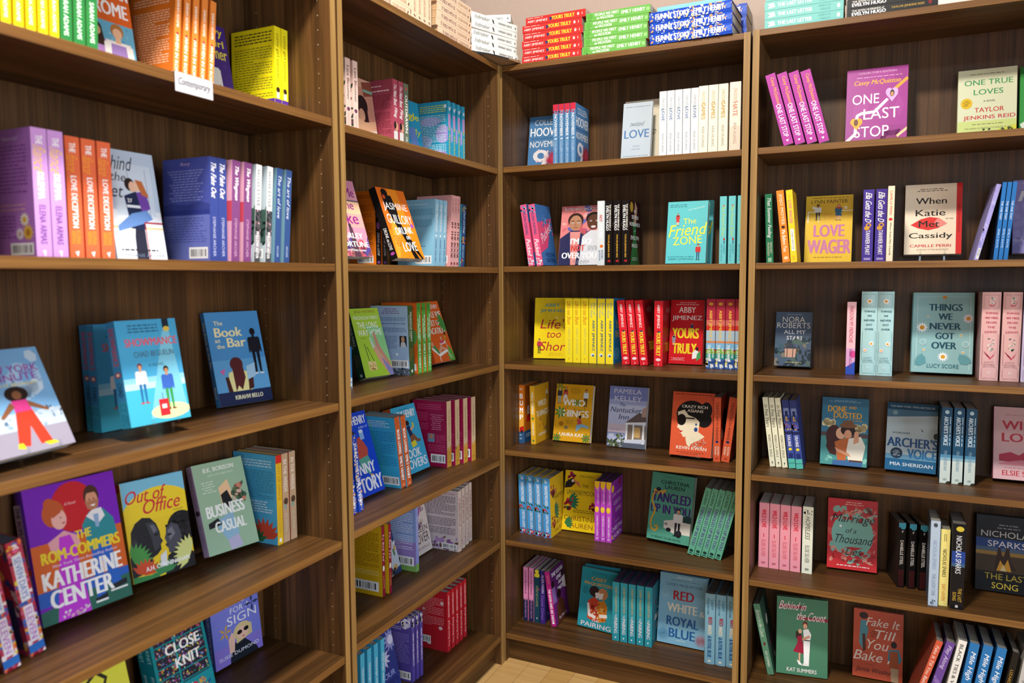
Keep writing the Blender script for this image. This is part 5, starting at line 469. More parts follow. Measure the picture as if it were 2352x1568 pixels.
DES['lyla'] = dict(c='#2f3a70', s='#3f4f98', S=[('r', 0, 0, .12, 1, '#2f3a70'), ('r', .12, .15, .22, .85, '#7a88b0'), ('r', .16, .3, .24, .7, '#1f2a58'), ('s', .24, 0, .46, 1, 16, .03, ['#b08a5a', '#7a5a8a', '#d8b84a', '#2f3a70'], {'sides': 4}), ('r', .46, 0, .5, 1, '#1d2550'), t('LYLA SAGE', .6, .5, .16, .42, '#f2f0f4', b=.03), ('e', .72, .5, .02, .25, '#e8d43a'), ('r', .78, .2, .85, .8, '#24306a'), ('r', .86, 0, 1, 1, '#58b8a8'), ('r', .92, 0, .93, 1, '#2f7a74')])
DES['dusted_f'] = dict(c='#3f7a94', s='#35687e', F=[('r', 0, 0, 1, .12, '#3a6a86'), ('r', 0, .52, 1, .6, '#5a4a4a'), ('r', 0, .58, 1, 1, '#4f9490'), ('s', 0, .6, 1, .95, 18, .09, ['#6ab0a4', '#3f7f80', '#8ac4b4']), ('s', .02, .36, .3, .4, 6, .1, ['#ead9a8', '#d8c490']), ('s', .4, .4, 1, .46, 10, .1, ['#ead9a8', '#d8c490']), ('l', .1, .035, .9, .07, 2, '#8fb4c4', 2, 1), t('DONE', .33, .17, .4, .09, '#e8a83a', b=.03), t('AND', .66, .14, .16, .04, '#e8a83a', b=.02), t('DUSTED', .56, .26, .6, .085, '#e8a83a', b=.03), t('LYLA SAGE', .72, .33, .3, .03, '#c8a04a'), ('e', .28, .58, .17, .17, '#4a2a26', 26), ('p', [(.14, .6), (.36, .56), (.34, .86), (.2, .84), (.12, .74)], '#4a2a26'), ('e', .42, .53, .1, .085, '#e3ac88'), ('e', .58, .48, .16, .08, '#33241f'), ('e', .58, .54, .08, .07, '#d99c78'), ('e', .58, .41, .19, .035, '#7a5236'), ('p', [(.45, .4), (.48, .34), (.66, .33), (.72, .4)], '#7a5236'), ('p', [(.3, .66), (.5, .6), (.72, .58), (.78, .68), (.58, .74), (.55, .92), (.38, .94)], '#c06838'), ('p', [(.6, .6), (.86, .56), (.96, .7), (.9, .92), (.62, .95), (.56, .78)], '#ebe3cf'), ('p', [(.72, .5), (.8, .48), (.82, .64), (.7, .68)], '#d99c78'), ('p', [(.3, .74), (.62, .82), (.66, .87), (.36, .8)], '#d99c78'), ('p', [(.28, .93), (.6, .92), (.92, .92), (.9, 1), (.26, 1)], '#3f6a9a'), ('r', .62, .91, .9, .935, '#5a3a2a')])
DES['archer_f'] = dict(c='#b9ccd2', s='#3f5a70', F=[('r', 0, 0, 1, .1, '#1f4a66'), ('p', [(0, .1), (1, .1), (1, .16), (0, .22)], '#4f7a94'), ('r', 0, .82, 1, 1, '#24638e'), ('r', 0, .76, 1, .83, '#6a9cba'), t('THE NEW YORK TIMES BESTSELLER', .5, .055, .88, .028, '#a8c0cc', b=.02), ('leaf', .16, .15, 7, .07, '#9fbcc4'), ('leaf', .98, .45, 26, .26, '#a5b3ad'), ('e', .98, .46, .05, .045, '#2a3024'), ('p', [(.68, .36), (.73, .4), (.71, .41)], '#2a3024'), t('A LOVE STORY', .3, .445, .34, .025, '#24384a', b=.02), t("ARCHER'S", .52, .58, .98, .14, '#2b568a', b=.035), t('VOICE', .72, .74, .56, .14, '#2f78b4', b=.035), ('e', .22, .745, .12, .08, '#2a3f54'), ('l', .14, .7, .3, .79, 4, '#c8d4dc', 2, 1), t('MIA SHERIDAN', .52, .905, .84, .05, '#e6eef2', b=.01)])
DES['archer'] = dict(c='#24506e', s='#1f4a68', S=[('r', .62, 0, .72, 1, '#4f88aa'), ('r', .68, 0, 1, 1, '#c8d4cc'), ('r', .66, 0, .7, 1, '#8ab0c0'), ('e', .06, .5, .025, .2, '#a8c4d0'), ('l', .12, .08, .5, .28, 1, '#a8c4d0', 2), t("ARCHER'S VOICE", .31, .55, .38, .42, '#c8dae4', b=.03), t('MIA SHERIDAN', .7, .5, .26, .3, '#6f90a4', b=.02), ('e', .95, .5, .016, .2, '#9aaaa4'), ('e', 1.0, .1, .03, .3, '#2a3024')])
DES['wildlove_f'] = dict(c='#e8bcc2', s='#b86a7e', F=[('l', .2, .1, .9, .12, 1, '#b88a94', 2), t('WILD', .5, .25, .7, .12, '#c8243c', b=.04), t('LOVE', .5, .42, .7, .12, '#c8243c', b=.04), ('p', [(.1, .75), (.1, .66), (.3, .62), (.45, .66), (.6, .58), (.75, .65), (.95, .62), (.95, .78)], '#c22a4a'), ('p', [(.1, .78), (.5, .72), (.95, .78), (.95, .8), (.1, .8)], '#e38a9a'), ('l', .2, .83, .9, .85, 1, '#c87a8a', 3), t('ELSIE SILVER', .54, .91, .76, .07, '#c8243c', b=.02)])
DES['wildlove'] = dict(c='#c87888', s='#ea98a6', S=[t('WILD LOVE', .24, .5, .28, .45, '#d82840', b=.04), ('r', .47, .46, .53, .54, '#d82840'), t('ELSIE SILVER', .7, .5, .26, .38, '#d0485a', b=0), t('B', .93, .5, .03, .36, '#a8404e', b=.02)])
DES['hopeless'] = dict(c='#3a3a30', s='#e3e6d2', S=[('s', .04, .1, .12, .9, 12, .014, ['#33382f', '#5a6050']), t('HOPELESS', .32, .5, .34, .45, '#3f4438', sh=.25), t('ELSIE SILVER', .71, .5, .26, .4, '#3f4438', b=0), t('B', .94, .5, .03, .36, '#3f4438', b=.02)])
DES['lies_f'] = dict(c='#cf2a2e', s='#a01f24', F=[('s', .02, .12, .98, .9, 60, .1, ['#d85a4e', '#e0a090', '#c02028', '#8fb8a8']), ('e', .5, .5, .42, .32, '#86c4b8', 28), ('s', .05, .14, .95, .3, 40, .05, ['#cf2a2e', '#e08a78', '#a8c8b8']), ('s', .05, .7, .95, .88, 40, .05, ['#cf2a2e', '#e08a78', '#c02028']), ('l', .25, .03, .8, .09, 2, '#f0b8a8', 2, 1), t('Marriage', .52, .29, .84, .15, '#2a2422', sh=.35), t('of a', .48, .445, .22, .07, '#2a2422', sh=.35), t('Thousand', .52, .57, .76, .12, '#2a2422', sh=.35), ('p', [(.34, .69), (.5, .675), (.72, .68), (.54, .725)], '#d02028'), t('Lies', .54, .74, .3, .11, '#2a2422', sh=.35), ('e', .26, .39, .025, .018, '#fff'), t('SJ SINDU', .5, .88, .44, .04, '#2a2a2a', b=.02), ('l', .2, .935, .85, .96, 1, '#fff', 3)])
DES['steel'] = dict(c='#1c1c20', s='#0c0b0d', b='#2a2622', e='#8a857a', S=[('r', 0, 0, .07, 1, '#4fb4d8'), ('e', .07, .4, .03, .35, '#4fb4d8'), ('p', [(.12, .3), (.16, .5), (.12, .6)], '#ccc'), t('DANIELLE STEEL', .46, .5, .38, .45, '#eeeae4', b=0), ('r', .72, .1, .98, .9, '#3a1416')])
DES['lucky'] = dict(c='#5a6a80', s='#a9bcd0', e='#9a968c', S=[('e', .05, .5, .025, .22, '#3f4a54'), t('NICHOLAS SPARKS', .4, .5, .34, .42, '#7f96b4', b=.01), t('THE LUCKY ONE', .75, .5, .26, .38, '#6a7f9c', b=.01), ('s', .92, .3, .99, .7, 6, .012, ['#4a5a6a'])])
DES['haven'] = dict(c='#b8a84a', s='#e8dc84', e='#8a857a', S=[('l', .06, .3, .18, .7, 2, '#8a8244', 2), t('NICHOLAS SPARKS', .44, .5, .36, .42, '#4a4628', b=.02), t('SAFE HAVEN', .82, .5, .22, .42, '#c8853a', b=.02)])
DES['lastsongs'] = dict(c='#141518', s='#0c0c10', b='#5a5a54', e='#6a665e', S=[('r', .32, 0, .5, 1, '#1f3f8a'), ('r', .46, 0, .5, 1, '#3a5a7a'), ('e', .06, .45, .03, .3, '#c8b43a'), t('NICHOLAS SPARKS', .36, .5, .44, .42, '#dfe4ea', b=0), t('THE LAST', .83, .3, .16, .28, '#c8a43a'), t('SONG', .85, .7, .1, .28, '#c8a43a'), ('r', .95, .4, .98, .6, '#bbb')])
DES['lastsong_f'] = dict(c='#08080c', s='#0e0e12', e='#6a665e', F=[('r', 0, .3, 1, .48, '#1f448e'), ('r', 0, .42, 1, .5, '#4f6a8a'), ('r', 0, .47, 1, .52, '#a8853c'), ('r', 0, .52, 1, .74, '#4a3a26'), ('p', [(.3, .72), (.36, .42), (.4, .42), (.44, .56), (.5, .4), (.54, .42), (.56, .56), (.66, .7)], '#3a2214'), ('p', [(.34, .72), (.4, .58), (.46, .66), (.52, .56), (.58, .72)], '#f2b43a'), ('p', [(.4, .72), (.45, .63), (.5, .72)], '#fff0b0'), ('l', .25, .1, .8, .18, 2, '#8a8f98', 2, 1), t('NICHOLAS', .5, .24, .84, .08, '#e4e8ec', b=0), t('SPARKS', .5, .37, .62, .08, '#f2f4f6', b=0), t('THE LAST', .5, .8, .7, .08, '#c8b23a', b=0), t('SONG', .48, .92, .42, .08, '#c8b23a', b=0)])
DES['count'] = dict(c='#2f4a3c', s='#5a8a6c', e='#6a685e', S=[t('Behind in the Count', .28, .5, .38, .6, '#d8dccc', sh=.3), ('p', [(.56, .3), (.6, .5), (.56, .7), (.54, .5)], '#6a1f24'), t('KAT SUMMERS', .78, .5, .22, .36, '#dfe2d6', b=.01)], F=[('s', .3, .3, .9, .9, 6, .15, ['#5a3a3a', '#c8c4bc'])])
DES['count_f'] = dict(c='#4a8062', s='#3a6a50', e='#6a685e', F=[('r', .04, .1, .58, .14, '#8a2a34'), ('r', .42, .24, 1, .28, '#8a2a34'), t('Behind in', .32, .11, .52, .11, '#f0d4d4', sh=.3), t('the Count', .68, .23, .56, .11, '#f0d4d4', sh=.3), ('p', [(.38, .44), (.46, .41), (.5, .5), (.46, .54), (.38, .52)], '#3a2822'), ('e', .46, .43, .035, .03, '#e8b48c'), ('p', [(.4, .5), (.5, .48), (.5, .58), (.42, .58)], '#a81f3a'), ('p', [(.42, .57), (.52, .56), (.54, .72), (.33, .7)], '#9a1c38'), ('r', .44, .71, .47, .82, '#e0a884'), ('p', [(.4, .8), (.46, .82), (.52, .87), (.44, .86)], '#f2f2ee'), ('e', .56, .34, .05, .045, '#6a2a20'), ('e', .56, .36, .04, .035, '#dfa682'), ('p', [(.52, .41), (.62, .39), (.68, .46), (.66, .54), (.54, .54)], '#f6f6f2'), ('p', [(.53, .54), (.66, .53), (.64, .84), (.54, .85)], '#f4f4f0'), ('p', [(.5, .52), (.64, .47), (.66, .5), (.52, .55)], '#dfa682'), ('r', .54, .535, .66, .548, '#3a3a34'), ('p', [(.52, .84), (.64, .84), (.64, .87), (.52, .87)], '#e8e6de'), t('KAT SUMMERS', .5, .935, .58, .05, '#f4e6e2', b=.01)])
DES['fake_f'] = dict(c='#cc5a3c', s='#a8472e', F=[('e', .2, .09, .09, .05, '#3a2420'), ('p', [(.14, .16), (.26, .16), (.3, .3), (.24, .5), (.2, .6), (.12, .5)], '#5aa0b0'), ('p', [(.18, .36), (.24, .36), (.26, .6), (.2, .62)], '#5a3020'), t('Fake It', .6, .17, .66, .12, '#f4eee4', sh=.3, rot=0), t('Till', .62, .34, .42, .13, '#f4eee4', sh=.3), t('You', .48, .5, .46, .14, '#f4eee4', sh=.3), t('Bake It', .46, .68, .84, .14, '#f4eee4', sh=.3), ('e', .82, .46, .06, .05, '#2a1a16'), ('p', [(.72, .54), (.92, .52), (.98, .66), (.94, .72), (.7, .7)], '#3f8aa0'), ('p', [(.74, .56), (.9, .55), (.92, .8), (.74, .8)], '#a8562a'), ('p', [(.76, .8), (.92, .8), (.92, 1), (.78, 1)], '#c0a484'), ('l', .34, .3, .48, .4, 4, '#7a2f1c', 2, 1), t('A Novel', .34, .8, .18, .025, '#8a3a24', sh=.3), t('Jamie Wesley', .42, .89, .7, .09, '#3a1a14', sh=.3)])
DES['fake'] = dict(c='#8a3a28', s='#cc5a40', e='#7a766c', S=[t('Fake It Till You Bake It', .36, .5, .58, .5, '#f0e2d4', sh=.3), ('e', .8, .5, .02, .25, '#3a6a4a')], F=[('r', 0, 0, 1, 1, '#8f3424')])
DES['playalong'] = dict(c='#4a3a6a', s='#6a4a98', e='#7a766c', S=[t('Play Along', .2, .5, .3, .6, '#d8ccea', sh=.3), ('s', .4, 0, .9, 1, 10, .04, ['#8a6ab4', '#4a3470', '#b8a0d0'])])
DES['blackties'] = dict(c='#c8c8c4', s='#e8e8e2', e='#7a766c', S=[t('BLACK TIES', .23, .5, .36, .42, '#2a2a2c', b=.02), t('& WHITE LIES', .64, .5, .42, .42, '#2a2a2c', b=.02)])
DES['nilehigh'] = dict(c='#1d4a7a', s='#2a74b4', e='#7a766c', S=[t('Mile High', .28, .5, .34, .65, '#eef4fa', sh=.3, b=.01), ('r', .82, 0, 1, 1, '#1a3a5a'), ('s', .74, 0, .86, 1, 8, .03, ['#1a3a5a', '#c8d4e0'])])
DES['lizards'] = dict(c='#1a1712', s='#1c1914', e='#7a766c', S=[t("LIZARDS HOLD THE SUN", .52, .5, .6, .42, '#b08a3a', b=.01)])
DES['simple'] = dict(c='#a8a8a4', s='#bdbdb8', e='#7a766c', S=[t('A Simple', .3, .5, .3, .6, '#6a6a66', sh=.3), t('Wild', .6, .5, .2, .6, '#6a6a66', sh=.3)])

# ------------------------------------------------------------------ books
MESH = {}
def cover_mesh(des, w, h, t, hard, faces):
    """front and back boards as one mesh, the spine as another"""
    k = (des, w, h, t, hard, faces)
    if k in MESH: return MESH[k]
    d = DES[des]; m = MB(); sp = MB()
    cf = d['c']; cs = d.get('s', cf); cb = d.get('b', cf); th = .0022 if hard else .0005
    m.box((0, 0, 0), (w, th, h), ink(cf)); m.box((0, t - th, 0), (w, t, h), ink(cb))
    if hard:   # slightly rounded spine
        n = 5; pts = [(-.0035 * math.sin(math.pi * i / n), t * i / n) for i in range(n + 1)]
        for i in range(n):
            (xa, ya), (xb, yb) = pts[i], pts[i + 1]
            sp.poly([(xa, ya, 0), (xa, ya, h), (xb, yb, h), (xb, yb, 0)], ink(cs))
            sp.poly([(xa + .003, ya, 0), (xb + .003, yb, 0), (xb + .003, yb, h), (xa + .003, ya, h)], ink(cs))
            sp.poly([(xa, ya, h), (xa + .003, ya, h), (xb + .003, yb, h), (xb, yb, h)], ink(cs)); sp.poly([(xa, ya, 0), (xb, yb, 0), (xb + .003, yb, 0), (xa + .003, ya, 0)], ink(cs))
        sx = -.0037
    else:
        sp.box((-.0006, 0, 0), (-.00005, t, h), ink(cs)); sx = -.0006
    if 's' in faces and 'S' in d:
        draw(Face(sp, (sx, 0, h), (0, 0, -1), (0, 1, 0), (-1, 0, 0), h, t), d['S'])       # reads top to bottom
    if 's' in faces and 'U' in d:
        draw(Face(sp, (sx, t, h), (0, -1, 0), (0, 0, -1), (-1, 0, 0), t, h), d['U'])      # set upright
    if 'f' in faces and 'F' in d:
        draw(Face(m, (0, 0, h), (1, 0, 0), (0, 0, -1), (0, -1, 0), w, h), d['F'])
    if 'b' in faces:
        bk = d.get('B')
        if bk is None:
            tc = d.get('bt', '#ffffff'); bk = [('l', .1, .07, .9, .15, 3, tc), ('l', .1, .2, .9, .72, 22, tc, 7), ('bc', .56, .84, .93, .95)]
        draw(Face(m, (w, t, h), (-1, 0, 0), (0, 0, -1), (0, 1, 0), w, h), bk)
    MESH[k] = (m.mesh('book_cover'), sp.mesh('book_spine')); return MESH[k]
def pages_mesh(w, h, t, hard, col):
    k = ('pages', w, h, t, hard, col)
    if k in MESH: return MESH[k]
    m = MB(); e = .003 if hard else .0012; th = .0022 if hard else .0005; g = .003 if hard else .0004
    x1 = w - (.004 if hard else .0008)
    # fore-edge slightly bowed, head and tail flat
    n = 4; ya, yb = th, t - th
    prof = [(.0002, ya)] + [(x1 - .0012 * math.sin(math.pi * i / n), ya + (yb - ya) * i / n) for i in range(n + 1)] + [(.0002, yb)]
    z0, z1 = (e if hard else .0001), h - e
    m.poly([(x, y, z1) for x, y in prof], paper(col)); m.poly([(x, y, z0) for x, y in prof[::-1]], paper(col))
    for i in range(len(prof)):
        (xa, y_a), (xb, y_b) = prof[i], prof[(i + 1) % len(prof)]
        m.poly([(xa, y_a, z0), (xb, y_b, z0), (xb, y_b, z1), (xa, y_a, z1)], paper(col))
    me = m.mesh('page_block'); MESH[k] = me; return me
FACES = {'A': 'sb', 'B': 'sb', 'C': 'sf', 'D': 'sf', 'F': 'sf', 'T': 's'}
def book(des, x, y, z, rx, ry, rz, w, h, t, code, label, group=None, hard=0):
    o = empty('hardcover_book' if hard else 'paperback_book', label, 'book', group)
    o.location = (x, y, z); o.rotation_euler = (math.radians(rx), math.radians(ry), math.radians(rz))
    boards, spine = cover_mesh(des, w, h, t, hard, FACES[code])
    c = link('cover', boards, o); link('spine', spine, c)
    link('page_block', pages_mesh(w, h, t, hard, DES[des].get('e', '#d9d2c4')), o)
    return o
book('cheat', -0.1240, -1.5106, 1.6903, 1.78, -0.00, 180.00, 0.128, 0.203, 0.0149, 'A', 'leftmost of the five yellow spines with white lettering on the upper left shelf', 'yellow spines with white lettering on the upper left shelf')
book('cheat', -0.1240, -1.4908, 1.6903, 1.78, -0.00, 180.00, 0.128, 0.203, 0.0149, 'A', 'second from left of the five yellow spines with white lettering on the upper left shelf', 'yellow spines with white lettering on the upper left shelf')
book('cheat', -0.1240, -1.4711, 1.6903, 1.78, -0.00, 180.00, 0.128, 0.203, 0.0149, 'A', 'third from left of the five yellow spines with white lettering on the upper left shelf', 'yellow spines with white lettering on the upper left shelf')
book('cheat', -0.1240, -1.4514, 1.6903, 1.78, -0.00, 180.00, 0.128, 0.203, 0.0149, 'A', 'fourth from left of the five yellow spines with white lettering on the upper left shelf', 'yellow spines with white lettering on the upper left shelf')
book('cheat', -0.1240, -1.4317, 1.6903, 1.78, -0.00, 180.00, 0.128, 0.203, 0.0149, 'A', 'rightmost of the five yellow spines with white lettering on the upper left shelf', 'yellow spines with white lettering on the upper left shelf')
book('sweet', -0.1240, -1.4087, 1.6903, 1.83, -0.00, 180.00, 0.128, 0.203, 0.0203, 'A', 'leftmost of the three two-tone green spines beside the yellow spines', 'two-tone green spines beside the yellow spines')
book('sweet', -0.1240, -1.3850, 1.6903, 1.83, -0.00, 180.00, 0.128, 0.203, 0.0203, 'A', 'middle of the three two-tone green spines beside the yellow spines', 'two-tone green spines beside the yellow spines')
book('sweet', -0.1240, -1.3614, 1.6903, 1.83, -0.00, 180.00, 0.128, 0.203, 0.0203, 'A', 'rightmost of the three two-tone green spines beside the yellow spines', 'two-tone green spines beside the yellow spines')
book('rome_f', -0.1770, -1.3442, 1.6931, -8.00, -0.00, 90.00, 0.112, 0.203, 0.02, 'F', 'orange face-out paperback picturing a man in a purple apron')
book('rome', -0.1240, -1.1910, 1.6903, 5.42, -0.00, 180.00, 0.128, 0.205, 0.0147, 'A', 'leftmost of the five orange spines above the white handwritten shelf card', 'orange spines above the white handwritten shelf card')
book('rome', -0.1240, -1.1695, 1.6903, 5.42, -0.00, 180.00, 0.128, 0.205, 0.0147, 'A', 'second from left of the five orange spines above the white handwritten shelf card', 'orange spines above the white handwritten shelf card')
book('rome', -0.1240, -1.1480, 1.6903, 5.42, -0.00, 180.00, 0.128, 0.205, 0.0147, 'A', 'third from left of the five orange spines above the white handwritten shelf card', 'orange spines above the white handwritten shelf card')
book('rome', -0.1240, -1.1265, 1.6903, 5.42, -0.00, 180.00, 0.128, 0.205, 0.0147, 'A', 'fourth from left of the five orange spines above the white handwritten shelf card', 'orange spines above the white handwritten shelf card')
book('rome', -0.1240, -1.1050, 1.6903, 5.42, -0.00, 180.00, 0.128, 0.205, 0.0147, 'A', 'rightmost of the five orange spines above the white handwritten shelf card', 'orange spines above the white handwritten shelf card')
book('curvy_f', -0.1950, -1.0745, 1.6938, -10.00, -0.00, 90.00, 0.112, 0.203, 0.02, 'F', 'purple face-out paperback picturing a bearded man in a white tee')
book('curvy', -0.1180, -0.9093, 1.6903, 1.35, -0.00, 180.00, 0.128, 0.205, 0.0202, 'A', 'left of the two yellow spines with purple feet at the right shelf end', 'yellow spines with purple feet at the right shelf end')
book('curvy', -0.1180, -0.8864, 1.6903, 1.35, -0.00, 180.00, 0.128, 0.205, 0.0202, 'A', 'right of the two yellow spines with purple feet at the right shelf end', 'yellow spines with purple feet at the right shelf end')
book('dilemma', -0.0880, -1.4861, 1.3628, 0.00, -0.00, 180.00, 0.128, 0.205, 0.0255, 'A', 'left of the two lavender spines with yellow script on the left bookcase', 'lavender spines with yellow script on the left bookcase')
book('dilemma', -0.0880, -1.4589, 1.3628, 0.00, -0.00, 180.00, 0.128, 0.205, 0.0255, 'A', 'right of the two lavender spines with yellow script on the left bookcase', 'lavender spines with yellow script on the left bookcase')
book('decep', -0.1090, -1.4158, 1.3628, 0.00, -0.00, 180.00, 0.128, 0.205, 0.0255, 'A', 'leftmost of the three coral spines beside the lavender spines', 'coral spines beside the lavender spines')
book('decep', -0.1090, -1.3865, 1.3628, 0.00, -0.00, 180.00, 0.128, 0.205, 0.0255, 'A', 'middle of the three coral spines beside the lavender spines', 'coral spines beside the lavender spines')
book('decep', -0.1090, -1.3572, 1.3628, 0.00, -0.00, 180.00, 0.128, 0.205, 0.0255, 'A', 'rightmost of the three coral spines beside the lavender spines', 'coral spines beside the lavender spines')
book('net_f', -0.1170, -1.3451, 1.3659, -9.00, -0.00, 90.00, 0.107, 0.203, 0.02, 'F', 'pale blue face-out paperback with a kissing couple in hockey wear')
book('takeout', -0.0670, -1.1586, 1.3628, 1.57, -0.00, 180.00, 0.128, 0.205, 0.0211, 'A', 'left of the two dark blue spines with white script beside the hockey cover', 'dark blue spines with white script beside the hockey cover')
book('takeout', -0.0670, -1.1363, 1.3628, 1.57, -0.00, 180.00, 0.128, 0.205, 0.0211, 'A', 'right of the two dark blue spines with white script beside the hockey cover', 'dark blue spines with white script beside the hockey cover')
book('wingman', -0.0610, -1.1106, 1.3628, 3.43, -0.00, 180.00, 0.128, 0.205, 0.0212, 'A', 'left of the two plum spines with white script beside dark blue spines', 'plum spines with white script beside dark blue spines')
book('wingman', -0.0610, -1.0784, 1.3628, 3.43, -0.00, 180.00, 0.128, 0.205, 0.0212, 'A', 'right of the two plum spines with white script beside dark blue spines', 'plum spines with white script beside dark blue spines')
book('secret', -0.0600, -1.0545, 1.3628, 4.61, -0.00, 180.00, 0.128, 0.205, 0.0162, 'A', 'left of the two white spines with a dark forest on the lower half', 'white spines with a dark forest on the lower half')
book('secret', -0.0600, -1.0217, 1.3628, 4.61, -0.00, 180.00, 0.128, 0.205, 0.0162, 'A', 'right of the two white spines with a dark forest on the lower half', 'white spines with a dark forest on the lower half')
book('artof', -0.0600, -0.9928, 1.3628, 4.96, -0.00, 180.00, 0.128, 0.205, 0.0174, 'A', 'left of the two slate blue spines at the right end below the card', 'slate blue spines at the right end below the card')
book('artof', -0.0600, -0.9638, 1.3628, 4.96, -0.00, 180.00, 0.128, 0.205, 0.0174, 'A', 'right of the two slate blue spines at the right end below the card', 'slate blue spines at the right end below the card')
book('minute', -0.0506, -1.6087, 1.0608, -25.50, -0.00, 98.73, 0.135, 0.174, 0.022, 'F', 'face-out paperback with a woman in red trousers, at left photo edge')
book('showm', -0.0668, -1.3732, 1.0657, -10.50, -0.00, 87.59, 0.126, 0.192, 0.024, 'F', 'light blue face-out paperback raised on a clear stand, spotlight on cover')
book('showm', -0.1921, -1.3389, 1.0405, -3.00, -0.00, 90.00, 0.135, 0.203, 0.022, 'F', 'light blue paperback directly behind the one on the clear stand')
book('showm', -0.2167, -1.3343, 1.0405, -3.00, -0.00, 90.00, 0.135, 0.203, 0.022, 'F', 'rearmost light blue paperback of the three left of the clear stand')
book('bar', -0.1859, -1.0551, 1.0451, -14.00, -0.00, 80.09, 0.14, 0.215, 0.014, 'F', 'mid-blue face-out paperback with cream title, alone at right of its shelf')
book('eleven', -0.1049, -1.5646, 0.7131, -8.79, -0.00, 180.00, 0.128, 0.203, 0.025, 'A', 'left of the two floral patterned spines at the lower left photo edge', 'floral patterned spines at the lower left photo edge')
book('eleven', -0.1200, -1.5137, 0.7131, -8.79, -0.00, 180.00, 0.128, 0.203, 0.025, 'A', 'right of the two floral patterned spines at the lower left photo edge', 'floral patterned spines at the lower left photo edge')
book('romcom', -0.1749, -1.4812, 0.7233, -11.50, -0.00, 84.53, 0.166, 0.242, 0.03, 'F', 'large purple, orange and green face-out hardcover with two cartoon figures', None, 1)
book('office', -0.1955, -1.2842, 0.7241, -11.50, -0.00, 79.13, 0.133, 0.201, 0.018, 'F', 'yellow face-out paperback with two faces and red script title')
book('casual', -0.1715, -1.1148, 0.7263, -17.50, -0.00, 78.88, 0.125, 0.201, 0.022, 'F', 'sage green face-out paperback with a lilac spine')
book('office', -0.1200, -0.9435, 0.7093, 0.00, -0.00, 180.00, 0.13, 0.212, 0.0177, 'A', 'yellow spine with a blue back cover beside two tan spines')
book('weeds', -0.1200, -0.9209, 0.7093, 0.00, -0.00, 180.00, 0.128, 0.212, 0.0207, 'A', 'left of the two tan spines with white capitals beside the sage green cover', 'tan spines with white capitals beside the sage green cover')
book('weeds', -0.1200, -0.8961, 0.7093, 0.00, -0.00, 180.00, 0.128, 0.212, 0.0207, 'A', 'right of the two tan spines with white capitals beside the sage green cover', 'tan spines with white capitals beside the sage green cover')
book('yellowc', -0.1407, -1.4589, 0.4311, -14.00, -0.00, 90.00, 0.135, 0.203, 0.02, 'F', 'bright yellow face-out paperback cut off by the bottom photo edge')
book('knit', -0.1532, -1.2603, 0.4310, -13.00, -0.00, 90.00, 0.135, 0.203, 0.021, 'F', 'front one of two teal face-out paperbacks picturing bookshelves')
book('knit', -0.1762, -1.2599, 0.4310, -13.00, -0.00, 90.00, 0.135, 0.203, 0.021, 'F', 'teal paperback hidden behind its twin that pictures bookshelves')
book('sign', -0.2166, -1.0675, 0.4324, -6.00, -0.00, 88.08, 0.143, 0.146, 0.02, 'F', 'periwinkle face-out paperback with a blonde woman in sunglasses')
book('bloomer', -0.1150, -0.6538, 1.6853, 0.00, -0.00, 180.00, 0.128, 0.205, 0.0204, 'B', 'left of the two pale pink spines with floral sides beside the bookcase post', 'pale pink spines with floral sides beside the bookcase post')
book('bloomer', -0.1150, -0.6227, 1.6853, 0.00, -0.00, 180.00, 0.128, 0.205, 0.0204, 'B', 'right of the two pale pink spines with floral sides beside the bookcase post', 'pale pink spines with floral sides beside the bookcase post')
book('tan_f', -0.1690, -0.5476, 1.6881, -8.00, -0.00, 90.00, 0.097, 0.2, 0.02, 'F', 'face-out paperback with a dark-haired woman, half hidden by maroon books')
book('fling', -0.1240, -0.4232, 1.6853, 0.00, -0.00, 180.00, 0.128, 0.205, 0.0243, 'B', 'left of the two maroon spines with white brush script', 'maroon spines with white brush script')
book('fling', -0.1240, -0.3940, 1.6853, 0.00, -0.00, 180.00, 0.128, 0.205, 0.0243, 'B', 'right of the two maroon spines with white brush script', 'maroon spines with white brush script')
book('outdrawn', -0.1240, -0.3677, 1.6853, 0.00, -0.00, 180.00, 0.128, 0.205, 0.023, 'B', 'olive spine with white capitals beside two maroon spines')
book('hater', -0.1890, -0.3015, 1.6881, -8.00, -0.00, 90.00, 0.132, 0.2, 0.02, 'F', 'turquoise face-out paperback with yellow lettering, mostly hidden')
book('absolute', -0.1180, -0.1313, 1.6853, 0.00, -0.00, 180.00, 0.128, 0.205, 0.018, 'B', 'leftmost of the four turquoise spines with yellow lettering at the shelf end', 'turquoise spines with yellow lettering at the shelf end')
book('absolute', -0.1180, -0.1002, 1.6853, 0.00, -0.00, 180.00, 0.128, 0.205, 0.018, 'B', 'second from left of the four turquoise spines with yellow lettering at the shelf end', 'turquoise spines with yellow lettering at the shelf end')
book('absolute', -0.1180, -0.0691, 1.6853, 0.00, -0.00, 180.00, 0.128, 0.205, 0.018, 'B', 'third from left of the four turquoise spines with yellow lettering at the shelf end', 'turquoise spines with yellow lettering at the shelf end')
book('absolute', -0.1180, -0.0379, 1.6853, 0.00, -0.00, 180.00, 0.128, 0.205, 0.018, 'B', 'rightmost of the four turquoise spines with yellow lettering at the shelf end', 'turquoise spines with yellow lettering at the shelf end')
book('lake', -0.0450, -0.8038, 1.3834, -17.00, -0.00, 90.00, 0.135, 0.203, 0.02, 'F', 'pink sunset face-out paperback tilted on a dark stand beside the post')
book('drunk', -0.1220, -0.5231, 1.3635, 0.00, -0.00, 180.00, 0.126, 0.205, 0.0221, 'B', 'left of the two black spines on orange paperbacks', 'black spines on orange paperbacks')
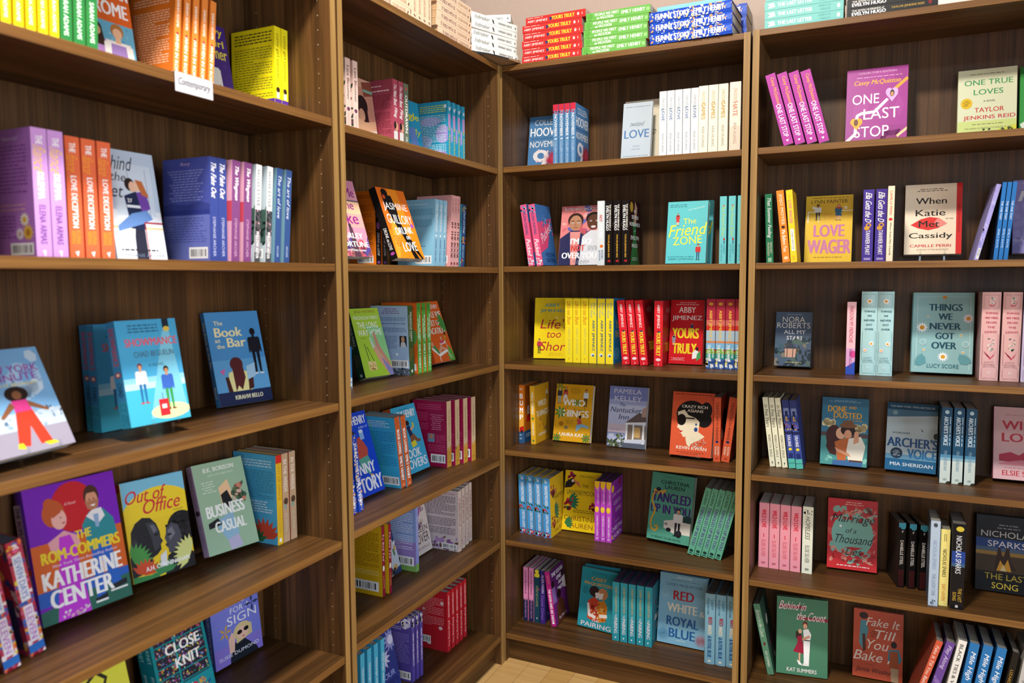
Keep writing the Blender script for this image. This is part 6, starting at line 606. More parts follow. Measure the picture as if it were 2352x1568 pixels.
book('drunk', -0.1220, -0.4935, 1.3635, 0.00, -0.00, 180.00, 0.126, 0.205, 0.0221, 'B', 'right of the two black spines on orange paperbacks', 'black spines on orange paperbacks')
book('drunk_f', -0.0250, -0.5843, 1.3830, -20.00, -0.00, 90.00, 0.136, 0.203, 0.022, 'F', 'orange face-out paperback with a black silhouette, tilted on a white stand')
book('proposal', -0.0910, -0.2742, 1.3635, 5.04, -0.00, 180.00, 0.128, 0.205, 0.0214, 'B', 'leftmost of the three light blue spines beside the tilted orange cover', 'light blue spines beside the tilted orange cover')
book('proposal', -0.0910, -0.2487, 1.3635, 5.04, -0.00, 180.00, 0.128, 0.205, 0.0214, 'B', 'middle of the three light blue spines beside the tilted orange cover', 'light blue spines beside the tilted orange cover')
book('proposal', -0.0910, -0.2233, 1.3635, 5.04, -0.00, 180.00, 0.128, 0.205, 0.0214, 'B', 'rightmost of the three light blue spines beside the tilted orange cover', 'light blue spines beside the tilted orange cover')
book('bythe', -0.0880, -0.1824, 1.3635, 4.59, -0.00, 180.00, 0.128, 0.226, 0.0179, 'B', 'leftmost of the three salmon pink spines with black italic capitals', 'salmon pink spines with black italic capitals')
book('bythe', -0.0880, -0.1638, 1.3635, 4.59, -0.00, 180.00, 0.128, 0.226, 0.0179, 'B', 'middle of the three salmon pink spines with black italic capitals', 'salmon pink spines with black italic capitals')
book('bythe', -0.0880, -0.1452, 1.3635, 4.59, -0.00, 180.00, 0.128, 0.226, 0.0179, 'B', 'rightmost of the three salmon pink spines with black italic capitals', 'salmon pink spines with black italic capitals')
book('catchk', -0.1000, -0.0837, 1.3635, 4.82, -0.00, 180.00, 0.128, 0.205, 0.0263, 'B', 'navy floral spine at the right end of salmon spines')
book('navyb', -0.1200, -0.6681, 1.0407, 0.00, -0.00, 180.00, 0.1, 0.11, 0.0165, 'B', 'blue book sliver peeking out beside the bookcase post')
book('magn_f', -0.1606, -0.5518, 1.0510, -18.50, -0.00, 79.34, 0.111, 0.203, 0.03, 'F', 'lime green face-out paperback with legs and a gold bag')
book('magn', -0.1200, -0.3643, 1.0416, -2.00, -0.00, 180.00, 0.132, 0.207, 0.0255, 'B', 'dark green spine of a paperback showing its pale blue back')
book('meet', -0.1200, -0.3219, 1.0412, -1.32, -0.00, 180.00, 0.128, 0.214, 0.0207, 'B', 'leftmost of the three bright green spines on orange paperbacks', 'bright green spines on orange paperbacks')
book('meet', -0.1200, -0.2938, 1.0412, -1.32, -0.00, 180.00, 0.128, 0.214, 0.0207, 'B', 'middle of the three bright green spines on orange paperbacks', 'bright green spines on orange paperbacks')
book('meet', -0.1200, -0.2658, 1.0412, -1.32, -0.00, 180.00, 0.128, 0.214, 0.0207, 'B', 'rightmost of the three bright green spines on orange paperbacks', 'bright green spines on orange paperbacks')
book('meet_f', -0.1614, -0.1695, 1.0530, -19.50, -0.00, 90.00, 0.13, 0.211, 0.02, 'F', 'orange face-out paperback with people on white deck chairs')
book('funny', -0.0826, -0.7085, 0.7201, -7.32, -0.00, 180.00, 0.128, 0.21, 0.0205, 'B', 'left of the two royal blue patterned spines leaning beside the post', 'royal blue patterned spines leaning beside the post')
book('funny', -0.0853, -0.6761, 0.7201, -7.32, -0.00, 180.00, 0.128, 0.21, 0.0205, 'B', 'right of the two royal blue patterned spines leaning beside the post', 'royal blue patterned spines leaning beside the post')
book('funny_f', -0.1409, -0.6320, 0.7234, -17.00, -0.00, 90.00, 0.135, 0.236, 0.02, 'F', 'royal blue face-out paperback with white title behind leaning blue spines')
book('lovers', -0.1091, -0.4370, 0.7211, -8.60, -0.00, 180.00, 0.128, 0.216, 0.024, 'B', 'left of the two burnt orange spines on sky blue paperbacks', 'burnt orange spines on sky blue paperbacks')
book('lovers', -0.1048, -0.4121, 0.7211, -8.60, -0.00, 180.00, 0.128, 0.216, 0.024, 'B', 'right of the two burnt orange spines on sky blue paperbacks', 'burnt orange spines on sky blue paperbacks')
book('lovers_f', -0.1537, -0.3623, 0.7258, -16.00, -0.00, 90.00, 0.135, 0.212, 0.03, 'F', 'sky blue face-out paperback with a reading man on the cover')
book('couple', -0.1114, -0.1637, 0.7175, 0.00, -0.00, 180.00, 0.128, 0.216, 0.0276, 'B', 'leftmost of the four cream and gold spines on crimson paperbacks', 'cream and gold spines on crimson paperbacks')
book('couple', -0.1010, -0.1272, 0.7175, 0.00, -0.00, 180.00, 0.128, 0.216, 0.0276, 'B', 'second from left of the four cream and gold spines on crimson paperbacks', 'cream and gold spines on crimson paperbacks')
book('couple', -0.0907, -0.0908, 0.7175, 0.00, -0.00, 180.00, 0.128, 0.216, 0.0276, 'B', 'third from left of the four cream and gold spines on crimson paperbacks', 'cream and gold spines on crimson paperbacks')
book('couple', -0.0803, -0.0543, 0.7175, 0.00, -0.00, 180.00, 0.128, 0.216, 0.0276, 'B', 'rightmost of the four cream and gold spines on crimson paperbacks', 'cream and gold spines on crimson paperbacks')
book('bed', -0.1072, -0.5552, 0.4332, 0.00, -0.00, 180.00, 0.128, 0.203, 0.0124, 'B', 'left of the two dark red spines on mustard yellow paperbacks', 'dark red spines on mustard yellow paperbacks')
book('bed', -0.1032, -0.5283, 0.4332, 0.00, -0.00, 180.00, 0.128, 0.203, 0.0124, 'B', 'right of the two dark red spines on mustard yellow paperbacks', 'dark red spines on mustard yellow paperbacks')
book('navy_f', -0.1604, -0.5094, 0.4375, -16.50, -0.00, 90.00, 0.12, 0.19, 0.015, 'F', 'small face-out cover with navy and green, between mustard and lavender books')
book('unsome', -0.1200, -0.3572, 0.4332, 0.00, -0.00, 180.00, 0.128, 0.203, 0.0153, 'B', 'lavender blue paperback with a green foot, back cover showing')
book('ends_f', -0.1775, -0.3151, 0.4374, -12.00, -0.00, 90.00, 0.135, 0.203, 0.02, 'F', 'cream face-out paperback with a round purple badge')
book('ends', -0.0854, -0.1501, 0.4332, 0.00, -0.00, 180.00, 0.128, 0.203, 0.0191, 'B', 'leftmost of the four cream spines with maroon capitals on the second lowest shelf', 'cream spines with maroon capitals on the second lowest shelf')
book('ends', -0.0907, -0.1158, 0.4332, 0.00, -0.00, 180.00, 0.128, 0.203, 0.0191, 'B', 'second from left of the four cream spines with maroon capitals on the second lowest shelf', 'cream spines with maroon capitals on the second lowest shelf')
book('ends', -0.0960, -0.0815, 0.4332, 0.00, -0.00, 180.00, 0.128, 0.203, 0.0191, 'B', 'third from left of the four cream spines with maroon capitals on the second lowest shelf', 'cream spines with maroon capitals on the second lowest shelf')
book('ends', -0.1013, -0.0472, 0.4332, 0.00, -0.00, 180.00, 0.128, 0.203, 0.0191, 'B', 'rightmost of the four cream spines with maroon capitals on the second lowest shelf', 'cream spines with maroon capitals on the second lowest shelf')
book('verity', -0.1200, -0.6423, 0.1013, 0.00, -0.00, 180.00, 0.128, 0.203, 0.0185, 'B', 'leftmost of the four sky blue spines at the bottom beside the post', 'sky blue spines at the bottom beside the post')
book('verity', -0.1200, -0.6106, 0.1013, 0.00, -0.00, 180.00, 0.128, 0.203, 0.0185, 'B', 'second from left of the four sky blue spines at the bottom beside the post', 'sky blue spines at the bottom beside the post')
book('verity', -0.1200, -0.5788, 0.1013, 0.00, -0.00, 180.00, 0.128, 0.203, 0.0185, 'B', 'third from left of the four sky blue spines at the bottom beside the post', 'sky blue spines at the bottom beside the post')
book('verity', -0.1200, -0.5471, 0.1013, 0.00, -0.00, 180.00, 0.128, 0.203, 0.0185, 'B', 'rightmost of the four sky blue spines at the bottom beside the post', 'sky blue spines at the bottom beside the post')
book('regret_f', -0.1247, -0.5419, 0.1056, -12.50, -0.00, 90.00, 0.09, 0.203, 0.02, 'F', 'dark blue face-out paperback with pale flowers on the bottom shelf')
book('perfects', -0.1147, -0.3971, 0.1013, 0.00, -0.00, 180.00, 0.128, 0.203, 0.0143, 'B', 'leftmost of the three purple spines with white capitals on the bottom shelf', 'purple spines with white capitals on the bottom shelf')
book('perfects', -0.1137, -0.3756, 0.1013, 0.00, -0.00, 180.00, 0.128, 0.203, 0.0143, 'B', 'middle of the three purple spines with white capitals on the bottom shelf', 'purple spines with white capitals on the bottom shelf')
book('perfects', -0.1126, -0.3541, 0.1013, 0.00, -0.00, 180.00, 0.128, 0.203, 0.0143, 'B', 'rightmost of the three purple spines with white capitals on the bottom shelf', 'purple spines with white capitals on the bottom shelf')
book('regret', -0.1122, -0.1828, 0.1013, 0.00, -0.00, 180.00, 0.128, 0.203, 0.0201, 'B', 'leftmost of the five red spines with white letters on the bottom shelf', 'red spines with white letters on the bottom shelf')
book('regret', -0.1124, -0.1547, 0.1013, 0.00, -0.00, 180.00, 0.128, 0.203, 0.0201, 'B', 'second from left of the five red spines with white letters on the bottom shelf', 'red spines with white letters on the bottom shelf')
book('regret', -0.1126, -0.1267, 0.1013, 0.00, -0.00, 180.00, 0.128, 0.203, 0.0201, 'B', 'third from left of the five red spines with white letters on the bottom shelf', 'red spines with white letters on the bottom shelf')
book('regret', -0.1128, -0.0986, 0.1013, 0.00, -0.00, 180.00, 0.128, 0.203, 0.0201, 'B', 'fourth from left of the five red spines with white letters on the bottom shelf', 'red spines with white letters on the bottom shelf')
book('regret', -0.1130, -0.0706, 0.1013, 0.00, -0.00, 180.00, 0.128, 0.203, 0.0201, 'B', 'rightmost of the five red spines with white letters on the bottom shelf', 'red spines with white letters on the bottom shelf')
book('itends', -0.0120, -0.1800, 2.0375, -90.00, -0.00, 180.00, 0.132, 0.203, 0.0211, 'T', 'bottom of the cream books in the flat stack beside the white stack', 'cream books stacked flat beside the white stack')
book('itends', -0.0120, -0.1900, 2.0593, -90.00, -0.00, 180.00, 0.132, 0.203, 0.0211, 'T', 'second from bottom of the cream books in the flat stack beside the white stack', 'cream books stacked flat beside the white stack')
book('itends', -0.0120, -0.1860, 2.0811, -90.00, -0.00, 180.00, 0.132, 0.203, 0.0211, 'T', 'third from bottom of the cream books in the flat stack beside the white stack', 'cream books stacked flat beside the white stack')
book('itends', -0.0120, -0.1830, 2.1029, -90.00, -0.00, 180.00, 0.132, 0.203, 0.0211, 'T', 'fourth from bottom of the cream books in the flat stack beside the white stack', 'cream books stacked flat beside the white stack')
book('itends', -0.0120, -0.1920, 2.1247, -90.00, -0.00, 180.00, 0.132, 0.203, 0.0211, 'T', 'fifth from bottom of the cream books in the flat stack beside the white stack', 'cream books stacked flat beside the white stack')
book('itends', -0.0120, -0.1840, 2.1465, -90.00, -0.00, 180.00, 0.132, 0.203, 0.0211, 'T', 'topmost of the cream books in the flat stack beside the white stack', 'cream books stacked flat beside the white stack')
book('itends', -0.0120, -0.4946, 2.0163, 1.35, -0.00, 180.00, 0.128, 0.203, 0.0193, 'B', 'leftmost of the four cream spines standing upright between two flat cream stacks', 'cream spines standing upright between two flat cream stacks')
book('itends', -0.0120, -0.4697, 2.0163, 1.35, -0.00, 180.00, 0.128, 0.203, 0.0193, 'B', 'second from left of the four cream spines standing upright between two flat cream stacks', 'cream spines standing upright between two flat cream stacks')
book('itends', -0.0120, -0.4449, 2.0163, 1.35, -0.00, 180.00, 0.128, 0.203, 0.0193, 'B', 'third from left of the four cream spines standing upright between two flat cream stacks', 'cream spines standing upright between two flat cream stacks')
book('itends', -0.0120, -0.4200, 2.0163, 1.35, -0.00, 180.00, 0.128, 0.203, 0.0193, 'B', 'rightmost of the four cream spines standing upright between two flat cream stacks', 'cream spines standing upright between two flat cream stacks')
book('itends', -0.0120, -0.5250, 2.0375, -90.00, -0.00, 180.00, 0.132, 0.203, 0.0211, 'T', 'bottom of the cream books in the stack cut by the top photo edge', 'cream books stacked flat at the top photo edge')
book('itends', -0.0120, -0.5210, 2.0593, -90.00, -0.00, 180.00, 0.132, 0.203, 0.0211, 'T', 'second from bottom of the cream books in the stack cut by the top photo edge', 'cream books stacked flat at the top photo edge')
book('itends', -0.0120, -0.5280, 2.0811, -90.00, -0.00, 180.00, 0.132, 0.203, 0.0211, 'T', 'third from bottom of the cream books in the stack cut by the top photo edge', 'cream books stacked flat at the top photo edge')
book('itends', -0.0120, -0.5250, 2.1029, -90.00, -0.00, 180.00, 0.132, 0.203, 0.0211, 'T', 'topmost of the cream books in the stack cut by the top photo edge', 'cream books stacked flat at the top photo edge')
book('nov_f', 0.0082, 0.1850, 1.6968, -10.00, -0.00, 4.00, 0.132, 0.2, 0.02, 'F', 'steel blue face-out paperback half hidden by four steel blue spines')
book('nov', 0.1631, 0.0910, 1.6933, 0.00, -0.00, 90.00, 0.128, 0.205, 0.0181, 'C', 'leftmost of the four steel blue spines with red tops', 'steel blue spines with red tops')
book('nov', 0.1834, 0.0910, 1.6933, 0.00, -0.00, 90.00, 0.128, 0.205, 0.0181, 'C', 'second from left of the four steel blue spines with red tops', 'steel blue spines with red tops')
book('nov', 0.2038, 0.0910, 1.6933, 0.00, -0.00, 90.00, 0.128, 0.205, 0.0181, 'C', 'third from left of the four steel blue spines with red tops', 'steel blue spines with red tops')
book('nov', 0.2241, 0.0910, 1.6933, 0.00, -0.00, 90.00, 0.128, 0.205, 0.0181, 'C', 'rightmost of the four steel blue spines with red tops', 'steel blue spines with red tops')
book('lovecream', 0.3602, 0.1810, 1.6950, -5.00, -0.00, 0.00, 0.124, 0.213, 0.02, 'F', 'plain cream paperback behind the pale grey-blue cover')
book('love_f', 0.3743, 0.1010, 1.6954, -10.00, -0.00, 0.00, 0.095, 0.194, 0.012, 'F', 'pale grey-blue face-out paperback with a blue title')
book('love', 0.5280, 0.0760, 1.6933, 0.00, -0.00, 90.00, 0.128, 0.205, 0.0223, 'C', 'leftmost of the five white spines with blue lettering', 'white spines with blue lettering')
book('love', 0.5523, 0.0760, 1.6933, 0.00, -0.00, 90.00, 0.128, 0.205, 0.0223, 'C', 'second from left of the five white spines with blue lettering', 'white spines with blue lettering')
book('love', 0.5766, 0.0760, 1.6933, 0.00, -0.00, 90.00, 0.128, 0.205, 0.0223, 'C', 'third from left of the five white spines with blue lettering', 'white spines with blue lettering')
book('love', 0.6009, 0.0760, 1.6933, 0.00, -0.00, 90.00, 0.128, 0.205, 0.0223, 'C', 'fourth from left of the five white spines with blue lettering', 'white spines with blue lettering')
book('love', 0.6252, 0.0760, 1.6933, 0.00, -0.00, 90.00, 0.128, 0.205, 0.0223, 'C', 'rightmost of the five white spines with blue lettering', 'white spines with blue lettering')
book('games', 0.6561, 0.0640, 1.6933, 0.00, -0.00, 90.00, 0.128, 0.205, 0.0275, 'C', 'leftmost of the three ivory spines with gold lettering beside white spines', 'ivory spines with gold lettering beside white spines')
book('games', 0.6852, 0.0640, 1.6933, 0.00, -0.00, 90.00, 0.128, 0.205, 0.0275, 'C', 'middle of the three ivory spines with gold lettering beside white spines', 'ivory spines with gold lettering beside white spines')
book('games', 0.7142, 0.0640, 1.6933, 0.00, -0.00, 90.00, 0.128, 0.205, 0.0275, 'C', 'rightmost of the three ivory spines with gold lettering beside white spines', 'ivory spines with gold lettering beside white spines')
book('hate', 0.7519, 0.0580, 1.6933, 0.00, -0.00, 90.00, 0.128, 0.205, 0.0317, 'C', 'ivory spine with coral lettering at the shelf end')
book('pucked', 0.1011, 0.0370, 1.3704, -8.80, -0.00, 90.00, 0.128, 0.205, 0.0224, 'C', 'left of the two leaning pink spines on pink and blue paperbacks', 'leaning pink spines on pink and blue paperbacks')
book('pucked', 0.1311, 0.0370, 1.3704, -8.80, -0.00, 90.00, 0.128, 0.205, 0.0224, 'C', 'right of the two leaning pink spines on pink and blue paperbacks', 'leaning pink spines on pink and blue paperbacks')
book('sorry_f', 0.1500, 0.1210, 1.3712, -12.00, -0.00, 0.00, 0.146, 0.204, 0.02, 'F', 'face-out paperback with two cartoon men in suits')
book('sorry', 0.3380, 0.0490, 1.3670, 0.00, -0.00, 90.00, 0.128, 0.205, 0.0232, 'C', 'white spine with a small orange fruit beside black spines')
book('evelyn', 0.3624, 0.0550, 1.3670, 0.00, -0.00, 90.00, 0.128, 0.205, 0.0245, 'C', 'leftmost of the three black spines with white and gold lettering in middle bookcase', 'black spines with white and gold lettering in middle bookcase')
book('evelyn', 0.3901, 0.0550, 1.3670, 0.00, -0.00, 90.00, 0.128, 0.205, 0.0245, 'C', 'middle of the three black spines with white and gold lettering in middle bookcase', 'black spines with white and gold lettering in middle bookcase')
book('evelyn', 0.4177, 0.0550, 1.3670, 0.00, -0.00, 90.00, 0.128, 0.205, 0.0245, 'C', 'rightmost of the three black spines with white and gold lettering in middle bookcase', 'black spines with white and gold lettering in middle bookcase')
book('zone_f', 0.5279, 0.0810, 1.3708, -10.00, -0.00, 0.00, 0.124, 0.196, 0.022, 'F', 'turquoise face-out paperback with yellow title and two small figures')
book('zone_f', 0.5190, 0.1770, 1.3692, -9.00, -0.00, 0.00, 0.132, 0.207, 0.014, 'F', 'turquoise paperback tucked behind the one with the yellow title')
book('zone', 0.7100, 0.0970, 1.3670, 0.00, -0.00, 90.00, 0.128, 0.205, 0.0202, 'C', 'leftmost of the three turquoise spines beside the bookcase post', 'turquoise spines beside the bookcase post')
book('zone', 0.7364, 0.0970, 1.3670, 0.00, -0.00, 90.00, 0.128, 0.205, 0.0202, 'C', 'middle of the three turquoise spines beside the bookcase post', 'turquoise spines beside the bookcase post')
book('zone', 0.7628, 0.0970, 1.3670, 0.00, -0.00, 90.00, 0.128, 0.205, 0.0202, 'C', 'rightmost of the three turquoise spines beside the bookcase post', 'turquoise spines beside the bookcase post')
book('short_f', 0.0374, 0.1698, 1.0457, -9.00, -0.00, 10.56, 0.136, 0.215, 0.02, 'F', 'yellow face-out paperback with red script title')
book('short', 0.2029, 0.1200, 1.0418, 0.00, -0.00, 90.00, 0.128, 0.217, 0.0263, 'C', 'leftmost of the three yellow spines with red script', 'yellow spines with red script')
book('short', 0.2316, 0.1200, 1.0418, 0.00, -0.00, 90.00, 0.128, 0.217, 0.0263, 'C', 'middle of the three yellow spines with red script', 'yellow spines with red script')
book('short', 0.2602, 0.1200, 1.0418, 0.00, -0.00, 90.00, 0.128, 0.217, 0.0263, 'C', 'rightmost of the three yellow spines with red script', 'yellow spines with red script')
book('world', 0.2886, 0.1200, 1.0418, 0.00, -0.00, 90.00, 0.128, 0.217, 0.026, 'C', 'leftmost of the three yellow spines with navy capitals', 'yellow spines with navy capitals')
book('world', 0.3179, 0.1200, 1.0418, 0.00, -0.00, 90.00, 0.128, 0.217, 0.026, 'C', 'middle of the three yellow spines with navy capitals', 'yellow spines with navy capitals')
book('world', 0.3471, 0.1200, 1.0418, 0.00, -0.00, 90.00, 0.128, 0.217, 0.026, 'C', 'rightmost of the three yellow spines with navy capitals', 'yellow spines with navy capitals')
book('truly', 0.4044, 0.1200, 1.0443, -5.50, -0.00, 90.00, 0.128, 0.212, 0.026, 'C', 'leftmost of the three leaning red spines with yellow lettering', 'leaning red spines with yellow lettering')
book('truly', 0.4342, 0.1200, 1.0443, -5.50, -0.00, 90.00, 0.128, 0.212, 0.026, 'C', 'middle of the three leaning red spines with yellow lettering', 'leaning red spines with yellow lettering')
book('truly', 0.4641, 0.1200, 1.0443, -5.50, -0.00, 90.00, 0.128, 0.212, 0.026, 'C', 'rightmost of the three leaning red spines with yellow lettering', 'leaning red spines with yellow lettering')
book('truly', 0.5121, 0.1200, 1.0418, 0.00, -0.00, 90.00, 0.128, 0.211, 0.0278, 'C', 'upright red spine standing apart beside the red face-out cover')
book('truly_f', 0.5161, 0.1850, 1.0452, -9.00, -0.00, 0.00, 0.109, 0.211, 0.022, 'F', 'red face-out paperback with a large yellow title')
book('summer', 0.6778, 0.1200, 1.0418, 0.00, -0.00, 90.00, 0.128, 0.218, 0.0275, 'C', 'leftmost of the four multicoloured striped spines beside the red face-out cover', 'multicoloured striped spines beside the red face-out cover')
book('summer', 0.7071, 0.1200, 1.0418, 0.00, -0.00, 90.00, 0.128, 0.218, 0.0275, 'C', 'second from left of the four multicoloured striped spines beside the red face-out cover', 'multicoloured striped spines beside the red face-out cover')
book('summer', 0.7365, 0.1200, 1.0418, 0.00, -0.00, 90.00, 0.128, 0.218, 0.0275, 'C', 'third from left of the four multicoloured striped spines beside the red face-out cover', 'multicoloured striped spines beside the red face-out cover')
book('summer', 0.7659, 0.1200, 1.0418, 0.00, -0.00, 90.00, 0.128, 0.218, 0.0275, 'C', 'rightmost of the four multicoloured striped spines beside the red face-out cover', 'multicoloured striped spines beside the red face-out cover')
book('bump', 0.0205, 0.1200, 0.7472, 0.00, -0.00, 90.00, 0.125, 0.207, 0.0179, 'C', 'orange and blue spine picturing a red car')
book('wild', 0.0668, 0.1200, 0.7477, -1.60, -0.00, 90.00, 0.13, 0.206, 0.0176, 'C', 'mustard spine with white capitals beside the orange spine')
book('wild_f', 0.1031, 0.1876, 0.7530, -12.00, -0.00, -0.67, 0.138, 0.202, 0.02, 'F', 'mustard yellow face-out paperback with several small figures')
book('inn_f', 0.3041, 0.1847, 0.7503, -10.00, -0.00, -2.60, 0.135, 0.208, 0.018, 'F', 'lilac face-out paperback picturing a white porch')
book('asians_f', 0.5388, 0.1157, 0.7582, -12.00, -0.00, -3.00, 0.134, 0.204, 0.024, 'F', 'coral face-out paperback with a black-haired profile in dark glasses')
book('asians', 0.6993, 0.1200, 0.7472, 0.00, -0.00, 90.00, 0.128, 0.205, 0.0213, 'C', 'upright coral spine beside the coral face-out cover')
book('asians', 0.7267, 0.1200, 0.7472, 6.34, -0.00, 90.00, 0.128, 0.207, 0.0246, 'C', 'coral spine leaning right against the bookcase post')
book('unhoney', 0.0448, 0.0927, 0.4339, -1.67, -0.00, 90.00, 0.128, 0.208, 0.0279, 'C', 'leftmost of the four sky blue spines on yellow paperbacks', 'sky blue spines on yellow paperbacks')
book('unhoney', 0.0772, 0.0873, 0.4339, -1.67, -0.00, 90.00, 0.128, 0.208, 0.0279, 'C', 'second from left of the four sky blue spines on yellow paperbacks', 'sky blue spines on yellow paperbacks')
book('unhoney', 0.1096, 0.0818, 0.4339, -1.67, -0.00, 90.00, 0.128, 0.208, 0.0279, 'C', 'third from left of the four sky blue spines on yellow paperbacks', 'sky blue spines on yellow paperbacks')
book('unhoney', 0.1419, 0.0763, 0.4339, -1.67, -0.00, 90.00, 0.128, 0.208, 0.0279, 'C', 'rightmost of the four sky blue spines on yellow paperbacks', 'sky blue spines on yellow paperbacks')
book('unhoney_f', 0.1429, 0.1731, 0.4373, -12.00, -0.00, 0.88, 0.132, 0.209, 0.02, 'F', 'yellow face-out paperback with a toucan between blue and purple spines')
book('hazel', 0.3028, 0.1200, 0.4331, 0.00, -0.00, 90.00, 0.128, 0.208, 0.0183, 'C', 'leftmost of the three bright purple spines with yellow splashes', 'bright purple spines with yellow splashes')
book('hazel', 0.3233, 0.1200, 0.4331, 0.00, -0.00, 90.00, 0.128, 0.208, 0.0183, 'C', 'middle of the three bright purple spines with yellow splashes', 'bright purple spines with yellow splashes')
book('hazel', 0.3438, 0.1200, 0.4331, 0.00, -0.00, 90.00, 0.128, 0.208, 0.0183, 'C', 'rightmost of the three bright purple spines with yellow splashes', 'bright purple spines with yellow splashes')
book('tangled_f', 0.4468, 0.1872, 0.4461, -12.00, -0.00, -10.67, 0.152, 0.224, 0.02, 'F', 'sea green face-out paperback with a white car')
book('tangled', 0.6193, 0.1191, 0.4331, 14.10, -0.00, 90.00, 0.128, 0.231, 0.0197, 'C', 'leftmost of the five mint green spines leaning right', 'mint green spines leaning right')
book('tangled', 0.6414, 0.1162, 0.4331, 14.10, -0.00, 90.00, 0.128, 0.231, 0.0197, 'C', 'second from left of the five mint green spines leaning right', 'mint green spines leaning right')
book('tangled', 0.6636, 0.1132, 0.4331, 14.10, -0.00, 90.00, 0.128, 0.231, 0.0197, 'C', 'third from left of the five mint green spines leaning right', 'mint green spines leaning right')
book('tangled', 0.6858, 0.1102, 0.4331, 14.10, -0.00, 90.00, 0.128, 0.231, 0.0197, 'C', 'fourth from left of the five mint green spines leaning right', 'mint green spines leaning right')
book('tangled', 0.7080, 0.1072, 0.4331, 14.10, -0.00, 90.00, 0.128, 0.231, 0.0197, 'C', 'rightmost of the five mint green spines leaning right', 'mint green spines leaning right')
book('conspir', 0.0332, 0.1200, 0.1013, 0.00, -0.00, 90.00, 0.13, 0.197, 0.0168, 'C', 'left of the two pink and navy spines on the lowest middle shelf', 'pink and navy spines on the lowest middle shelf')
book('conspir', 0.0554, 0.1200, 0.1013, 0.00, -0.00, 90.00, 0.13, 0.197, 0.0168, 'C', 'right of the two pink and navy spines on the lowest middle shelf', 'pink and navy spines on the lowest middle shelf')
book('sunny', 0.0789, 0.1200, 0.1013, 0.00, -0.00, 90.00, 0.13, 0.194, 0.0197, 'C', 'dark teal spine with a small yellow sun at its top')
book('course', 0.0998, 0.1200, 0.1013, 0.00, -0.00, 90.00, 0.13, 0.194, 0.0178, 'C', 'deep violet spine with script between teal and magenta spines')
book('goodones', 0.1457, 0.1143, 0.1038, -7.85, -0.00, 90.00, 0.128, 0.196, 0.0183, 'C', 'magenta leaning paperback showing its purple front cover')
book('pair_f', 0.2086, 0.1553, 0.1059, -12.00, -0.00, -7.12, 0.136, 0.204, 0.022, 'F', 'deep teal face-out paperback with an embracing orange couple')
book('pair_f', 0.2147, 0.1798, 0.1050, -12.00, -0.00, 0.00, 0.128, 0.205, 0.018, 'F', 'deep teal paperback hidden behind its twin with the orange couple')
book('pair', 0.3775, 0.1061, 0.1013, 0.00, -0.00, 90.00, 0.128, 0.205, 0.0242, 'C', 'leftmost of the five teal spines with orange author lettering', 'teal spines with orange author lettering')
book('pair', 0.4054, 0.1067, 0.1013, 0.00, -0.00, 90.00, 0.128, 0.205, 0.0242, 'C', 'second from left of the five teal spines with orange author lettering', 'teal spines with orange author lettering')
book('pair', 0.4333, 0.1073, 0.1013, 0.00, -0.00, 90.00, 0.128, 0.205, 0.0242, 'C', 'third from left of the five teal spines with orange author lettering', 'teal spines with orange author lettering')
book('pair', 0.4613, 0.1079, 0.1013, 0.00, -0.00, 90.00, 0.128, 0.205, 0.0242, 'C', 'fourth from left of the five teal spines with orange author lettering', 'teal spines with orange author lettering')
book('pair', 0.4892, 0.1085, 0.1013, 0.00, -0.00, 90.00, 0.128, 0.205, 0.0242, 'C', 'rightmost of the five teal spines with orange author lettering', 'teal spines with orange author lettering')
book('royal_f', 0.4942, 0.1549, 0.1055, -10.00, -0.00, -1.57, 0.159, 0.23, 0.024, 'F', 'pale blue face-out hardcover with red, white and blue title', None, 1)
book('royal', 0.6987, 0.0819, 0.1013, 0.00, -0.00, 90.00, 0.128, 0.23, 0.0316, 'C', 'leftmost of the three pale blue hardcover spines beside the bookcase post', 'pale blue hardcover spines beside the bookcase post', 1)
book('royal', 0.7320, 0.0844, 0.1013, 0.00, -0.00, 90.00, 0.128, 0.23, 0.0316, 'C', 'middle of the three pale blue hardcover spines beside the bookcase post', 'pale blue hardcover spines beside the bookcase post', 1)
book('royal', 0.7652, 0.0869, 0.1013, 0.00, -0.00, 90.00, 0.128, 0.23, 0.0316, 'C', 'rightmost of the three pale blue hardcover spines beside the bookcase post', 'pale blue hardcover spines beside the bookcase post', 1)
book('icebr', 0.0454, 0.0308, 2.0535, -90.00, -0.00, 160.00, 0.132, 0.203, 0.0231, 'T', 'bottom of the white books in the corner stack on cardboard', 'white books stacked in the corner')
book('icebr', 0.0401, 0.0319, 2.0773, -90.00, -0.00, 161.00, 0.132, 0.203, 0.0231, 'T', 'second from bottom of the white books in the corner stack on cardboard', 'white books stacked in the corner')
book('icebr', 0.0418, 0.0295, 2.1011, -90.00, -0.00, 159.00, 0.132, 0.203, 0.0231, 'T', 'third from bottom of the white books in the corner stack on cardboard', 'white books stacked in the corner')
book('icebr', 0.0428, 0.0314, 2.1249, -90.00, -0.00, 160.50, 0.132, 0.203, 0.0231, 'T', 'fourth from bottom of the white books in the corner stack on cardboard', 'white books stacked in the corner')
book('icebr', 0.0434, 0.0308, 2.1487, -90.00, -0.00, 160.00, 0.132, 0.203, 0.0231, 'T', 'topmost of the white books in the corner stack on cardboard', 'white books stacked in the corner')
book('icebr', 0.0379, -0.0066, 2.1740, -90.00, -0.00, 110.00, 0.132, 0.2, 0.0231, 'T', 'topmost white book, turned crosswise on the corner stack', 'white books stacked in the corner')
book('trulyh', 0.2722, 0.0120, 2.0415, -90.00, -0.00, 90.00, 0.132, 0.203, 0.0231, 'T', 'bottom of the red books in the flat red stack', 'red books stacked flat')
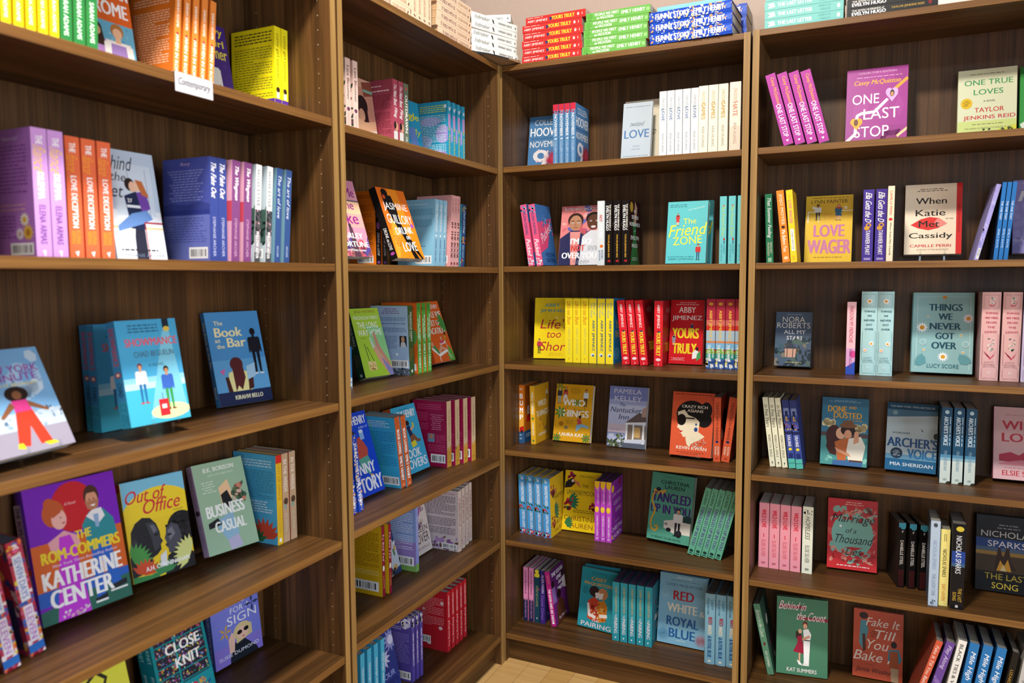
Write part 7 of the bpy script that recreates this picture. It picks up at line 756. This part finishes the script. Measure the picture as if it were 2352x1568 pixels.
book('trulyh', 0.2752, 0.0120, 2.0653, -90.00, -0.00, 90.00, 0.132, 0.203, 0.0231, 'T', 'second from bottom of the red books in the flat red stack', 'red books stacked flat')
book('trulyh', 0.2722, 0.0120, 2.0891, -90.00, -0.00, 90.00, 0.132, 0.203, 0.0231, 'T', 'third from bottom of the red books in the flat red stack', 'red books stacked flat')
book('trulyh', 0.2772, 0.0120, 2.1129, -90.00, -0.00, 90.00, 0.132, 0.203, 0.0231, 'T', 'fourth from bottom of the red books in the flat red stack', 'red books stacked flat')
book('trulyh', 0.2742, 0.0120, 2.1367, -90.00, -0.00, 90.00, 0.132, 0.203, 0.0231, 'T', 'fifth from bottom of the red books in the flat red stack', 'red books stacked flat')
book('trulyh', 0.2863, 0.0120, 2.1605, -90.00, -0.00, 90.00, 0.132, 0.203, 0.0231, 'T', 'topmost of the red books in the flat red stack', 'red books stacked flat')
book('meeth', 0.4796, 0.0080, 2.0425, -90.00, -0.00, 90.00, 0.132, 0.203, 0.0241, 'T', 'bottom of the green books in the flat green stack', 'green books stacked flat')
book('meeth', 0.4856, 0.0080, 2.0673, -90.00, -0.00, 90.00, 0.132, 0.203, 0.0241, 'T', 'second from bottom of the green books in the flat green stack', 'green books stacked flat')
book('meeth', 0.4846, 0.0080, 2.0921, -90.00, -0.00, 90.00, 0.132, 0.203, 0.0241, 'T', 'third from bottom of the green books in the flat green stack', 'green books stacked flat')
book('meeth', 0.4876, 0.0080, 2.1169, -90.00, -0.00, 90.00, 0.132, 0.203, 0.0241, 'T', 'fourth from bottom of the green books in the flat green stack', 'green books stacked flat')
book('meeth', 0.4926, 0.0080, 2.1417, -90.00, -0.00, 90.00, 0.132, 0.203, 0.0241, 'T', 'topmost of the green books in the flat green stack', 'green books stacked flat')
book('funnyh', 0.7345, -0.0084, 2.0490, -90.00, -0.00, 88.00, 0.16, 0.24, 0.0306, 'T', 'bottom of the royal blue patterned books in the front flat stack', 'royal blue books stacked flat in front', 1)
book('funnyh', 0.7345, -0.0084, 2.0803, -90.00, -0.00, 88.00, 0.16, 0.24, 0.0306, 'T', 'second from bottom of the royal blue patterned books in the front flat stack', 'royal blue books stacked flat in front', 1)
book('funnyh', 0.7325, -0.0084, 2.1116, -90.00, -0.00, 88.00, 0.16, 0.24, 0.0306, 'T', 'topmost of the royal blue patterned books in the front flat stack', 'royal blue books stacked flat in front', 1)
book('lightteal', 0.7079, 0.0300, 2.1340, -90.00, -0.00, 90.00, 0.132, 0.2, 0.0216, 'T', 'pale teal book on top of the royal blue stack')
book('funnyh', 0.7480, 0.1660, 2.0520, -90.00, -0.00, 90.00, 0.112, 0.21, 0.0336, 'T', 'bottom of the royal blue books in the rear stack spanning the gap', 'royal blue books stacked at the gap')
book('funnyh', 0.7490, 0.1660, 2.0863, -90.00, -0.00, 90.00, 0.112, 0.21, 0.0336, 'T', 'second from bottom of the royal blue books in the rear stack spanning the gap', 'royal blue books stacked at the gap')
book('funnyh', 0.7470, 0.1660, 2.1206, -90.00, -0.00, 90.00, 0.112, 0.21, 0.0336, 'T', 'third from bottom of the royal blue books in the rear stack spanning the gap', 'royal blue books stacked at the gap')
book('funnyh', 0.7480, 0.1660, 2.1549, -90.00, -0.00, 90.00, 0.112, 0.21, 0.0336, 'T', 'topmost of the royal blue books in the rear stack spanning the gap', 'royal blue books stacked at the gap')
book('letter', 1.0237, 0.0080, 2.0455, -90.00, -0.00, 90.00, 0.132, 0.203, 0.0241, 'T', 'bottom of the pale turquoise books in the flat turquoise stack', 'pale turquoise books stacked flat')
book('letter', 1.0237, 0.0080, 2.0703, -90.00, -0.00, 90.00, 0.132, 0.203, 0.0241, 'T', 'second from bottom of the pale turquoise books in the flat turquoise stack', 'pale turquoise books stacked flat')
book('letter', 1.0227, 0.0080, 2.0951, -90.00, -0.00, 90.00, 0.132, 0.203, 0.0241, 'T', 'third from bottom of the pale turquoise books in the flat turquoise stack', 'pale turquoise books stacked flat')
book('letter', 1.0257, 0.0080, 2.1199, -90.00, -0.00, 90.00, 0.132, 0.203, 0.0241, 'T', 'topmost of the pale turquoise books in the flat turquoise stack', 'pale turquoise books stacked flat')
book('evelynh', 1.2470, 0.0120, 2.0445, -90.00, -0.00, 90.00, 0.132, 0.215, 0.0231, 'T', 'bottom of the black books in the flat black stack', 'black books stacked flat')
book('evelynh', 1.2470, 0.0120, 2.0683, -90.00, -0.00, 90.00, 0.132, 0.215, 0.0231, 'T', 'second from bottom of the black books in the flat black stack', 'black books stacked flat')
book('evelynh', 1.2490, 0.0120, 2.0921, -90.00, -0.00, 90.00, 0.132, 0.215, 0.0231, 'T', 'topmost of the black books in the flat black stack', 'black books stacked flat')
book('pinkh', 1.4509, 0.0120, 2.0445, -90.00, -0.00, 90.00, 0.132, 0.203, 0.0231, 'T', 'bottom of the pale pink books in the flat stack at the top photo edge', 'pale pink books stacked flat')
book('pinkh', 1.4509, 0.0120, 2.0683, -90.00, -0.00, 90.00, 0.132, 0.203, 0.0231, 'T', 'topmost of the pale pink books in the flat stack at the top photo edge', 'pale pink books stacked flat')
book('laststop', 0.9048, 0.0040, 1.7006, -15.24, -0.00, 90.00, 0.128, 0.205, 0.0262, 'D', 'leftmost of the four leaning magenta spines with white title', 'leaning magenta spines with white title')
book('laststop', 0.9356, 0.0040, 1.7006, -15.24, -0.00, 90.00, 0.128, 0.205, 0.0262, 'D', 'second from left of the four leaning magenta spines with white title', 'leaning magenta spines with white title')
book('laststop', 0.9664, 0.0040, 1.7006, -15.24, -0.00, 90.00, 0.128, 0.205, 0.0262, 'D', 'third from left of the four leaning magenta spines with white title', 'leaning magenta spines with white title')
book('laststop', 0.9972, 0.0040, 1.7006, -15.24, -0.00, 90.00, 0.128, 0.205, 0.0262, 'D', 'rightmost of the four leaning magenta spines with white title', 'leaning magenta spines with white title')
book('laststop_f', 1.0339, 0.1170, 1.6979, -10.00, -0.00, 0.00, 0.156, 0.222, 0.024, 'F', 'magenta face-out paperback crossed by a white route line')
book('trueloves_f', 1.3179, 0.1890, 1.6972, -10.00, -0.00, 0.00, 0.139, 0.204, 0.02, 'F', 'pale green face-out paperback with green and red capitals')
book('greens', 1.4655, 0.1980, 1.6972, -10.00, -0.00, 0.00, 0.13, 0.2, 0.02, 'F', 'green face-out paperback sliver at the right photo edge')
book('feeling', 0.8478, 0.1060, 1.3685, -2.41, -0.00, 90.00, 0.128, 0.205, 0.0203, 'D', 'forest green spine with white script beside the post')
book('before', 0.9021, 0.0200, 1.3699, -6.25, -0.00, 90.00, 0.128, 0.205, 0.0199, 'D', 'orange leaning spine with white lettering')
book('wager', 0.9212, 0.0200, 1.3692, -5.07, -0.00, 90.00, 0.128, 0.205, 0.0171, 'D', 'yellow leaning spine beside an orange spine')
book('wager_f', 0.9265, 0.1950, 1.3712, -10.00, -0.00, 0.00, 0.131, 0.204, 0.02, 'F', 'golden yellow face-out paperback with a large pink title')
book('ella', 1.1143, 0.1210, 1.3677, 0.00, -0.00, 90.00, 0.128, 0.205, 0.0282, 'D', 'left of the two indigo spines with white script', 'indigo spines with white script')
book('ella', 1.1471, 0.1210, 1.3677, 0.00, -0.00, 90.00, 0.128, 0.205, 0.0282, 'D', 'right of the two indigo spines with white script', 'indigo spines with white script')
book('katie', 1.1643, 0.0550, 1.3677, 0.00, -0.00, 90.00, 0.128, 0.205, 0.0161, 'D', 'cream spine with small red author lettering')
book('katie_f', 1.1966, 0.1910, 1.3892, -10.00, -0.00, 0.00, 0.143, 0.204, 0.02, 'F', 'cream face-out paperback with red lips, raised on a wire stand')
book('lavl', 1.3720, 0.1090, 1.3677, 12.89, -0.00, 90.00, 0.128, 0.205, 0.0104, 'D', 'lavender spine leaning right near blue spines')
book('bluel', 1.4150, 0.1030, 1.3677, 4.00, -0.00, 90.00, 0.128, 0.205, 0.0095, 'D', 'leftmost of the three blue leaning spines near the right photo edge', 'blue leaning spines near the right photo edge')
book('bluel', 1.4266, 0.1030, 1.3677, 4.00, -0.00, 90.00, 0.128, 0.205, 0.0095, 'D', 'middle of the three blue leaning spines near the right photo edge', 'blue leaning spines near the right photo edge')
book('bluel', 1.4382, 0.1030, 1.3677, 4.00, -0.00, 90.00, 0.128, 0.205, 0.0095, 'D', 'rightmost of the three blue leaning spines near the right photo edge', 'blue leaning spines near the right photo edge')
book('lav_f', 1.4601, 0.1850, 1.3872, -10.00, -0.00, 0.00, 0.135, 0.204, 0.02, 'F', 'lavender face-out paperback cut off by the right photo edge')
book('stars_f', 0.8465, 0.1904, 1.0524, -11.00, -0.00, -1.47, 0.105, 0.169, 0.025, 'F', 'small dark slate face-out paperback with pale capitals')
book('frenchie', 1.0770, 0.1200, 1.0428, 0.00, -0.00, 90.00, 0.128, 0.211, 0.0241, 'D', 'pale pink spine with a blue foot')
book('gotover', 1.1319, 0.1200, 1.0428, 0.00, -0.00, 90.00, 0.128, 0.241, 0.0417, 'D', 'left of the two thick aqua spines with gold daisies', 'thick aqua spines with gold daisies', 1)
book('gotover', 1.1743, 0.1200, 1.0428, 0.00, -0.00, 90.00, 0.128, 0.241, 0.0417, 'D', 'right of the two thick aqua spines with gold daisies', 'thick aqua spines with gold daisies', 1)
book('gotover_f', 1.2251, 0.1810, 1.0518, -8.00, -0.00, -3.00, 0.152, 0.23, 0.036, 'F', 'aqua face-out hardcover with daisies and dark teal title', None, 1)
book('hidelight', 1.4309, 0.1200, 1.0428, 0.00, -0.00, 90.00, 0.128, 0.24, 0.0434, 'D', 'left of the two thick dusty pink hardcover spines', 'thick dusty pink hardcover spines', 1)
book('hidelight', 1.4792, 0.1200, 1.0428, 0.00, -0.00, 90.00, 0.128, 0.24, 0.0434, 'D', 'right of the two thick dusty pink hardcover spines', 'thick dusty pink hardcover spines', 1)
book('lilacs', 1.5256, 0.1200, 1.0428, 0.00, -0.00, 90.00, 0.128, 0.24, 0.0425, 'D', 'thick lilac hardcover spine at the right photo edge', None, 1)
book('fiveyears', 0.8645, 0.1200, 0.7500, -7.22, -0.00, 90.00, 0.128, 0.214, 0.0153, 'D', 'leftmost of the three cream leaning spines with handwritten titles', 'cream leaning spines with handwritten titles')
book('fiveyears', 0.8824, 0.1200, 0.7500, -7.22, -0.00, 90.00, 0.128, 0.214, 0.0153, 'D', 'middle of the three cream leaning spines with handwritten titles', 'cream leaning spines with handwritten titles')
book('fiveyears', 0.9003, 0.1200, 0.7500, -7.22, -0.00, 90.00, 0.128, 0.214, 0.0153, 'D', 'rightmost of the three cream leaning spines with handwritten titles', 'cream leaning spines with handwritten titles')
book('lyla', 0.9234, 0.1200, 0.7505, -7.21, -0.00, 90.00, 0.128, 0.209, 0.0193, 'D', 'left of the two navy and teal illustrated spines leaning left', 'navy and teal illustrated spines leaning left')
book('lyla', 0.9447, 0.1200, 0.7505, -7.21, -0.00, 90.00, 0.128, 0.209, 0.0193, 'D', 'right of the two navy and teal illustrated spines leaning left', 'navy and teal illustrated spines leaning left')
book('dusted_f', 0.9871, 0.1884, 0.7563, -12.00, -0.00, -1.93, 0.13, 0.205, 0.02, 'F', 'face-out paperback with an embracing couple and brown hat')
book('archer_f', 1.1658, 0.1858, 0.7579, -11.00, -0.00, -5.97, 0.132, 0.199, 0.026, 'F', 'blue and white face-out paperback with a dandelion and round badge')
book('archer', 1.3287, 0.1200, 0.7481, 0.00, -0.00, 90.00, 0.128, 0.214, 0.0256, 'D', 'leftmost of the three navy to white spines beside the blue face-out cover', 'navy to white spines beside the blue face-out cover')
book('archer', 1.3583, 0.1200, 0.7481, 0.00, -0.00, 90.00, 0.128, 0.214, 0.0256, 'D', 'middle of the three navy to white spines beside the blue face-out cover', 'navy to white spines beside the blue face-out cover')
book('archer', 1.3880, 0.1200, 0.7481, 0.00, -0.00, 90.00, 0.128, 0.214, 0.0256, 'D', 'rightmost of the three navy to white spines beside the blue face-out cover', 'navy to white spines beside the blue face-out cover')
book('wildlove_f', 1.4400, 0.1872, 0.7591, -11.00, -0.00, 0.00, 0.135, 0.202, 0.024, 'F', 'pale pink face-out paperback with crimson mountains, at right photo edge')
book('wildlove', 0.8500, 0.1200, 0.4285, 0.00, -0.00, 90.00, 0.128, 0.204, 0.029, 'D', 'leftmost of the four rose pink spines with crimson lettering', 'rose pink spines with crimson lettering')
book('wildlove', 0.8810, 0.1200, 0.4285, 0.00, -0.00, 90.00, 0.128, 0.204, 0.029, 'D', 'second from left of the four rose pink spines with crimson lettering', 'rose pink spines with crimson lettering')
book('wildlove', 0.9120, 0.1200, 0.4285, 0.00, -0.00, 90.00, 0.128, 0.204, 0.029, 'D', 'third from left of the four rose pink spines with crimson lettering', 'rose pink spines with crimson lettering')
book('wildlove', 0.9430, 0.1200, 0.4285, 0.00, -0.00, 90.00, 0.128, 0.204, 0.029, 'D', 'rightmost of the four rose pink spines with crimson lettering', 'rose pink spines with crimson lettering')
book('hopeless', 0.9766, 0.1200, 0.4285, 0.00, -0.00, 90.00, 0.128, 0.207, 0.0294, 'D', 'off-white spine with dark italics beside rose pink spines')
book('lies_f', 1.0156, 0.1824, 0.4359, -11.00, -0.00, 3.17, 0.139, 0.211, 0.022, 'F', 'red face-out paperback with a pale teal centre and black script')
book('steel', 1.2248, 0.1242, 0.4285, 0.00, -0.00, 103.00, 0.107, 0.191, 0.0185, 'D', 'leftmost of the three black mass-market spines with white capitals', 'black mass-market spines with white capitals')
book('steel', 1.2524, 0.1242, 0.4285, 0.00, -0.00, 103.00, 0.107, 0.191, 0.0185, 'D', 'middle of the three black mass-market spines with white capitals', 'black mass-market spines with white capitals')
book('steel', 1.2800, 0.1242, 0.4285, 0.00, -0.00, 103.00, 0.107, 0.191, 0.0185, 'D', 'rightmost of the three black mass-market spines with white capitals', 'black mass-market spines with white capitals')
book('lucky', 1.3029, 0.0200, 0.4285, 0.00, -0.00, 90.00, 0.12, 0.237, 0.023, 'D', 'pale grey-blue spine between black and yellow spines')
book('haven', 1.3272, 0.0300, 0.4285, 0.00, -0.00, 90.00, 0.107, 0.214, 0.022, 'D', 'pale yellow spine with a red foot title')
book('lastsongs', 1.3630, 0.0200, 0.4285, 0.00, -0.00, 90.00, 0.128, 0.236, 0.0309, 'D', 'black spine with a blue dusk band beside the yellow spine')
book('lastsong_f', 1.4087, 0.1883, 0.4327, -8.00, -0.00, 0.00, 0.15, 0.213, 0.03, 'F', 'black face-out hardcover picturing a beach bonfire', None, 1)
book('count', 0.8781, 0.0893, 0.1054, -12.33, -0.00, 90.00, 0.128, 0.222, 0.0191, 'D', 'dark green leaning spine with pale script on the bottom right shelf')
book('count_f', 0.8823, 0.1075, 0.1048, -10.00, -0.00, 8.61, 0.148, 0.232, 0.02, 'F', 'dark green face-out paperback with a couple in red and white')
book('fake_f', 1.0969, 0.1861, 0.1055, -12.00, -0.00, 1.58, 0.137, 0.201, 0.02, 'F', 'brick red face-out paperback with white script and two figures')
book('fake', 1.2575, 0.0300, 0.1013, 15.84, -0.00, 90.00, 0.128, 0.233, 0.0163, 'D', 'brick red spine, first of the leaning row at bottom right')
book('playalong', 1.2929, 0.0300, 0.1013, 14.07, -0.00, 90.00, 0.128, 0.233, 0.0205, 'D', 'purple leaning spine beside the brick red spine')
book('blackties', 1.3354, 0.0300, 0.1013, 10.13, -0.00, 90.00, 0.128, 0.241, 0.0201, 'D', 'white leaning spine with black capitals')
book('nilehigh', 1.3724, 0.0300, 0.1013, 8.35, -0.00, 90.00, 0.128, 0.238, 0.0224, 'D', 'leftmost of the three blue leaning spines with white script', 'blue leaning spines with white script')
book('nilehigh', 1.4035, 0.0300, 0.1013, 8.35, -0.00, 90.00, 0.128, 0.238, 0.0224, 'D', 'middle of the three blue leaning spines with white script', 'blue leaning spines with white script')
book('nilehigh', 1.4347, 0.0300, 0.1013, 8.35, -0.00, 90.00, 0.128, 0.238, 0.0224, 'D', 'rightmost of the three blue leaning spines with white script', 'blue leaning spines with white script')
book('lizards', 1.4606, 0.0300, 0.1013, 9.11, -0.00, 90.00, 0.128, 0.234, 0.015, 'D', 'black leaning spine with gold lettering at bottom right')
book('simple', 1.5040, 0.0300, 0.1013, 7.58, -0.00, 90.00, 0.128, 0.239, 0.0255, 'D', 'grey-white leaning spine in the bottom right photo corner')

# ------------------------------------------------------------------ book stands, shelf card, cardboard
ACR = acrylic_mat()
def book_stand(x, y, z, rx, ry, rz, raise_, lean, t, w, label):
    """clear stand: foot on the shelf, riser, ledge under the book, two front hooks and a leaning back rest"""
    o = empty('book_stand', label, 'book stand', 'clear book stands'); o.location = (x, y, z); o.rotation_euler = tuple(math.radians(a) for a in (rx, ry, rz))
    a = math.radians(lean); ca, sa = math.cos(a), math.sin(a)
    def tilt(p): return (p[0], p[1] * ca + p[2] * sa, p[2] * ca - p[1] * sa)
    def slab(name, p, q, tl=True):
        m = MB(); m.box(p, q, ACR)
        if tl: m.v = [tilt(v) for v in m.v]
        return link(name, m.mesh(name), o)
    for xa in (w * .27, w * .73 - .005):
        xb = xa + .005
        slab('ledge', (xa, -.0118, -.0026), (xb, t + .001, -.0007))
        slab('hook', (xa, -.0138, -.0026), (xb, -.0121, .008))
        if raise_ > .006: slab('riser', (xa, .004, -raise_ + .0021), (xb, .006, -.0055), False)
    slab('back_rest', (w * .3, t + .0012, -.0026), (w * .7, t + .003, .11))
    slab('foot', (w * .25, -.008, -raise_ + .0003), (w * .75, .03, -raise_ + .0018), False)
    return o
book_stand(-0.0506, -1.6087, 1.0608, 0.00, -0.00, 98.73, 0.0218, 25.5, 0.022, 0.135, 'clear acrylic book stand under the cover with red trousers')
book_stand(-0.0668, -1.3732, 1.0657, 0.00, -0.00, 87.59, 0.0267, 10.5, 0.024, 0.126, 'clear acrylic book stand under the front light blue paperback')
book_stand(-0.0450, -0.8038, 1.3834, 0.00, -0.00, 90.00, 0.0201, 17, 0.02, 0.135, 'clear book stand under the pink sunset paperback')
book_stand(-0.0250, -0.5843, 1.3830, 0.00, -0.00, 90.00, 0.0198, 20, 0.022, 0.136, 'clear book stand under the tilted orange silhouette paperback')
book_stand(0.5388, 0.1157, 0.7582, 0.00, -0.00, -3.00, 0.0113, 12, 0.024, 0.134, 'low clear book stand under the coral face-out paperback')
book_stand(1.1966, 0.1910, 1.3892, 0.00, -0.00, 0.00, 0.0218, 10, 0.02, 0.143, 'clear book stand with two hooks under the red lips cover')
book_stand(1.4601, 0.1850, 1.3872, 0.00, -0.00, 0.00, 0.0198, 10, 0.02, 0.135, 'clear book stand under the lavender cover at the photo edge')
CARD = plain('white_card', '#c4c3c8', .75)
def shelf_card():
    o = empty('shelf_card', 'small white handwritten card hanging on the shelf edge below the orange spines', 'sign')
    u0, u1, zt, zb = (-1.3076, -1.2230, 1.6904, 1.6574)
    m = MB(); m.box((.0005, u0, zb), (.0011, u1, zt + .001), CARD); f = Face(m, (.0011, u0, zt), (0, 1, 0), (0, 0, -1), (1, 0, 0), u1 - u0, zt - zb)
    draw(f, [('t', 'Contemporary', .5, .48, .84, .5, '#3a3f4c', {'sh': .2, 'b': .01})])
    link('front_flap', m.mesh('front_flap'), o)
    m = MB(); m.box((-.04, u0, zt + .0004), (.0004, u1, zt + .001), CARD); link('top_flap', m.mesh('top_flap'), o)
shelf_card()
def cardboard():
    """flattened brown carton bridging the corner under the white books; torn black-printed edge toward the room"""
    brown = plain('cardboard_brown', '#8d6f4d', .9, .1, 80); dark = plain('cardboard_print', '#1d1c1a', .8)
    rnd = random.Random(4); m = MB()
    out = [(-.045, -.165), (-.008, -.142), (.012, -.115), (.030, -.070), (.044, -.035), (.062, -.004), (.066, .012), (.046, .05), (-.08, .09), (-.17, -.06), (-.15, -.13)]
    out = [(x + rnd.uniform(-.002, .002), y + rnd.uniform(-.002, .002)) for x, y in out]
    zb = lambda x, y: 2.0206 + (.0035 if x > .01 and y < -.03 else 0); zt = lambda x, y: 2.0292 - rnd.uniform(0, .0006)
    n = len(out); lo = [(x, y, zb(x, y)) for x, y in out]; hi = [(x, y, zt(x, y)) for x, y in out]
    m.poly(lo[::-1], brown); m.poly(hi, brown)
    for i in range(n):
        j = (i + 1) % n; m.poly([lo[i], lo[j], hi[j], hi[i]], dark if i in (0, 1, 2, 3) else brown)
    o = link('cardboard_sheet', m.mesh('cardboard_sheet')); tag(o, 'torn brown cardboard under the white books in the corner', 'cardboard')
cardboard()
